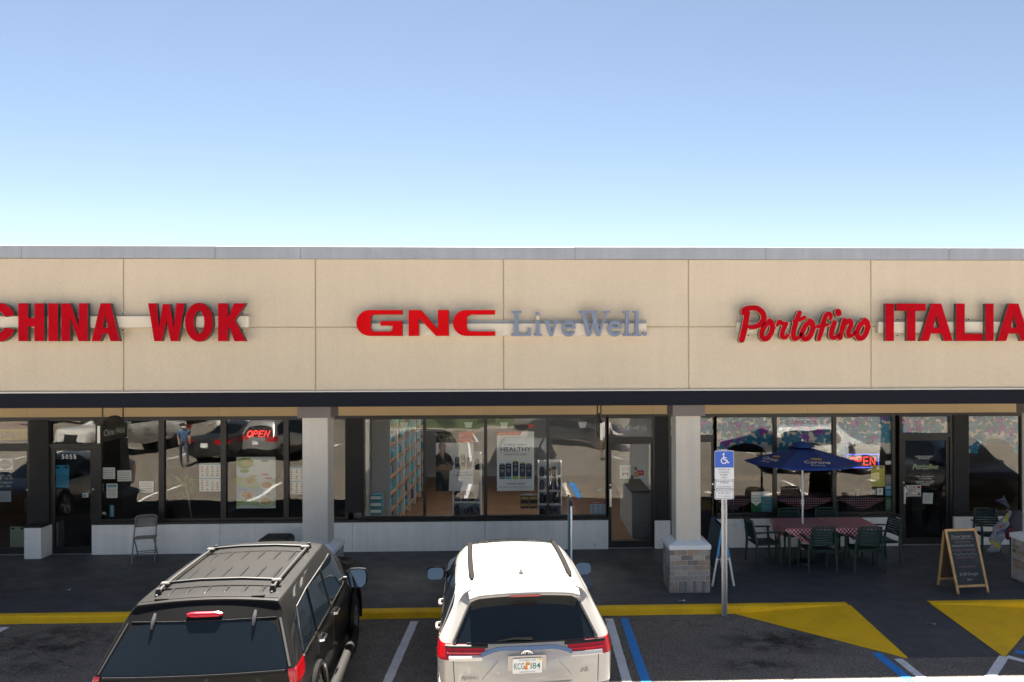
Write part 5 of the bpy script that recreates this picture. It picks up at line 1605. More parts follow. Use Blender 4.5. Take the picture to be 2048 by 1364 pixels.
# litter bin
LBX = ux(553, 15.55, 1075)
LBN = thing('litter_bin', 'low black bin with a dark front opening behind the black SUV', 'bin', (LBX, 15.55, Z_WALK))
m_binp = mat('black_bin_plastic', (.03, .03, .03), .5, var=.15)
q = MB(); q.prism([(-.22, 0), (.22, 0), (.26, .34), (-.26, .34)], (LBX, 15.35, Z_WALK), XA, ZA, (0, .42, 0)); q.build('bin_body', m_binp, LBN, bevel=.01)
q = MB(); q.prism([(-.28, .341), (.28, .341), (.28, .44), (.25, .49), (.20, .515), (-.23, .515), (-.26, .50), (-.28, .46)], (LBX, 15.32, Z_WALK), XA, ZA, (0, .48, 0)); q.build('lid', m_binp, LBN, bevel=.012)
q = MB(); q.box(LBX - .22, LBX + .10, 15.312, 15.319, Z_WALK + .37, Z_WALK + .47); q.build('opening', mat('bin_opening', (.012, .009, .008), .6), LBN)

# bags piled on the chair at the right
BG = thing('printed_bag', 'white plastic sack with yellow blocks and red and blue lettering', 'bag', at(1990, 1085, 15.2))
rows = []
o0 = at(1990, 1103, 15.15)
for j in range(17):
    t = j / 16
    z_ = o0.z + .80 * t
    cx_ = o0.x - .03 + .28 * t ** 1.4
    hw_ = .085 + .06 * math.sin(math.pi * min(1, t * .95 + .1)) + .025 * math.sin(23 * t) - (.09 * max(0, t - .82) / .18)
    rows.append([(cx_ + hw_ * u, 15.15 - .11 * math.cos(u * 1.45) - .025 * math.sin(7 * u + 9 * t) - .02 * math.sin(19 * t + 3 * u), z_ + .03 * u) for u in np.linspace(-1, 1, 13)])
q = MB(); q.grid(rows)
m_sack = mat('sack_plastic', (.30, .33, .38), .45, var=.3, vs=9)
o = q.build('sack', m_sack, BG, smooth='all'); md = o.modifiers.new('thick', 'SOLIDIFY'); md.thickness = .012; md.offset = -1
def onsack(j, i): return Vector(rows[j][i]) + Vector((0, -.012, .0))
q = MB()
for (j0, j1, i0, i1) in ((12, 16, 2, 6), (2, 5, 3, 8), (4, 6, 0, 4)):
    q.grid([[onsack(j, i) for i in range(i0, i1)] for j in range(j0, j1)])
q.build('yellow_print', mat('sack_yellow', (.55, .45, .02), .5), BG, smooth='all')
c0 = onsack(8, 6) + Vector((0, -.03, 0)); tu = Vector((.94, 0, .33)).normalized(); tv = Vector((-.33, 0, .94)).normalized()
wtext('NERS', .075, mat('sack_blue', (.02, .03, .16), .5), BG, c0 + tv * -.02, width=.23, u=tu, v=tv, bold=.03)
wtext('URY', .065, mat('sack_red', (.4, .03, .04), .5), BG, c0 + tv * .08, width=.17, u=tu, v=tv, bold=.02)
def bundle(label, cx, cy, cz, rx, ry, rz, m_, seed, name='cloth_bag', cat='bag'):
    rnd = random.Random(seed)
    me = bpy.data.meshes.new(name); bm = bmesh.new()
    bmesh.ops.create_icosphere(bm, subdivisions=3, radius=1)
    ph = [rnd.uniform(0, 6.28) for _ in range(6)]
    for v in bm.verts:
        c = v.co.copy()
        k = 1 + .10 * math.sin(3.1 * c.x + ph[0]) * math.sin(4.3 * c.z + ph[1]) + .07 * math.sin(7 * c.y + 5 * c.z + ph[2]) + .05 * math.sin(11 * c.x + 9 * c.z + ph[3])
        v.co = Vector((c.x * rx * k, c.y * ry * k, max(c.z, -.85) * rz * k))
    for f in bm.faces: f.smooth = True
    bm.to_mesh(me); bm.free(); me.materials.append(m_)
    o = link(name, me); o.location = (cx, cy, cz)
    tag(o, label, cat); return o
p = at(2032, 1040, 15.35)
bundle('dull grey purple cloth bag beside the white sack', p.x, 15.35, p.z - .12, .24, .2, .27, mat('grey_purple_cloth', (.075, .065, .085), .85), 3)
p = at(2020, 1068, 15.2); bundle('small dull red bag under the white sack', p.x, 15.2, p.z, .1, .1, .13, mat('dull_red_cloth', (.14, .03, .045), .8), 5)
p = at(1992, 1001, 15.5)
C_ = thing('folded_jacket', 'blue grey jacket slung over the chair back by the bags', 'jacket', (p.x, 15.5, p.z - .2))
a_, b_, c_ = at(1991, 1001, 15.45), at(2006, 989, 15.6), at(2018, 1018, 15.45)
rows = []
for i in range(9):
    t = i / 8
    rows.append([a_.lerp(b_.lerp(c_, t), u) + Vector((0, -.05 * math.sin(3.1 * u) - .012 * math.sin(14 * t + 3 * u), -.02 * math.sin(6 * t) * u)) for u in np.linspace(0.02, 1, 9)])
q = MB(); q.grid(rows); o = q.build('cloth', mat('blue_grey_fabric', (.05, .06, .095), .85), C_, smooth='all'); md = o.modifiers.new('thick', 'SOLIDIFY'); md.thickness = .02

# ================================================================== inside the shops
# wall shelving with bottles in the middle shop
m_wshelf = mat('white_shelf_panel', (.42, .42, .44), .6); m_wood = mat('shelf_wood', (.30, .15, .07), .55)
bot_m = [mat('bottle_%d' % i, c, .4) for i, c in enumerate(((.01, .22, .28), (.015, .25, .36), (.02, .02, .03), (.05, .04, .12), (.18, .16, .15), (.02, .12, .16)))]
def bottle_mesh(m_):
    q = MB(); q.lathe([(.0, 0), (.055, 0), (.058, .02), (.058, .15), (.05, .17), (.036, .178), (.036, .205), (.0, .205)], n=10); return q.mesh('bottle', m_, smooth=True)
BOT = [bottle_mesh(m_) for m_ in bot_m]
xw_ = ux(709, Y_FRAME) + .09
rnd = random.Random(21)
rowname = ('nearest the glass', 'second from the glass', 'third from the glass', 'fourth from the glass', 'fifth from the glass', 'deepest in the shop')
nb = 0
botc = ('teal', 'bright blue', 'black', 'dark violet', 'pale grey', 'deep teal')
shn = ('lowest', 'second', 'third', 'fourth', 'fifth', 'sixth', 'top')
for bay in range(6):
    y0 = 17.7 + bay * 1.0
    xs0, xs1 = xw_, xw_ + .42
    T = thing('wall_shelf', 'white wall shelving bay with wooden shelves, ' + rowname[bay], 'shelf', (xs0, y0, Z_WALK), 'shelving bays along the wall')
    for yy in (y0, y0 + .94):
        q = MB(); q.box(xs0, xs1, yy, yy + .04, Z_WALK, 2.85); q.build('upright', m_wshelf, T)
    q = MB(); q.box(xs0, xs0 + .02, y0 + .041, y0 + .939, Z_WALK, 2.85); q.build('back_panel', m_wshelf, T)
    for sh in range(7):
        zz = .25 + sh * .37
        q = MB(); q.box(xs0 + .021, xs1 - .01, y0 + .042, y0 + .938, zz, zz + .03); q.build('shelf', m_wood, T)
        if nb >= 290: continue
        for k in range(6):
            if rnd.random() < .85:
                o = bpy.data.objects.new('bottle', BOT[rnd.choice([0, 1, 0, 5]) if (bay + sh) % 3 else rnd.randrange(6)]); COL.objects.link(o)
                sc_ = rnd.uniform(.85, 1.2)
                o.location = (xs1 - .10 - rnd.uniform(0, .05), y0 + .12 + k * .14, zz + .031); o.scale = (sc_, sc_, rnd.uniform(.9, 1.35))
                tag(o, '%s bottle on the %s shelf of the bay %s' % (botc[BOT.index(o.data)], shn[sh], rowname[bay]), 'bottle', 'bottles on the wall shelving, ' + rowname[bay]); nb += 1
# white freestanding shelf with dark tubs
def free_shelf(px0, px1, ytop, Y, label, mb, seed, levels=4):
    rnd = random.Random(seed)
    x0, x1 = ux(px0, Y, 960), ux(px1, Y, 960); zt = uz(ytop, Y)
    T = thing('display_shelf', label, 'shelf', ((x0 + x1) / 2, Y, Z_WALK))
    for xx in (x0, x1 - .03):
        q = MB(); q.box(xx, xx + .03, Y, Y + .4, Z_WALK, zt); q.build('side_panel', m_awh, T)
    q = MB(); q.box(x0 + .031, x1 - .031, Y + .38, Y + .4, Z_WALK, zt); q.build('back_panel', m_awh, T)
    for i in range(levels):
        zz = Z_WALK + .45 + (zt - Z_WALK - .5) * i / levels
        q = MB(); q.box(x0 + .031, x1 - .031, Y, Y + .37, zz, zz + .03); q.build('shelf', m_awh, T)
        x = x0 + .09
        while x < x1 - .08:
            o = bpy.data.objects.new('bottle', BOT[rnd.choice([2, 3, 2])]); COL.objects.link(o); o.location = (x, Y + .12, zz + .0305); o.scale = (1, 1, rnd.uniform(.8, 1.2))
            tag(o, 'dark tub, %s level of the %s' % (('lowest', 'second', 'third', 'top')[i], 'tall white shelf' if seed == 2 else 'display stand behind the poster man'), 'bottle', 'dark tubs on white display shelves'); x += rnd.uniform(.125, .17)
free_shelf(1076, 1124, 925, 17.25, 'white freestanding shelf of dark tubs behind the drink poster', 0, 2)
free_shelf(905, 962, 907, 17.35, 'white display stand behind the poster of the man', 0, 6, 4)
# stacked drink packs
m_box = [mat('carton_%d' % i, c, .6) for i, c in enumerate(((.03, .03, .04), (.34, .22, .10), (.05, .25, .34), (.5, .48, .45)))]
def carton(px0, px1, py0, py1, Y, m_, label, dep=.22, strip=None, group=None):
    a, b = at(px0, py1, Y), at(px1, py0, Y)
    T = thing('carton', label, 'carton', (a.x, Y, a.z), group)
    q = MB(); q.box(a.x, b.x, Y, Y + dep, a.z, b.z); q.build('box', m_, T, bevel=.004)
    q = MB(); q.box(a.x + .01, b.x - .01, Y - .002, Y - .001, a.z + (b.z - a.z) * .35, a.z + (b.z - a.z) * .8); q.build('label_print', strip or m_box[3], T)
for r_ in range(2):
    for c in range(2):
        carton(1041 + c * 17.5, 1057.5 + c * 17.5, 991 + r_ * 13.5, 1003.5 + r_ * 13.5, 16.95, m_box[0], 'dark shrink-wrapped pack of drink cans stacked under the white poster', strip=m_box[1], group='stacked drink packs')
for r_ in range(3):
    carton(740, 763, 990 + r_ * 13.5, 1003 + r_ * 13.5, 16.9, m_box[2], ('teal drink carton, topmost of the corner stack', 'teal drink carton in the middle of the corner stack', 'teal drink carton at the foot of the corner stack')[r_], strip=m_paper)
ct = at(1270, 1000, 17.4)
q = MB(); a_ = at(1264, 1072, 17.3); b_ = at(1312, 984, 17.3); q.box(a_.x, b_.x, 17.3, 19.5, Z_WALK, b_.z)
CT = thing('sales_counter', 'plain grey sales counter inside the middle shop door', 'counter', (a_.x, 17.3, Z_WALK)); q.build('counter_body', mat('grey_laminate', (.22, .23, .25), .5), CT, bevel=.01)
q = MB(); q.box(a_.x - .03, b_.x + .03, 17.27, 19.53, b_.z + .001, b_.z + .03); q.build('counter_top', m_blk, CT)
for i, px_ in enumerate((808, 937, 1008, 1165)):
    Y_ = 17.0; c = at(px_, 850, Y_)
    T = thing('hanging_card', ('white hanging card over the wall shelving', 'white hanging card over the poster of the man', 'white hanging card over the white poster', 'white hanging card near the middle shop door')[i], 'sign', c)
    q = MB(); q.prism([(-.09, .06), (.09, .06), (.06, -.06), (-.06, -.06)], c, XA, ZA, (0, .004, 0)); q.build('card', m_paper, T)
    q = MB(); q.cyl(c + Vector((0, 0, .06)), Vector((c.x, c.y, 3.1)), .003, n=5); q.build('wire', m_steel, T)
m_lit = mat('lit_diffuser', (.8, .8, .8), .5, emis=(1.0, .97, .9), es=1.6)
for i, (x_, y_) in enumerate(((-1.9, 18.4), (.6, 18.4), (-1.9, 21.4), (.6, 21.4))):
    T = thing('ceiling_light', ('lit ceiling panel over the wall shelving by the glass', 'lit ceiling panel by the middle shop door', 'lit ceiling panel over the back shelving', 'lit ceiling panel over the back of the shop')[i], 'lamp', (x_, y_, 3.08), 'ceiling panels in the middle shop')
    q = MB(); q.box(x_ - .32, x_ + .32, y_ - .62, y_ + .62, 3.075, 3.099); q.build('frame', m_awh, T)
    q = MB(); q.box(x_ - .29, x_ + .29, y_ - .59, y_ + .59, 3.066, 3.074); q.build('diffuser', m_lit, T)
# plant in the left shop window
m_lf = mat('plant_leaf', (.16, .22, .06), .6, var=.3, vs=8); m_stem = mat('plant_stem', (.30, .25, .18), .7)
PL = thing('potted_plant', 'spiky potted dracaena leaning on a pale stem behind the left window', 'plant', at(385, 1040, 16.95))
tp = at(370, 968, 16.95); bs_ = at(383, 1034, 16.95)
q = MB(); q.tube([bs_ - Vector((0, 0, .45)), bs_, bs_.lerp(tp, .6) + Vector((.02, 0, 0)), tp], [.025, .022, .018, .015], n=8); q.build('stem', m_stem, PL, smooth=True)
q = MB(); q.lathe([(0, 0), (.13, 0), (.17, .3), (.15, .3), (.0, .28)], (bs_.x, 16.95, Z_WALK + .02)); q.build('pot', m_tanp, PL, smooth=True)
rnd = random.Random(8); q = MB()
for i in range(46):
    t = rnd.uniform(0, 6.28); e = rnd.uniform(-.7, 1.35); L_ = rnd.uniform(.22, .40)
    d = Vector((math.cos(t) * math.cos(e), .35 * math.sin(t) * math.cos(e), math.sin(e)))
    sd = d.cross(Vector((0, 1, .3))).normalized() * .011
    p1 = tp + d * L_ * .55; p2 = tp + d * L_ + Vector((0, 0, -.07 * math.cos(e)))
    q.add([tp - sd * .5, tp + sd * .5, p1 + sd, p1 - sd, p2], [(0, 1, 2, 3), (3, 2, 4)])
stuff(q.build('leaf_rosette', m_lf, PL, fix=False))
# restaurant tables inside
def in_table(px0, px1, label, Y=17.75):
    x0, x1 = ux(px0, Y, 1000), ux(px1, Y, 1000)
    z_ = Z_WALK + .75
    T = thing('dining_table', label, 'table', ((x0 + x1) / 2, Y + .4, Z_WALK), 'dining tables behind the glass')
    q = MB(); q.box(x0 + .02, x1 - .02, Y + .02, Y + .78, z_ - .04, z_ - .005); q.build('table_top', m_gres, T)
    for xx in (x0 + .08, x1 - .08):
        q = MB(); q.box(xx - .025, xx + .025, Y + .35, Y + .4, Z_WALK, z_ - .04); q.build('leg', m_blk, T)
    C = thing('tablecloth', 'gingham cloth on the ' + label, 'tablecloth', (x0, Y, z_))
    cloth(C, x0, x1, Y, Y + .8, z_, (.22, .2, .15, .15), turn=0)
in_table(1436, 1500, 'dining table behind the green drink banner')
in_table(1557, 1664, 'dining table behind the parasol pole')
in_table(1680, 1768, 'dining table under the bordered neon sign')
Q = thing('napkin_cup', 'white paper cup on the dining table under the neon sign', 'cup', at(1715, 1008, 18.0))
q = MB(); q.lathe([(0, 0), (.04, 0), (.055, .14), (0, .14)], (ux(1715, 18.0, 1008), 18.0, Z_WALK + .752)); q.build('cup', m_paper, Q)

# scraps of litter
for i, (px_, py_, z_, w_, rz) in enumerate(((1365, 1203, Z_WALK, .10, .2), (136, 1181, Z_WALK, .07, .5), (1862, 1249, .07, .12, -.6), (478, 1186, Z_WALK, .05, .1))):
    p = gz(px_, py_, z_ + .006)
    T = thing('litter_scrap', ('white paper scrap on the walk near the brick column', 'small pale scrap on the dark walk by the left doors', 'grey strip of litter lying on the ramp', 'tiny white scrap on the walk behind the black SUV')[i], 'litter', p)
    q = MB(); rows = [[(p.x + (u - .5) * w_ * math.cos(rz) - v * w_ * .3 * math.sin(rz), p.y + (u - .5) * w_ * math.sin(rz) + v * w_ * .3 * math.cos(rz), p.z + .012 * math.sin(5 * u + 3 * v) + .012) for u in (0, .35, .7, 1)] for v in (0, .5, 1)]
    q.grid(rows); q.build('paper', m_paper if i != 2 else mat('grey_card', (.30, .28, .25), .8), T, smooth='all')
# ================================================================== vehicles
m_carglass = mat('car_glass', (.006, .009, .012), .03, spec=.6)
m_tyre = mat('tyre_rubber', (.013, .013, .014), .8); m_rim = mat('alloy_rim', (.42, .42, .43), .3, metal=.8)
m_clad = mat('black_cladding', (.016, .016, .017), .55); m_chrome = mat('chrome', (.75, .75, .76), .12, metal=1.0)
m_lampr = mat('lamp_red', (.42, .006, .010), .12, coat=.8); m_lampw = mat('lamp_clear', (.55, .53, .52), .12, coat=.8)
m_mirror = mat('mirror_glass', (.16, .17, .18), .02, metal=1.0); m_seam = mat('panel_gap', (.008, .008, .009), .7)
def paint(name, c, metal=.0, rough=.32, coat=1.0, var=.04):
    return mat(name, c, rough, metal=metal, var=var, vs=1.2, coat=coat)
AX = [-1, -.84, -.48, 0, .48, .84, 1]
SLOTS = ['body', 'rear_window', 'side_window', 'windshield', 'tail_lamp', 'cladding', 'headlamp']
def squash(st, z0, k, wk=1.0):
    return [(y, [v * wk for v in w_], [z if z < z0 else z0 + (z - z0) * k for z in z_]) for y, w_, z_ in st]
def car_shell(st, rear_y, front_y, top_slot, cab, lamp=True, rear_glass=True, bulge=.07, roof_crown=.045, glass_cells=(1, 2, 3, 4), clad=True, lamp_cells=(0, 1, 4, 5), AX=AX, box=0.0):
    """st: [(y, w[6], z[6])] rear to front on a box topology; returns the smooth mesh split by slot and a ray-cast tree."""
    V, F, S_ = [], [], []
    n, nl, na = len(st), 6, len(AX)
    idx = {}
    def vert(key, co):
        if key not in idx:
            idx[key] = len(V); V.append(co)
        return idx[key]
    def sy(i, j):
        if i == 0: return st[0][0] + rear_y[j]
        if i == n - 1: return st[-1][0] + front_y[j]
        return st[i][0]
    def P(kind, i, j, a):
        y, w_, z_ = st[i]
        if kind == 'side': return vert(('s', i, j, a > 0), (a * w_[j], sy(i, j), z_[j]))
        if kind == 'top':
            if abs(a) == 1: return P('side', i, 5, a)
            return vert(('t', i, a), (a * w_[5], sy(i, 5), z_[5] + roof_crown * (1 - a * a)))
        if kind in ('rear', 'front'):
            if j == 5: return P('top', i, 5, a)
            if abs(a) == 1: return P('side', i, j, a)
            b = bulge * (1 - a * a) * (-1 if kind == 'rear' else 1)
            return vert((kind, j, a), (a * w_[j], sy(i, j) + b, z_[j]))
    for i in range(n - 1):
        for j in range(5):
            s_ = 0
            if j == 3 and cab[i]: s_ = 2
            if j == 0 and clad: s_ = 5
            if lamp and i == 0 and j == 2: s_ = 4
            if i == n - 2 and j == 2: s_ = 6
            F.append((P('side', i, j, 1), P('side', i + 1, j, 1), P('side', i + 1, j + 1, 1), P('side', i, j + 1, 1))); S_.append(s_)
            F.append((P('side', i, j, -1), P('side', i, j + 1, -1), P('side', i + 1, j + 1, -1), P('side', i + 1, j, -1))); S_.append(s_)
        for a0, a1 in zip(AX[:-1], AX[1:]):
            F.append((P('top', i, 5, a0), P('top', i, 5, a1), P('top', i + 1, 5, a1), P('top', i + 1, 5, a0))); S_.append(top_slot.get(i, 0) if (a0 > -1 and a1 < 1) else 0)
    for kind, i in (('rear', 0), ('front', n - 1)):
        for j in range(5):
            for c, (a0, a1) in enumerate(zip(AX[:-1], AX[1:])):
                s_ = 0
                if kind == 'rear':
                    if j == 3 and rear_glass and c in glass_cells: s_ = 1
                    if j == 2 and lamp and c in lamp_cells: s_ = 4
                    if j == 0 and clad: s_ = 5
                else:
                    if j == 2 and c in (0, 1, 4, 5): s_ = 6
                    if j in (1, 2) and c in (2, 3): s_ = 5
                    if j == 0: s_ = 5
                q = (P(kind, i, j, a0), P(kind, i, j, a1), P(kind, i, j + 1, a1), P(kind, i, j + 1, a0))
                F.append(q if kind == 'rear' else q[::-1]); S_.append(s_)
    me = bpy.data.meshes.new('shell'); me.from_pydata(V, [], F)
    for k in range(len(SLOTS)): me.materials.append(m_clad)
    me.polygons.foreach_set('material_index', S_)
    ek = {}
    for p in me.polygons:
        for e in p.edge_keys: ek.setdefault(tuple(sorted(e)), set()).add(p.material_index)
    keyof = {v: k for k, v in idx.items()}
    cr = me.attributes.new('crease_edge', 'FLOAT', 'EDGE')
    for e in me.edges:
        s_ = ek.get(tuple(sorted(e.vertices)), {0})
        a_, b_ = keyof[e.vertices[0]], keyof[e.vertices[1]]
        edge_ = box if (a_[0] == 's' and b_[0] == 's' and a_[2] == 5 and b_[2] == 5) or (a_[1] == 0 and b_[1] == 0 and a_[0] in 'st' and b_[0] in 'st' and (a_[0] == 't' or b_[0] == 't') and 't' in (a_[0], b_[0])) else 0.0
        if a_[0] == 's' and b_[0] == 's' and a_[1] == 0 and b_[1] == 0: edge_ = max(edge_, box * .8)
        cr.data[e.index].value = .75 if len(s_) > 1 else edge_
    ob = bpy.data.objects.new('shell', me); COL.objects.link(ob)
    sb = ob.modifiers.new('s', 'SUBSURF'); sb.levels = 3; sb.render_levels = 3
    dg = bpy.context.evaluated_depsgraph_get(); dg.update()
    ev = bpy.data.meshes.new_from_object(ob.evaluated_get(dg))
    bpy.data.objects.remove(ob); bpy.data.meshes.remove(me)
    vs = [v.co.copy() for v in ev.vertices]; fs = [tuple(p.vertices) for p in ev.polygons]; mi = [p.material_index for p in ev.polygons]
    nrm = [v.normal.copy() for v in ev.vertices]
    tree = BVHTree.FromPolygons(vs, fs)
    return vs, fs, mi, tree, nrm
def submesh(vs, fs, keep, nrm, name, m_, parent, off=0.0):
    mp, v2, f2 = {}, [], []
    for f in keep:
        g_ = []
        for i in fs[f]:
            if i not in mp:
                mp[i] = len(v2); v2.append(vs[i] + nrm[i] * off)
            g_.append(mp[i])
        f2.append(tuple(g_))
    if not f2: return None
    me = bpy.data.meshes.new(name); me.from_pydata(v2, [], f2); me.materials.append(m_); me.shade_smooth(); me.update()
    return link(name, me, parent)
def shell_parts(T, sh, body_m, lamp_m=None, glass_m=None):
    vs, fs, mi, tree, nrm = sh
    out = {}
    mm = [body_m, glass_m or m_carglass, glass_m or m_carglass, glass_m or m_carglass, lamp_m or m_lampr, m_clad, m_lampw]
    for k, nm in enumerate(SLOTS):
        fk = [i for i, s_ in enumerate(mi) if s_ == k]
        if k in (2, 4, 6):
            cx = [sum(vs[v].x for v in fs[i]) for i in fk]
            for sgn in (-1, 1):
                o = submesh(vs, fs, [i for i, c in zip(fk, cx) if c * sgn > 0], nrm, nm, mm[k], T, .0)
                out[(nm, sgn)] = o
        else:
            out[nm] = submesh(vs, fs, fk, nrm, nm, mm[k], T)
    return out
class Car:
    def __init__(s, T, sh, z0=9, k=1.0, wk=1.0):
        s.T, s.tree, s.wk = T, sh[3], wk
        s.zm = lambda z: z if z < z0 else z0 + (z - z0) * k
    def top(s, x, y, z=5):
        h = s.tree.ray_cast(Vector((x, y, z)), Vector((0, 0, -1))); return h[0] if h[0] else Vector((x, y, 1)), h[1] or Vector((0, 0, 1))
    def rear(s, x, z, y=-3):
        x *= s.wk; z = s.zm(z)
        h = s.tree.ray_cast(Vector((x, y, z)), Vector((0, 1, 0))); return h[0] if h[0] else Vector((x, 0, z)), h[1] or Vector((0, -1, 0))
    def side(s, y, z, sg):
        z = s.zm(z)
        h = s.tree.ray_cast(Vector((sg * 3, y, z)), Vector((-sg, 0, 0))); return h[0] if h[0] else Vector((sg * .9, y, z)), h[1] or Vector((sg, 0, 0))
    def seam(s, pts, r=.0045, m_=None, name='panel_gap', lift=0.0):
        q = MB(); q.tube([p + n_ * lift for p, n_ in pts], r, n=5); return q.build(name, m_ or m_seam, s.T)
_wm = {}
def wheel(T, x, y, r_, sg, rim_m=None, w_=.22):
    key = (r_, sg, (rim_m or m_rim).name)
    if key not in _wm:
        q = MB(); n = 32; rows = []
        for rr, xx in ((r_ * .66, w_ * .5), (r_ * .72, w_ * .56), (r_ * .93, w_ * .55), (r_, w_ * .42), (r_, -w_ * .42), (r_ * .93, -w_ * .5), (r_ * .66, -w_ * .5)):
            rows.append([(sg * (xx - w_ / 2), rr * math.cos(2 * math.pi * k / n), rr * math.sin(2 * math.pi * k / n)) for k in range(n + 1)])
        q.grid(rows)
        tm_ = q.mesh('tyre', m_tyre, smooth=True)
        q = MB(); R_ = r_ * .66
        q.lathe([(0, -.03), (R_ * .16, -.03), (R_ * .18, -.045), (R_ * .2, -.06)], n=16)
        for k in range(5):
            a_ = 2 * math.pi * k / 5
            for da in (-.16, .16):
                p0 = Vector((R_ * .15 * math.cos(a_), R_ * .15 * math.sin(a_), -.035)); p1 = Vector((R_ * .97 * math.cos(a_ + da), R_ * .97 * math.sin(a_ + da), -.02))
                q.bar(p0, p1, R_ * .11, .03, side=Vector((-math.sin(a_), math.cos(a_), 0)))
        rows = [[(rr * math.cos(2 * math.pi * k / 28), rr * math.sin(2 * math.pi * k / 28), zz) for k in range(29)] for rr, zz in ((R_ * 1.0, 0), (R_ * .93, -.015), (R_ * .9, -.10))]
        q.grid(rows)
        q.v = [(sg * z_, x_, y_) for x_, y_, z_ in q.v]
        rm_ = q.mesh('rim', rim_m or m_rim, smooth=True)
        d_ = MB(); d_.cyl((-sg * .09, 0, 0), (-sg * .13, 0, 0), r_ * .64, n=24); dm_ = d_.mesh('brake_disc', m_clad)
        _wm[key] = (tm_, rm_, dm_)
    t_, rm_, dm_ = _wm[key]
    W_ = bpy.data.objects.new('wheel', t_); COL.objects.link(W_); W_.parent = T; W_.location = (x, y, r_)
    for nm, me in (('rim', rm_), ('brake_disc', dm_)):
        o = bpy.data.objects.new(nm, me); COL.objects.link(o); o.parent = W_
    a_ = MB(); a_.cyl((x - sg * .02, y, r_ + .01), (x - sg * .30, y, r_ + .01), r_ * 1.14, n=36); a_.build('wheel_arch', m_clad, T)
def std(y, belt, top, wb, wt, zl=.30, sh=.86):
    """One station: sill, lower side, shoulder, belt, window top, roof edge."""
    z1 = zl + (belt - zl) * .34; z2 = zl + (belt - zl) * .72
    if top - belt > .25:
        z4, z5 = top - .115, top
        w4 = wt + (wb - wt) * .22
        return (y, [wb * .95, wb * 1.0, wb * .995, wb * .955, w4, wt], [zl, z1, z2, belt, z4, z5])
    return (y, [wb * .95, wb * 1.0, wb * .99, wb * .955, wb * .93, wb * .86], [zl, z1, z2, belt - .02, top - .012, top])
def mirror_pair(T, y, z, x0, m_h, w_=.24, h_=.17, stalk=True):
    for sg in (-1, 1):
        q = MB(); rows = []
        for dy, k in ((-.02, 1.0), (.03, 1.02), (.09, .82), (.13, .45)):
            rows.append([(sg * (x0 + w_ * .5) + u * w_ * .5 * k, y + dy, z + v * h_ * .5 * k) for u, v in [(.62, -1), (.95, -.55), (1, .3), (.8, .9), (.2, 1), (-.6, .95), (-1, .6), (-1, -.5), (-.7, -1), (.62, -1)]])
        q.grid(rows); hb = MB(); hb.v, hb.f, hb.mi = q.v, q.f, q.mi
        hb.add(rows[-1][:-1], [tuple(range(9))])
        M_ = hb.build('wing_mirror', m_h, T, smooth=True)
        g_ = MB(); g_.add([(x, y - .045 + (zz - z) * .24, zz) for x, _, zz in [(sg * (x0 + w_ * .5) + u * w_ * .46, 0, z + v * h_ * .45) for u, v in [(.62, -1), (.95, -.55), (1, .3), (.8, .9), (.2, 1), (-.6, .95), (-1, .6), (-1, -.5), (-.7, -1)]]], [tuple(range(9))])
        g_.build('mirror_glass', m_mirror, M_)
        s_ = MB(); s_.bar((sg * (x0 - .08), y + .10, z - .05), (sg * (x0 + .05), y + .06, z - .04), .05, .07, side=YA); s_.build('mirror_arm', m_clad, M_)
def door_seams(C, ys, z0, z1, m_=None):
    for sg in (-1, 1):
        for yy in ys:
            C.seam([C.side(yy, z0 + (z1 - z0) * t / 10, sg) for t in range(11)], .004)
def handles(C, ys, z, m_):
    for sg in (-1, 1):
        for yy in ys:
            p, n_ = C.side(yy, z, sg)
            q = MB(); q.tube([p + Vector((sg * -.005, -.10, 0)), p + Vector((sg * .035, -.08, 0)), p + Vector((sg * .038, .08, 0)), p + Vector((sg * -.005, .10, 0))], .014, n=8); q.build('door_handle', m_, C.T, smooth=True)

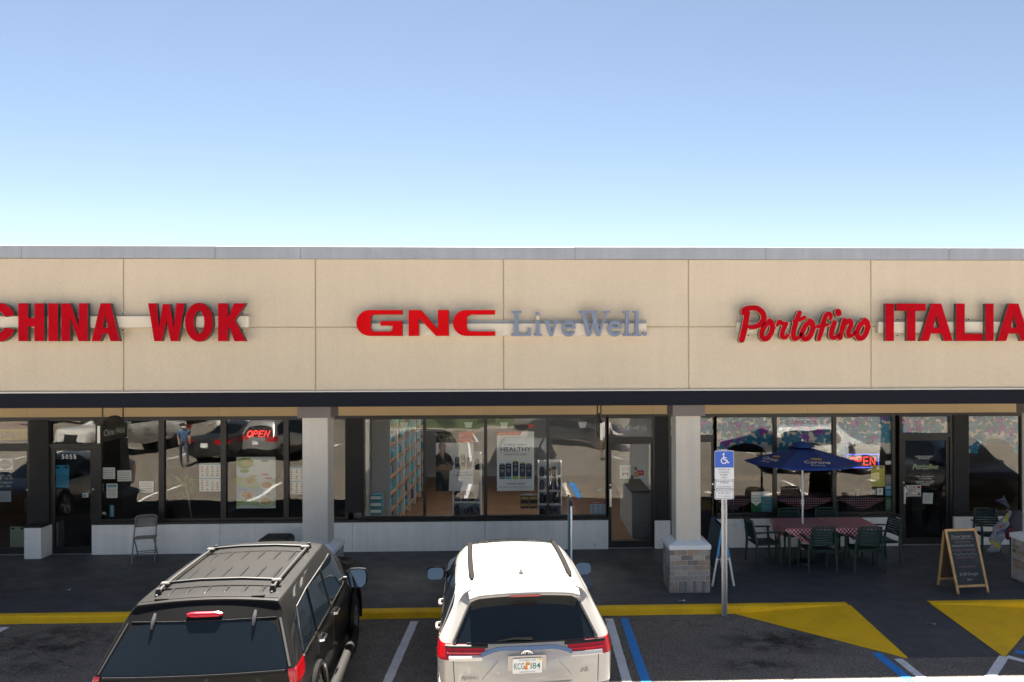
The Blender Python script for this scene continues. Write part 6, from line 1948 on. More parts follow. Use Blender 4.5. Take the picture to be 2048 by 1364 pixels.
# ------------------------------------------------------------------ pearl white compact SUV parked nose-in
m_pearl = paint('pearl_silver_paint', (.37, .352, .33), metal=.1, rough=.3)
def white_suv():
    T = thing('parked_suv', 'pearl white compact SUV with orange-blossom plate parked nose-in at the kerb', 'suv', (0, 0, 0))
    zl = .30
    st = [(0.0, [.80, .895, .91, .885, .70, .595], [.40, .68, .965, 1.12, 1.60, 1.67]),
          (.34, [.88, .93, .945, .915, .735, .63], [.34, .66, .95, 1.12, 1.52, 1.665]),
          (.95, [.90, .94, .94, .90, .745, .645], [.31, .62, .92, 1.10, 1.525, 1.665]),
          (1.75, [.90, .93, .93, .895, .75, .65], [.30, .60, .90, 1.085, 1.52, 1.66]),
          (2.55, [.90, .93, .93, .895, .735, .635], [.30, .60, .90, 1.075, 1.49, 1.635]),
          (2.95, [.90, .93, .93, .895, .70, .60], [.30, .60, .90, 1.07, 1.43, 1.57]),
          (3.55, [.90, .93, .935, .90, .86, .78], [.30, .60, .90, 1.03, 1.075, 1.10]),
          (4.25, [.87, .91, .90, .86, .80, .70], [.31, .58, .84, .95, .99, 1.02]),
          (4.60, [.76, .80, .78, .74, .68, .58], [.34, .55, .76, .85, .90, .925])]
    st = squash(st, .95, .87)
    sh = car_shell(st, [.10, .0, .045, .12, .40, .42], [-.06, 0, -.02, -.06, -.10, -.14], {5: 3}, [False, True, True, True, True, False, False, False], bulge=.085)
    shell_parts(T, sh, m_pearl)
    C = Car(T, sh, .95, .87)
    # lamps: clear lower strips and dark housing edge
    for sg in (-1, 1):
        pts = [C.rear(sg * x, .985) for x in np.linspace(.46, .80, 8)]
        C.seam(pts, .032, m_lampw, 'lamp_strip', lift=-.012)
        C.seam([C.rear(sg * x, 1.10) for x in np.linspace(.40, .84, 9)], .024, m_seam, 'lamp_trim', lift=-.010)
        C.seam([C.rear(sg * x, 1.035) for x in np.linspace(.47, .82, 9)], .007, mat('lamp_glow_red', (.62, .01, .015), .15, coat=.8), 'lamp_bar', lift=.004)
        C.seam([C.rear(sg * (.735 + .03 * t), .60 + .46 * t) for t in np.linspace(0, 1, 10)], .004)
        # dark surround of the rear glass and black pillar trim
        C.seam([C.rear(sg * (.752 - .16 * t), 1.14 + .36 * t) for t in np.linspace(0, 1, 9)], .020, m_seam, 'glass_surround', lift=-.008)
        C.seam([C.side(y_, z_, sg) for y_, z_ in ((.42, 1.16), (.55, 1.30), (.75, 1.50), (.9, 1.535), (1.7, 1.548), (2.5, 1.535))], .007, m_seam, 'window_trim')
        C.seam([C.side(y_, z_, sg) for y_, z_ in ((.42, 1.13), (1.0, 1.105), (1.8, 1.09), (2.6, 1.08), (3.2, 1.075))], .008, m_chrome, 'belt_trim')
        for y_ in (1.02, 1.86):
            C.seam([C.side(y_ + .04 * t, 1.10 + .43 * t, sg) for t in np.linspace(0, 1, 6)], .024, m_seam, 'door_pillar', lift=-.010)
    door_seams(C, (.98, 1.88, 2.92), .36, 1.08)
    # spoiler over the glass
    q = MB(); rows = []
    for y_, dz in ((.62, .012), (.45, .012), (.25, -.012), (.19, -.035)):
        row = []
        for x in np.linspace(-.60, .60, 13):
            p, _ = C.top(x, max(y_, .50)); row.append((x * (1 if y_ > .3 else .985), y_ - .03 * (1 - (x / .6) ** 2), p.z + dz - (.02 if abs(x) > .55 else 0)))
        rows.append(row)
    rows.append([(x, y + .012, z - .025) for x, y, z in rows[-1]])
    rows.append([(x, y + .20, z - .02) for x, y, z in rows[-1]])
    q.grid(rows); q.build('spoiler', m_pearl, T, smooth='all')
    q = MB(); zsp = rows[-2][6][2]; q.box(-.16, .16, rows[3][6][1] - .006, rows[3][6][1] + .01, zsp - .004, zsp + .01); q.build('high_brake_lamp', m_lampr, T)
    C.seam([C.top(x, .63) for x in np.linspace(-.57, .57, 14)], .004)
    # roof ribs, rails, fin
    for x in (-.36, -.17, .17, .36):
        pts = [C.top(x * (1 + .03 * t), .98 + 1.15 * t)[0] for t in np.linspace(0, 1, 12)]
        q = MB(); q.tube([p + Vector((0, 0, -.030)) for p in pts], [.02] + [.045] * 10 + [.02], n=14); q.build('roof_rib', m_pearl, T, smooth='all')
        pts = [C.top(x * 1.04, 2.30 + .17 * t)[0] for t in np.linspace(0, 1, 4)]
        q = MB(); q.tube([p + Vector((0, 0, -.030)) for p in pts], [.02, .045, .045, .02], n=14); q.build('roof_rib', m_pearl, T, smooth='all')
    for sg in (-1, 1):
        pts = [C.top(sg * (.555 + .012 * math.sin(t * 3.1)), .72 + 1.95 * t)[0] for t in np.linspace(0, 1, 14)]
        q = MB(); q.tube([p + Vector((0, 0, .010)) for p in pts], [.014] + [.032] * 12 + [.014], n=8); q.build('roof_rail', mat('matt_black_rail', (.006, .0055, .005), .85, spec=.08), T, smooth=True)
    p, _ = C.top(0, .86)
    q = MB(); q.add([p + Vector(v) for v in ((-.022, .09, 0), (.022, .09, 0), (.03, -.06, 0), (-.03, -.06, 0), (0, -.05, .075), (0, -.01, .06))], [(0, 1, 5), (1, 2, 4, 5), (2, 3, 4), (3, 0, 5, 4)]); q.build('antenna_fin', m_pearl, T, smooth=True)
    # bright bar over the plate
    q = MB(); top_, bot_ = [], []
    xs = np.linspace(-.47, .47, 15)
    for x in xs:
        t = min(1, max(0, (abs(x) - .30) / .17))
        a_, n1 = C.rear(x, 1.085 - .05 * t); b_, n2 = C.rear(x, 1.045 - .055 * t)
        top_.append(a_ + n1 * .012); bot_.append(b_ + n2 * .030)
    q.grid([bot_, top_]); low_ = [v + Vector((0, .03, -.02)) for v in bot_]; q.grid([low_, bot_])
    q.build('tailgate_bar', m_chrome, T, smooth='all')
    # sculpted creases of the tailgate
    for sg in (-1, 1):
        C.seam([C.rear(sg * (.30 + .16 * t), .945 - .17 * t) for t in np.linspace(0, 1, 7)], .008, m_pearl, 'tailgate_crease', lift=.0)
    C.seam([C.rear(x, .72) for x in np.linspace(-.46, .46, 12)], .010, m_pearl, 'tailgate_crease', lift=.004)
    # plate
    pc, _ = C.rear(0, .90)
    yq = pc.y - .02
    q = MB(); q.box(-.20, .20, yq + .012, yq + .04, .80, 1.0); q.build('plate_recess', m_pearl, T)
    me = curve_mesh([rrect(-.1525, .1525, -.076, .076, .012)], .003); Pl = place(me, 'license_plate', mat('plate_white', (.66, .70, .70), .4), T, (0, yq, .90), XA, ZA)
    m_pg = mat('plate_green', (.02, .16, .10), .5)
    fy = yq - .0026
    wtext('KCG', .062, m_pg, Pl, (-.083, fy, .868), width=.105, bold=.01); wtext('I84', .062, m_pg, Pl, (.083, fy, .868), width=.10, bold=.01)
    wtext('MYFLORIDA.COM', .017, m_pg, Pl, (0, fy, .950), width=.17); wtext('SUNSHINE STATE', .015, m_pg, Pl, (0, fy, .831), width=.16)
    m_or = mat('plate_orange', (.62, .20, .03), .5)
    for cx_, cz_, r_ in ((.005, .918, .022), (-.012, .882, .022)):
        q = MB(); q.cyl((cx_, fy, cz_), (cx_, fy - .0006, cz_), r_, n=16); q.build('orange_print', m_or, Pl)
    q = MB(); q.cyl((.012, fy - .001, .893), (.012, fy - .0016, .893), .012, n=12); q.build('blossom_print', m_paper, Pl)
    q = MB(); q.box(.118, .146, fy - .0006, fy, .950, .972); q.build('registration_sticker', mat('plate_yellow', (.65, .5, .05), .5), Pl)
    # emblem: three ovals
    pe, _ = C.rear(0, 1.0)
    ye = pe.y - .014
    def oval(cx_, cz_, rx, rz, r_):
        q = MB(); q.tube([(cx_ + rx * math.cos(2 * math.pi * k / 24), ye, cz_ + rz * math.sin(2 * math.pi * k / 24)) for k in range(24)], r_, n=6, closed=True); return q
    E_ = oval(0, 1.005, .058, .040, .006).build('emblem', m_chrome, T, smooth=True)
    oval(0, 1.005, .020, .036, .0045).build('emblem_oval', m_chrome, E_, smooth=True); oval(0, 1.021, .040, .014, .0045).build('emblem_oval', m_chrome, E_, smooth=True)
    for t, x_, z_, w_ in (('RAV4', -.60, .765, .17), ('XLE', .60, .80, .09)):
        p, n_ = C.rear(x_, z_); wtext(t, .035, mat('dark_chrome', (.25, .25, .26), .2, metal=1), T, p + n_ * .012, width=w_, u=Vector((1, -.10 * (1 if x_ < 0 else -1), 0)).normalized(), depth=.006, bold=.03, name='badge', shear=.2)
    # wiper
    p0, n0 = C.rear(.06, 1.16); p1, n1 = C.rear(-.30, 1.145)
    q = MB(); q.tube([p0 + n0 * .03, p0.lerp(p1, .5) + n0 * .035 + Vector((0, 0, .012)), p1 + n1 * .02], [.02, .013, .006], n=8); q.build('wiper', m_clad, T, smooth=True)
    C.seam([C.rear(x, 1.128) for x in np.linspace(-.62, .62, 14)], .012, m_seam, 'glass_surround', lift=-.004)
    C.seam([C.rear(x, .63) for x in np.linspace(-.74, .74, 14)], .004)
    handles(C, (1.15, 2.05), .95, m_pearl)
    mirror_pair(T, 2.92, 1.09, .91, m_clad)
    for y_ in (.86, 3.55):
        for sg in (-1, 1): wheel(T, sg * .93, y_, .345, sg)
    return T
RAV = white_suv()
ang = R(4.6)
pt = gz(1054, 1328.6, .90)
off = Matrix.Rotation(ang, 3, 'Z') @ Vector((0, -.02, 0))
RAV.location = (pt.x - off.x, pt.y - off.y, 0); RAV.rotation_euler = (0, 0, ang)

# ------------------------------------------------------------------ black full-size SUV parked beside it
m_bpaint = mat('black_car_paint', (.0032, .0032, .0034), .6, spec=.08, coat=.22, var=.12, vs=1.4)
m_beige = mat('beige_interior', (.42, .33, .22), .7)
def black_suv():
    T = thing('parked_suv', 'large dusty black SUV with roof rack and running boards parked nose-in', 'suv', (0, 0, 0))
    st = [(0.0, [.86, .955, .96, .935, .775, .665], [.50, .78, 1.06, 1.20, 1.665, 1.815]),
          (.40, [.92, .965, .97, .94, .80, .70], [.46, .76, 1.04, 1.20, 1.685, 1.835]),
          (1.05, [.94, .965, .965, .935, .805, .71], [.44, .74, 1.02, 1.19, 1.70, 1.85]),
          (1.95, [.94, .965, .965, .935, .805, .71], [.44, .74, 1.02, 1.18, 1.70, 1.85]),
          (2.75, [.94, .965, .965, .935, .795, .70], [.44, .74, 1.02, 1.17, 1.685, 1.835]),
          (3.05, [.94, .965, .965, .935, .76, .66], [.44, .74, 1.02, 1.17, 1.62, 1.77]),
          (3.70, [.94, .965, .965, .935, .90, .82], [.44, .74, 1.0, 1.13, 1.18, 1.20]),
          (4.50, [.92, .95, .945, .91, .86, .76], [.45, .72, .95, 1.07, 1.12, 1.145]),
          (4.85, [.86, .89, .88, .85, .80, .70], [.48, .68, .88, .98, 1.03, 1.06])]
    st = squash(st, 1.2, .84, .955)
    sh = car_shell(st, [.06, .0, .04, .06, .36, .44], [-.05, 0, -.01, -.03, -.06, -.10], {5: 3}, [False, True, True, True, True, False, False, False], bulge=.06, roof_crown=.04, clad=False, lamp_cells=(0, 5), AX=[-1, -.93, -.5, 0, .5, .93, 1], box=.45)
    gt = m_carglass
    out = shell_parts(T, sh, m_bpaint)
    C = Car(T, sh, 1.2, .84, .955)
    for sg in (-1, 1):
        C.seam([C.side(y_, z_, sg) for y_, z_ in ((.45, 1.23), (.55, 1.45), (.68, 1.66), (1.2, 1.70), (2.0, 1.70), (2.7, 1.69))], .008, m_seam, 'window_trim')
        C.seam([C.side(y_, 1.195 - .008 * y_, sg) for y_ in np.linspace(.42, 3.2, 12)], .010, m_chrome, 'belt_trim')
        for y_ in (1.12, 1.98):
            C.seam([C.side(y_ + .10 * t * (1 if y_ < 1.5 else .2), 1.19 + .50 * t, sg) for t in np.linspace(0, 1, 7)], .034, m_bpaint, 'door_pillar', lift=-.016)
        C.seam([C.rear(sg * (.875 - .155 * t), 1.22 + .44 * t) for t in np.linspace(0, 1, 9)], .018, m_seam, 'glass_surround', lift=-.009)
        C.seam([C.rear(sg * (.885 - .10 * t), .62 + .55 * t) for t in np.linspace(0, 1, 12)], .004)
        q = MB(); q.tube([(sg * .98, .98, .42), (sg * 1.0, 1.2, .42), (sg * 1.0, 3.2, .42), (sg * .98, 3.4, .42)], .055, n=10); q.build('running_board', mat('dusty_black_plastic', (.014, .0135, .013), .8, spec=.1), T, smooth=True)
        for y_ in (.92, 3.72):
            q = MB(); q.tube([(sg * .935, y_ + .47 * math.cos(R(t)), .43 + .47 * math.sin(R(t))) for t in range(-10, 191, 14)], .035, n=8); q.build('fender_flare', m_bpaint, T, smooth=True)
    door_seams(C, (1.10, 2.02, 3.08), .5, 1.18)
    handles(C, (1.28, 2.18), 1.06, m_chrome)
    # rear hatch: high lamp, glass hinges, wiper pivot
    q = MB(); pa, na = C.rear(0, 1.725)
    pts = [C.rear(x, 1.725) for x in np.linspace(-.17, .17, 9)]
    q.tube([p + n_ * .004 for p, n_ in pts], [.012] + [.026] * 7 + [.012], n=8); q.build('high_brake_lamp', mat('brake_lamp_red', (.55, .012, .03), .25, coat=.6), T, smooth=True)
    for sg in (-1, 1):
        pts = [C.rear(sg * .48, z_) for z_ in (1.60, 1.64, 1.69, 1.74)]
        q = MB(); q.tube([p + n_ * .012 for p, n_ in pts], [.012, .018, .020, .012], n=8); q.build('glass_hinge', mat('grey_hinge', (.06, .06, .065), .45), T, smooth=True)
        p, n_ = C.top(sg * .45, .50); q = MB(); q.obox(p + Vector((0, 0, .006)), (.06, 0, 0), (0, .015, 0), (0, 0, .008)); q.build('hatch_hinge', m_bpaint, T)
    C.seam([C.rear(x, 1.668) for x in np.linspace(-.69, .69, 14)], .006)
    C.seam([C.top(x, .49) for x in np.linspace(-.64, .64, 14)], .006)
    C.seam([C.rear(x, 1.19) for x in np.linspace(-.84, .84, 14)], .010, m_seam, 'glass_surround')
    # bumper and plate panel below the picture
    q = MB(); q.tube([C.rear(x, .58)[0] + Vector((0, -.02, 0)) for x in np.linspace(-.84, .84, 15)], .07, n=10); q.build('rear_bumper', m_bpaint, T, smooth=True)
    # roof ribs in sunken pairs
    for x in (-.44, -.27, -.09, .09, .27, .44):
        for y0, y1 in ((.58, .86), (.98, 1.62), (1.74, 2.36)):
            pts = [C.top(x, y0 + (y1 - y0) * t)[0] for t in np.linspace(0, 1, 7)]
            q = MB(); q.tube([p + Vector((0, 0, -.011)) for p in pts], [.004, .018] + [.022] * 3 + [.018, .004], n=10); q.build('roof_rib', m_bpaint, T, smooth='all')
    m_rack = mat('rack_aluminium', (.022, .022, .023), .6, metal=.0, spec=.2)
    for sg in (-1, 1):
        pts = [C.top(sg * (.545 + .01 * t), .62 + 1.95 * t)[0] + Vector((0, 0, .04 if 0 < t < 1 else .0)) for t in np.linspace(0, 1, 14)]
        q = MB(); q.tube(pts, .014, n=8); q.build('rack_rail', m_rack, T, smooth=True)
        for t in (0.03, .97):
            p = C.top(sg * .545, .62 + 1.95 * t)[0]; q = MB(); q.lathe([(0, -.01), (.035, -.01), (.03, .03), (.018, .06), (0, .06)], p, n=10); q.build('rack_foot', m_rack, T, smooth=True)
    for y_ in (.86, 2.30):
        za = C.top(.55, y_)[0].z + .065
        q = MB(); q.tube([(-.565, y_, za - .015), (-.48, y_, za), (-.2, y_, za + .018), (.2, y_, za + .018), (.48, y_, za), (.565, y_, za - .015)], .016, n=8); b_ = q.build('crossbar', m_rack, T, smooth=True)
        for sg in (-1, 1):
            q = MB(); q.obox((sg * .54, y_, za - .018), (.05, 0, 0), (0, .03, 0), (0, 0, .024)); q.build('crossbar_clamp', mat('rack_clamp_tan', (.06, .055, .05), .55), b_, bevel=.012)
    mirror_pair(T, 3.0, 1.23, .93, m_bpaint, w_=.26, h_=.24)
    for y_ in (.92, 3.72):
        for sg in (-1, 1): wheel(T, sg * .935, y_, .385, sg)
    return T
BSUV = black_suv()
ang = R(4.3)
pt = gz(390, 1346, 1.20)
off = Matrix.Rotation(ang, 3, 'Z') @ Vector((0, .06, 0))
BSUV.location = (pt.x - off.x, pt.y - off.y, 0); BSUV.rotation_euler = (0, 0, ang)
# ================================================================== the car park across the aisle (also seen mirrored in the shop glass)
def mirrored(px, py, z=0.0):
    """Real place of something that the photo shows as a reflection in the shop glass."""
    p = gz(px, py, z); return Vector((p.x, 2 * Y_GLASS - p.y, z))
def plain_car(name, label, cat, st, top_slot, cab, body_m, wheels, wr, wx, mir, rear_y=(.08, 0, .03, .06, .1, .12), front_y=(-.05, 0, -.02, -.05, -.08, -.12), rear_glass=False, group='cars in the car park', clad=False, hand=None, plate=True):
    T = thing(name, label, cat, (0, 0, 0), group)
    sh = car_shell(st, list(rear_y), list(front_y), top_slot, cab, bulge=.07, roof_crown=.05, rear_glass=rear_glass, clad=clad)
    shell_parts(T, sh, body_m)
    C = Car(T, sh)
    door_seams(C, wheels[2], st[2][2][0] + .08, st[2][2][3])
    if hand: handles(C, hand[0], hand[1], body_m)
    mirror_pair(T, mir[0], mir[1], mir[2], body_m, w_=.2, h_=.14)
    for y_ in wheels[:2]:
        for sg in (-1, 1): wheel(T, sg * wx, y_, wr, sg)
    p, n_ = C.rear(0, st[0][2][2] - .06)
    if plate:
        q = MB(); q.box(-.15, .15, p.y - .015, p.y + .03, p.z - .075, p.z + .075); q.build('license_plate', m_paper, T)
    return T
def sedan(label, m_, pos, ang, tag_='parked_sedan'):
    st = [std(0, .93, 1.02, .84, .7), std(.55, .95, 1.05, .90, .72), std(.95, .95, 1.10, .90, .66), std(1.55, .94, 1.40, .90, .56), std(2.3, .93, 1.45, .90, .57), std(2.9, .92, 1.36, .90, .54), std(3.6, .90, .97, .89, .72), std(4.4, .80, .86, .84, .66), std(4.75, .70, .76, .74, .6)]
    T = plain_car(tag_, label, 'car', st, {2: 1, 5: 3}, [0, 0, 1, 1, 1, 1, 0, 0], m_, (.95, 3.75, (1.05, 2.05, 3.05)), .33, .90, (3.15, 1.0, .90), hand=((1.3, 2.3), .82))
    T.location = pos; T.rotation_euler = (0, 0, ang); return T
def suv(label, m_, pos, ang, k=1.0):
    st = [std(0, 1.02, 1.52 * k, .82, .60), std(.4, 1.02, 1.58 * k, .88, .62), std(1.0, 1.0, 1.62 * k, .90, .63), std(1.8, .99, 1.63 * k, .90, .63), std(2.5, .98, 1.60 * k, .90, .60), std(3.2, .97, 1.06, .89, .74), std(3.9, .88, .96, .85, .68), std(4.2, .76, .84, .76, .6)]
    T = plain_car('parked_suv', label, 'suv', st, {4: 3}, [0, 1, 1, 1, 0, 0, 0], m_, (.78, 3.35, (.95, 1.8, 2.65)), .34, .90, (2.8, 1.05, .90), rear_y=(.08, 0, .03, .08, .30, .36), rear_glass=True, clad=True, hand=((1.1, 1.95), .88))
    T.location = pos; T.rotation_euler = (0, 0, ang); return T
def pickup(label, m_, pos, ang):
    st = [std(0, 1.18, 1.28, .93, .8, .5), std(.6, 1.18, 1.28, .98, .8, .5), std(1.75, 1.18, 1.29, .98, .82, .5), std(1.95, 1.2, 1.86, .98, .70, .5), std(2.8, 1.2, 1.92, .98, .72, .5), std(3.5, 1.2, 1.88, .98, .69, .5), std(4.2, 1.18, 1.27, .97, .82, .5), std(5.2, 1.12, 1.22, .95, .80, .5), std(5.7, 1.0, 1.12, .9, .76, .5)]
    T = plain_car('pickup_truck', label, 'truck', st, {2: 1, 5: 3}, [0, 0, 0, 1, 1, 1, 0, 0], m_, (1.1, 4.75, (2.0, 2.9, 3.75)), .41, .98, (3.85, 1.3, 1.0), hand=((2.2, 3.05), 1.08))
    T.location = pos; T.rotation_euler = (0, 0, ang); return T
pw = paint('white_car_paint', (.62, .61, .58)); pg = paint('grey_car_paint', (.13, .14, .16), metal=.4); ps = paint('silver_car_paint', (.38, .38, .38), metal=.5)
pd = paint('charcoal_car_paint', (.045, .045, .05), metal=.3); pb = paint('blue_car_paint', (.02, .035, .07), metal=.3)
# grey saloon nose-in, left of the frame; blue SUV nose-in at the right
sedan('grey saloon parked nose-in beyond the black SUV', pg, (-12.6, 8.35, 0), R(1))
suv('dark blue SUV parked nose-in past the ramp', pb, (12.3, 8.0, 0), R(-2), 1.05)
p = mirrored(345, 905); pickup('white crew cab pickup truck facing the shops across the aisle', pw, (p.x - 1.0, p.y - 3.2, 0), R(22))
p = mirrored(408, 930); sedan('charcoal saloon in the aisle with its tail to the shops', pd, (p.x, p.y - .1, 0), R(196))
p = mirrored(510, 925); suv('silver SUV across the aisle with its tail to the shops', ps, (p.x, p.y, 0), R(192))
p = mirrored(500, 880); suv('white SUV facing the shops behind the silver one', pw, (p.x - .6, p.y - 4.6, 0), R(8), 1.08)
p = mirrored(1155, 893); sedan('charcoal hatchback parked slantwise behind the landscaped kerb', pd, (p.x - 1.9, p.y - 1.5, 0), R(-58))
p = mirrored(1055, 862); sedan('silver saloon far across the car park', ps, (p.x, p.y, 0), R(200))
p = mirrored(1660, 945); suv('white SUV driving along the aisle', pw, (p.x - 2.2, p.y - .6, 0), R(-88), 1.0)
p = mirrored(130, 850); sedan('pale silver saloon parked two rows back', ps, (p.x + 1.5, p.y - 2, 0), R(70))
p = mirrored(640, 905); sedan('white saloon parked slantwise near the tall lamp', pw, (p.x - 1, p.y - 3, 0), R(15))

# people crossing the car park
def person(label, pos, face, shirt, pants, h=1.72, mask=False, cap=False):
    k = h / 1.72
    J = {'pel': (0, 0, .93, .145), 'wst': (0, 0, 1.08, .135), 'chs': (0, .01, 1.30, .155), 'nck': (0, 0, 1.47, .06), 'hd0': (0, .01, 1.56, .085), 'hd1': (0, .015, 1.66, .095), 'hd2': (0, .01, 1.72, .06)}
    E = [('pel', 'wst'), ('wst', 'chs'), ('chs', 'nck'), ('nck', 'hd0'), ('hd0', 'hd1'), ('hd1', 'hd2')]
    for s_, sg in (('l', -1), ('r', 1)):
        fw = .10 * sg
        J.update({'hip' + s_: (sg * .10, 0, .88, .105), 'kne' + s_: (sg * .11, fw * .7 + .03, .50, .065), 'ank' + s_: (sg * .115, fw, .09, .045), 'toe' + s_: (sg * .125, fw + .15, .04, .038),
                  'sho' + s_: (sg * .19, 0, 1.40, .07), 'elb' + s_: (sg * .27, -.02, 1.12, .048), 'wri' + s_: (sg * .25, .14, .92, .033), 'plm' + s_: (sg * .245, .19, .86, .033)})
        E += [('pel', 'hip' + s_), ('hip' + s_, 'kne' + s_), ('kne' + s_, 'ank' + s_), ('ank' + s_, 'toe' + s_), ('chs', 'sho' + s_), ('sho' + s_, 'elb' + s_), ('elb' + s_, 'wri' + s_), ('wri' + s_, 'plm' + s_)]
        for f in range(4):
            J['f%d%s' % (f, s_)] = (sg * (.215 + .018 * f), .23 + .01 * (f in (1, 2)), .80, .009); E.append(('plm' + s_, 'f%d%s' % (f, s_)))
        J['th' + s_] = (sg * .20, .225, .85, .009); E.append(('plm' + s_, 'th' + s_))
    keys = list(J); me = bpy.data.meshes.new('body')
    me.from_pydata([J[q][:3] for q in keys], [(keys.index(a), keys.index(b)) for a, b in E], [])
    ob = bpy.data.objects.new('body', me); COL.objects.link(ob)
    sk = ob.modifiers.new('skin', 'SKIN'); sk.use_smooth_shade = True
    for i, q in enumerate(keys):
        r_ = J[q][3]; v = me.skin_vertices[0].data[i]
        v.radius = (r_ * (1.15 if q in ('pel', 'wst', 'chs') else 1), r_ * (.78 if q in ('pel', 'wst', 'chs') else 1)); v.use_root = (q == 'pel')
    sb = ob.modifiers.new('s', 'SUBSURF'); sb.levels = 2; sb.render_levels = 2
    dg = bpy.context.evaluated_depsgraph_get(); dg.update()
    ev = bpy.data.meshes.new_from_object(ob.evaluated_get(dg)); bpy.data.objects.remove(ob)
    sk_ = mat('skin_tone', (.32, .19, .13), .6)
    ev.materials.clear()
    for m_ in (shirt, pants, sk_, m_clad): ev.materials.append(m_)
    for p_ in ev.polygons:
        c = p_.center
        if c.z > 1.47: s_ = 2
        elif c.z < .11: s_ = 3
        elif abs(c.x) > .185 and c.z < 1.16: s_ = 2
        elif c.z < 1.0: s_ = 1
        else: s_ = 0
        p_.material_index = s_
    ev.name = 'body'; ev.shade_smooth()
    T = thing('person', label, 'person', (0, 0, 0))
    link('body', ev, T)
    hr = MB(); hr.lathe([(.0, .11), (.05, .105), (.088, .07), (.102, .02), (.10, -.02), (.085, -.03)], (0, -.005, 1.655), n=16); hr.build('hair', mat('dark_hair', (.03, .022, .018), .8), T, smooth=True)
    f_ = MB()
    for sx in (-1, 1): f_.lathe([(0, -.01), (.011, 0), (0, .01)], (sx * .032, .098, 1.655), n=8)
    f_.build('eyes', m_clad, T)
    nz = MB(); nz.add([(-.013, .095, 1.615), (.013, .095, 1.615), (0, .125, 1.613), (0, .10, 1.66)], [(0, 1, 2), (0, 2, 3), (1, 3, 2)]); nz.build('nose', sk_, T)
    mo = MB(); mo.obox((0, .092, 1.585), (.024, 0, 0), (0, .006, 0), (0, 0, .006)); mo.build('mouth', mat('lips', (.25, .09, .08), .6), T)
    if mask:
        q = MB(); q.obox((0, .085, 1.60), (.062, 0, 0), (0, .035, 0), (0, 0, .045)); q.build('face_mask', m_paper, T, bevel=.02)
    T.location = pos; T.rotation_euler = (0, 0, face); T.scale = (k, k, k)
    return T
p = mirrored(368, 932); person('person in a blue shirt, jeans and a white mask walking in the car park', p, R(-35), mat('blue_shirt', (.10, .20, .36), .8), mat('blue_jeans', (.08, .11, .18), .8), 1.70, mask=True)
p = mirrored(1210, 925); person('person in a white shirt and khaki trousers standing in the aisle', p, R(170), mat('white_shirt', (.70, .68, .70), .8), mat('khaki_trousers', (.24, .17, .09), .8), 1.80)

# landscaped kerb island, palms
m_conc = mat('pale_kerb_concrete', (.42, .38, .32), .85, var=.12, vs=2, bump=.3, bs=60)
m_grass = mat('grass', (.06, .085, .025), .9, var=.35, vs=3, fine=.3)
q = MB(); q.prism(rrect(-9, 3.5, -20.5, -11.5, 1.6, 6), (0, 0, -.02), XA, YA, (0, 0, .16)); structure(q.build('island_kerb', m_conc))
q = MB(); q.prism(rrect(-8.85, 3.35, -20.35, -11.65, 1.5, 6), (0, 0, .1), XA, YA, (0, 0, .06)); structure(q.build('island_grass', m_grass))
m_bush = [mat('bush_leaf_%d' % i, c, .7) for i, c in enumerate(((.05, .085, .025), (.08, .115, .03), (.035, .06, .02)))]
def shrub(x, y, r_, label, seed):
    rnd = random.Random(seed); q = MB()
    for i in range(520):
        t, u = rnd.uniform(0, 6.28), rnd.uniform(-.15, 1)
        rr = r_ * (rnd.random() ** .4) * (1 + .2 * math.sin(3 * t + seed))
        c = Vector((x + rr * math.cos(t) * math.sqrt(max(0, 1 - u * u)), y + rr * math.sin(t) * math.sqrt(max(0, 1 - u * u)), .16 + max(.03, r_ * .8 * u + .15)))
        a_ = Vector((rnd.uniform(-1, 1), rnd.uniform(-1, 1), rnd.uniform(-.4, 1))).normalized() * rnd.uniform(.06, .12); b_ = a_.orthogonal().normalized() * .035
        q.add([c - a_ * .5, c + b_, c + a_ * .5, c - b_], [(0, 1, 2, 3)], rnd.randrange(3))
    T = thing('shrub', label, 'shrub', (x, y, .16), 'shrubs on the landscaped island')
    stuff(q.build('foliage', m_bush, T, fix=False)); s_ = MB(); s_.cyl((x, y, .1), (x, y, .5), .04, .02, n=6); s_.build('stem', m_stem, T)
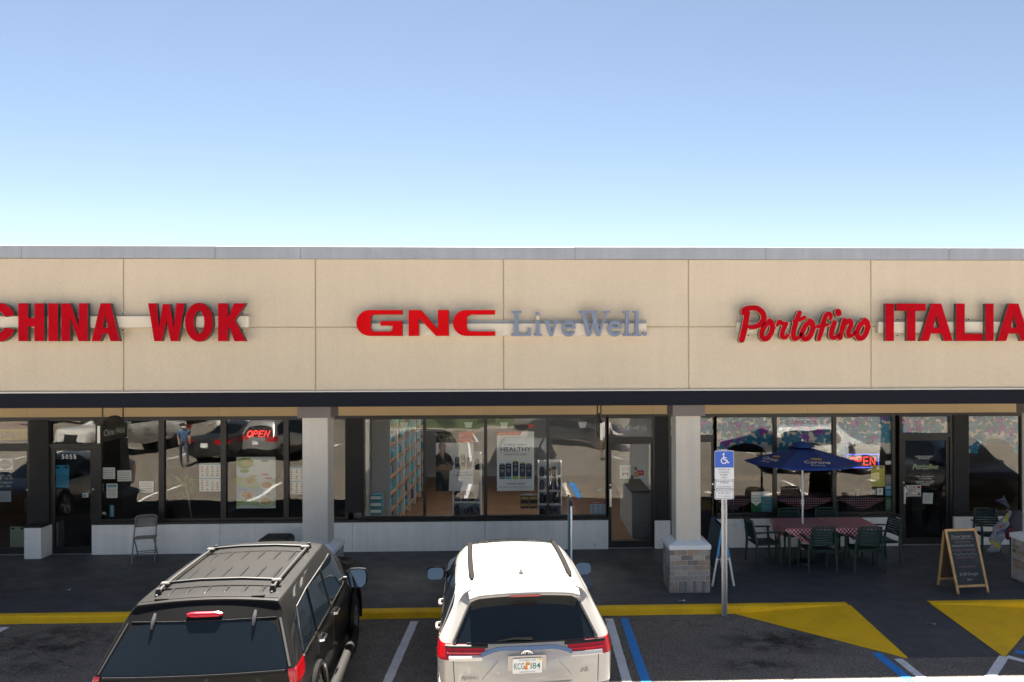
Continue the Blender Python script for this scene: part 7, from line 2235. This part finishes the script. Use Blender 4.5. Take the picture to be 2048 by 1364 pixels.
for i, (x, y, r_) in enumerate(((-6.5, -13.2, .7), (-4.6, -12.9, .6), (-2.4, -13.4, .75), (-5.2, -15.4, .9), (.6, -13.6, .6))):
    shrub(x, y, r_, ('round green shrub at the end of the island kerb', 'low green shrub beside the round one', 'bushy green shrub in the middle of the island', 'large green shrub at the back of the island', 'small green shrub on the island by the cars')[i], i + 3)
m_trunk = mat('palm_trunk', (.20, .165, .125), .9, var=.3, vs=6, bump=.6, bs=25); m_frond = [mat('frond_%d' % i, c, .55) for i, c in enumerate(((.06, .10, .03), (.09, .13, .04), (.045, .07, .025)))]
def palm(x, y, h, seed, label):
    rnd = random.Random(seed)
    T = thing('palm_tree', label, 'palm tree', (x, y, 0), 'palm trees along the road')
    q = MB(); n = 14; pts = [(x + .18 * math.sin(i / n * 2 + seed), y + .1 * math.sin(i / n * 3), h * i / n) for i in range(n + 1)]
    q.tube(pts, [.22 - .06 * i / n + (.025 if i % 2 else 0) for i in range(n + 1)], n=10); q.build('trunk', m_trunk, T, smooth=True)
    q = MB(); c0 = Vector(pts[-1])
    for i in range(46):
        t = rnd.uniform(0, 6.28); e = rnd.uniform(-.9, 1.3); L_ = rnd.uniform(1.1, 1.6)
        d = Vector((math.cos(t) * math.cos(e), math.sin(t) * math.cos(e), math.sin(e)))
        hub = c0 + d * L_ * .55 + Vector((0, 0, .1))
        q.bar(c0, hub, .03, .02, side=d.orthogonal(), mi=0)
        sd = d.cross(ZA).normalized(); upv = sd.cross(d)
        for k in range(13):
            a_ = R(-80 + 160 * k / 12); dd = (d * math.cos(a_) + sd * math.sin(a_)).normalized()
            tip = hub + dd * rnd.uniform(.55, .75) + Vector((0, 0, -.22 * rnd.random())); w_ = dd.cross(upv).normalized() * .035
            mdp = hub.lerp(tip, .5)
            q.add([hub, mdp + w_, tip, mdp - w_], [(0, 1, 2, 3)], rnd.randrange(3))
    stuff(q.build('crown', m_frond, T, fix=False))
for i, (x, y, h) in enumerate(((-10.5, -33, 7.4), (-6.8, -36, 6.9), (-4.6, -34, 7.8))):
    palm(x, y, h, i + 2, ('fan palm standing alone beside the road', 'shorter fan palm between two others', 'tallest fan palm of the three by the road')[i])
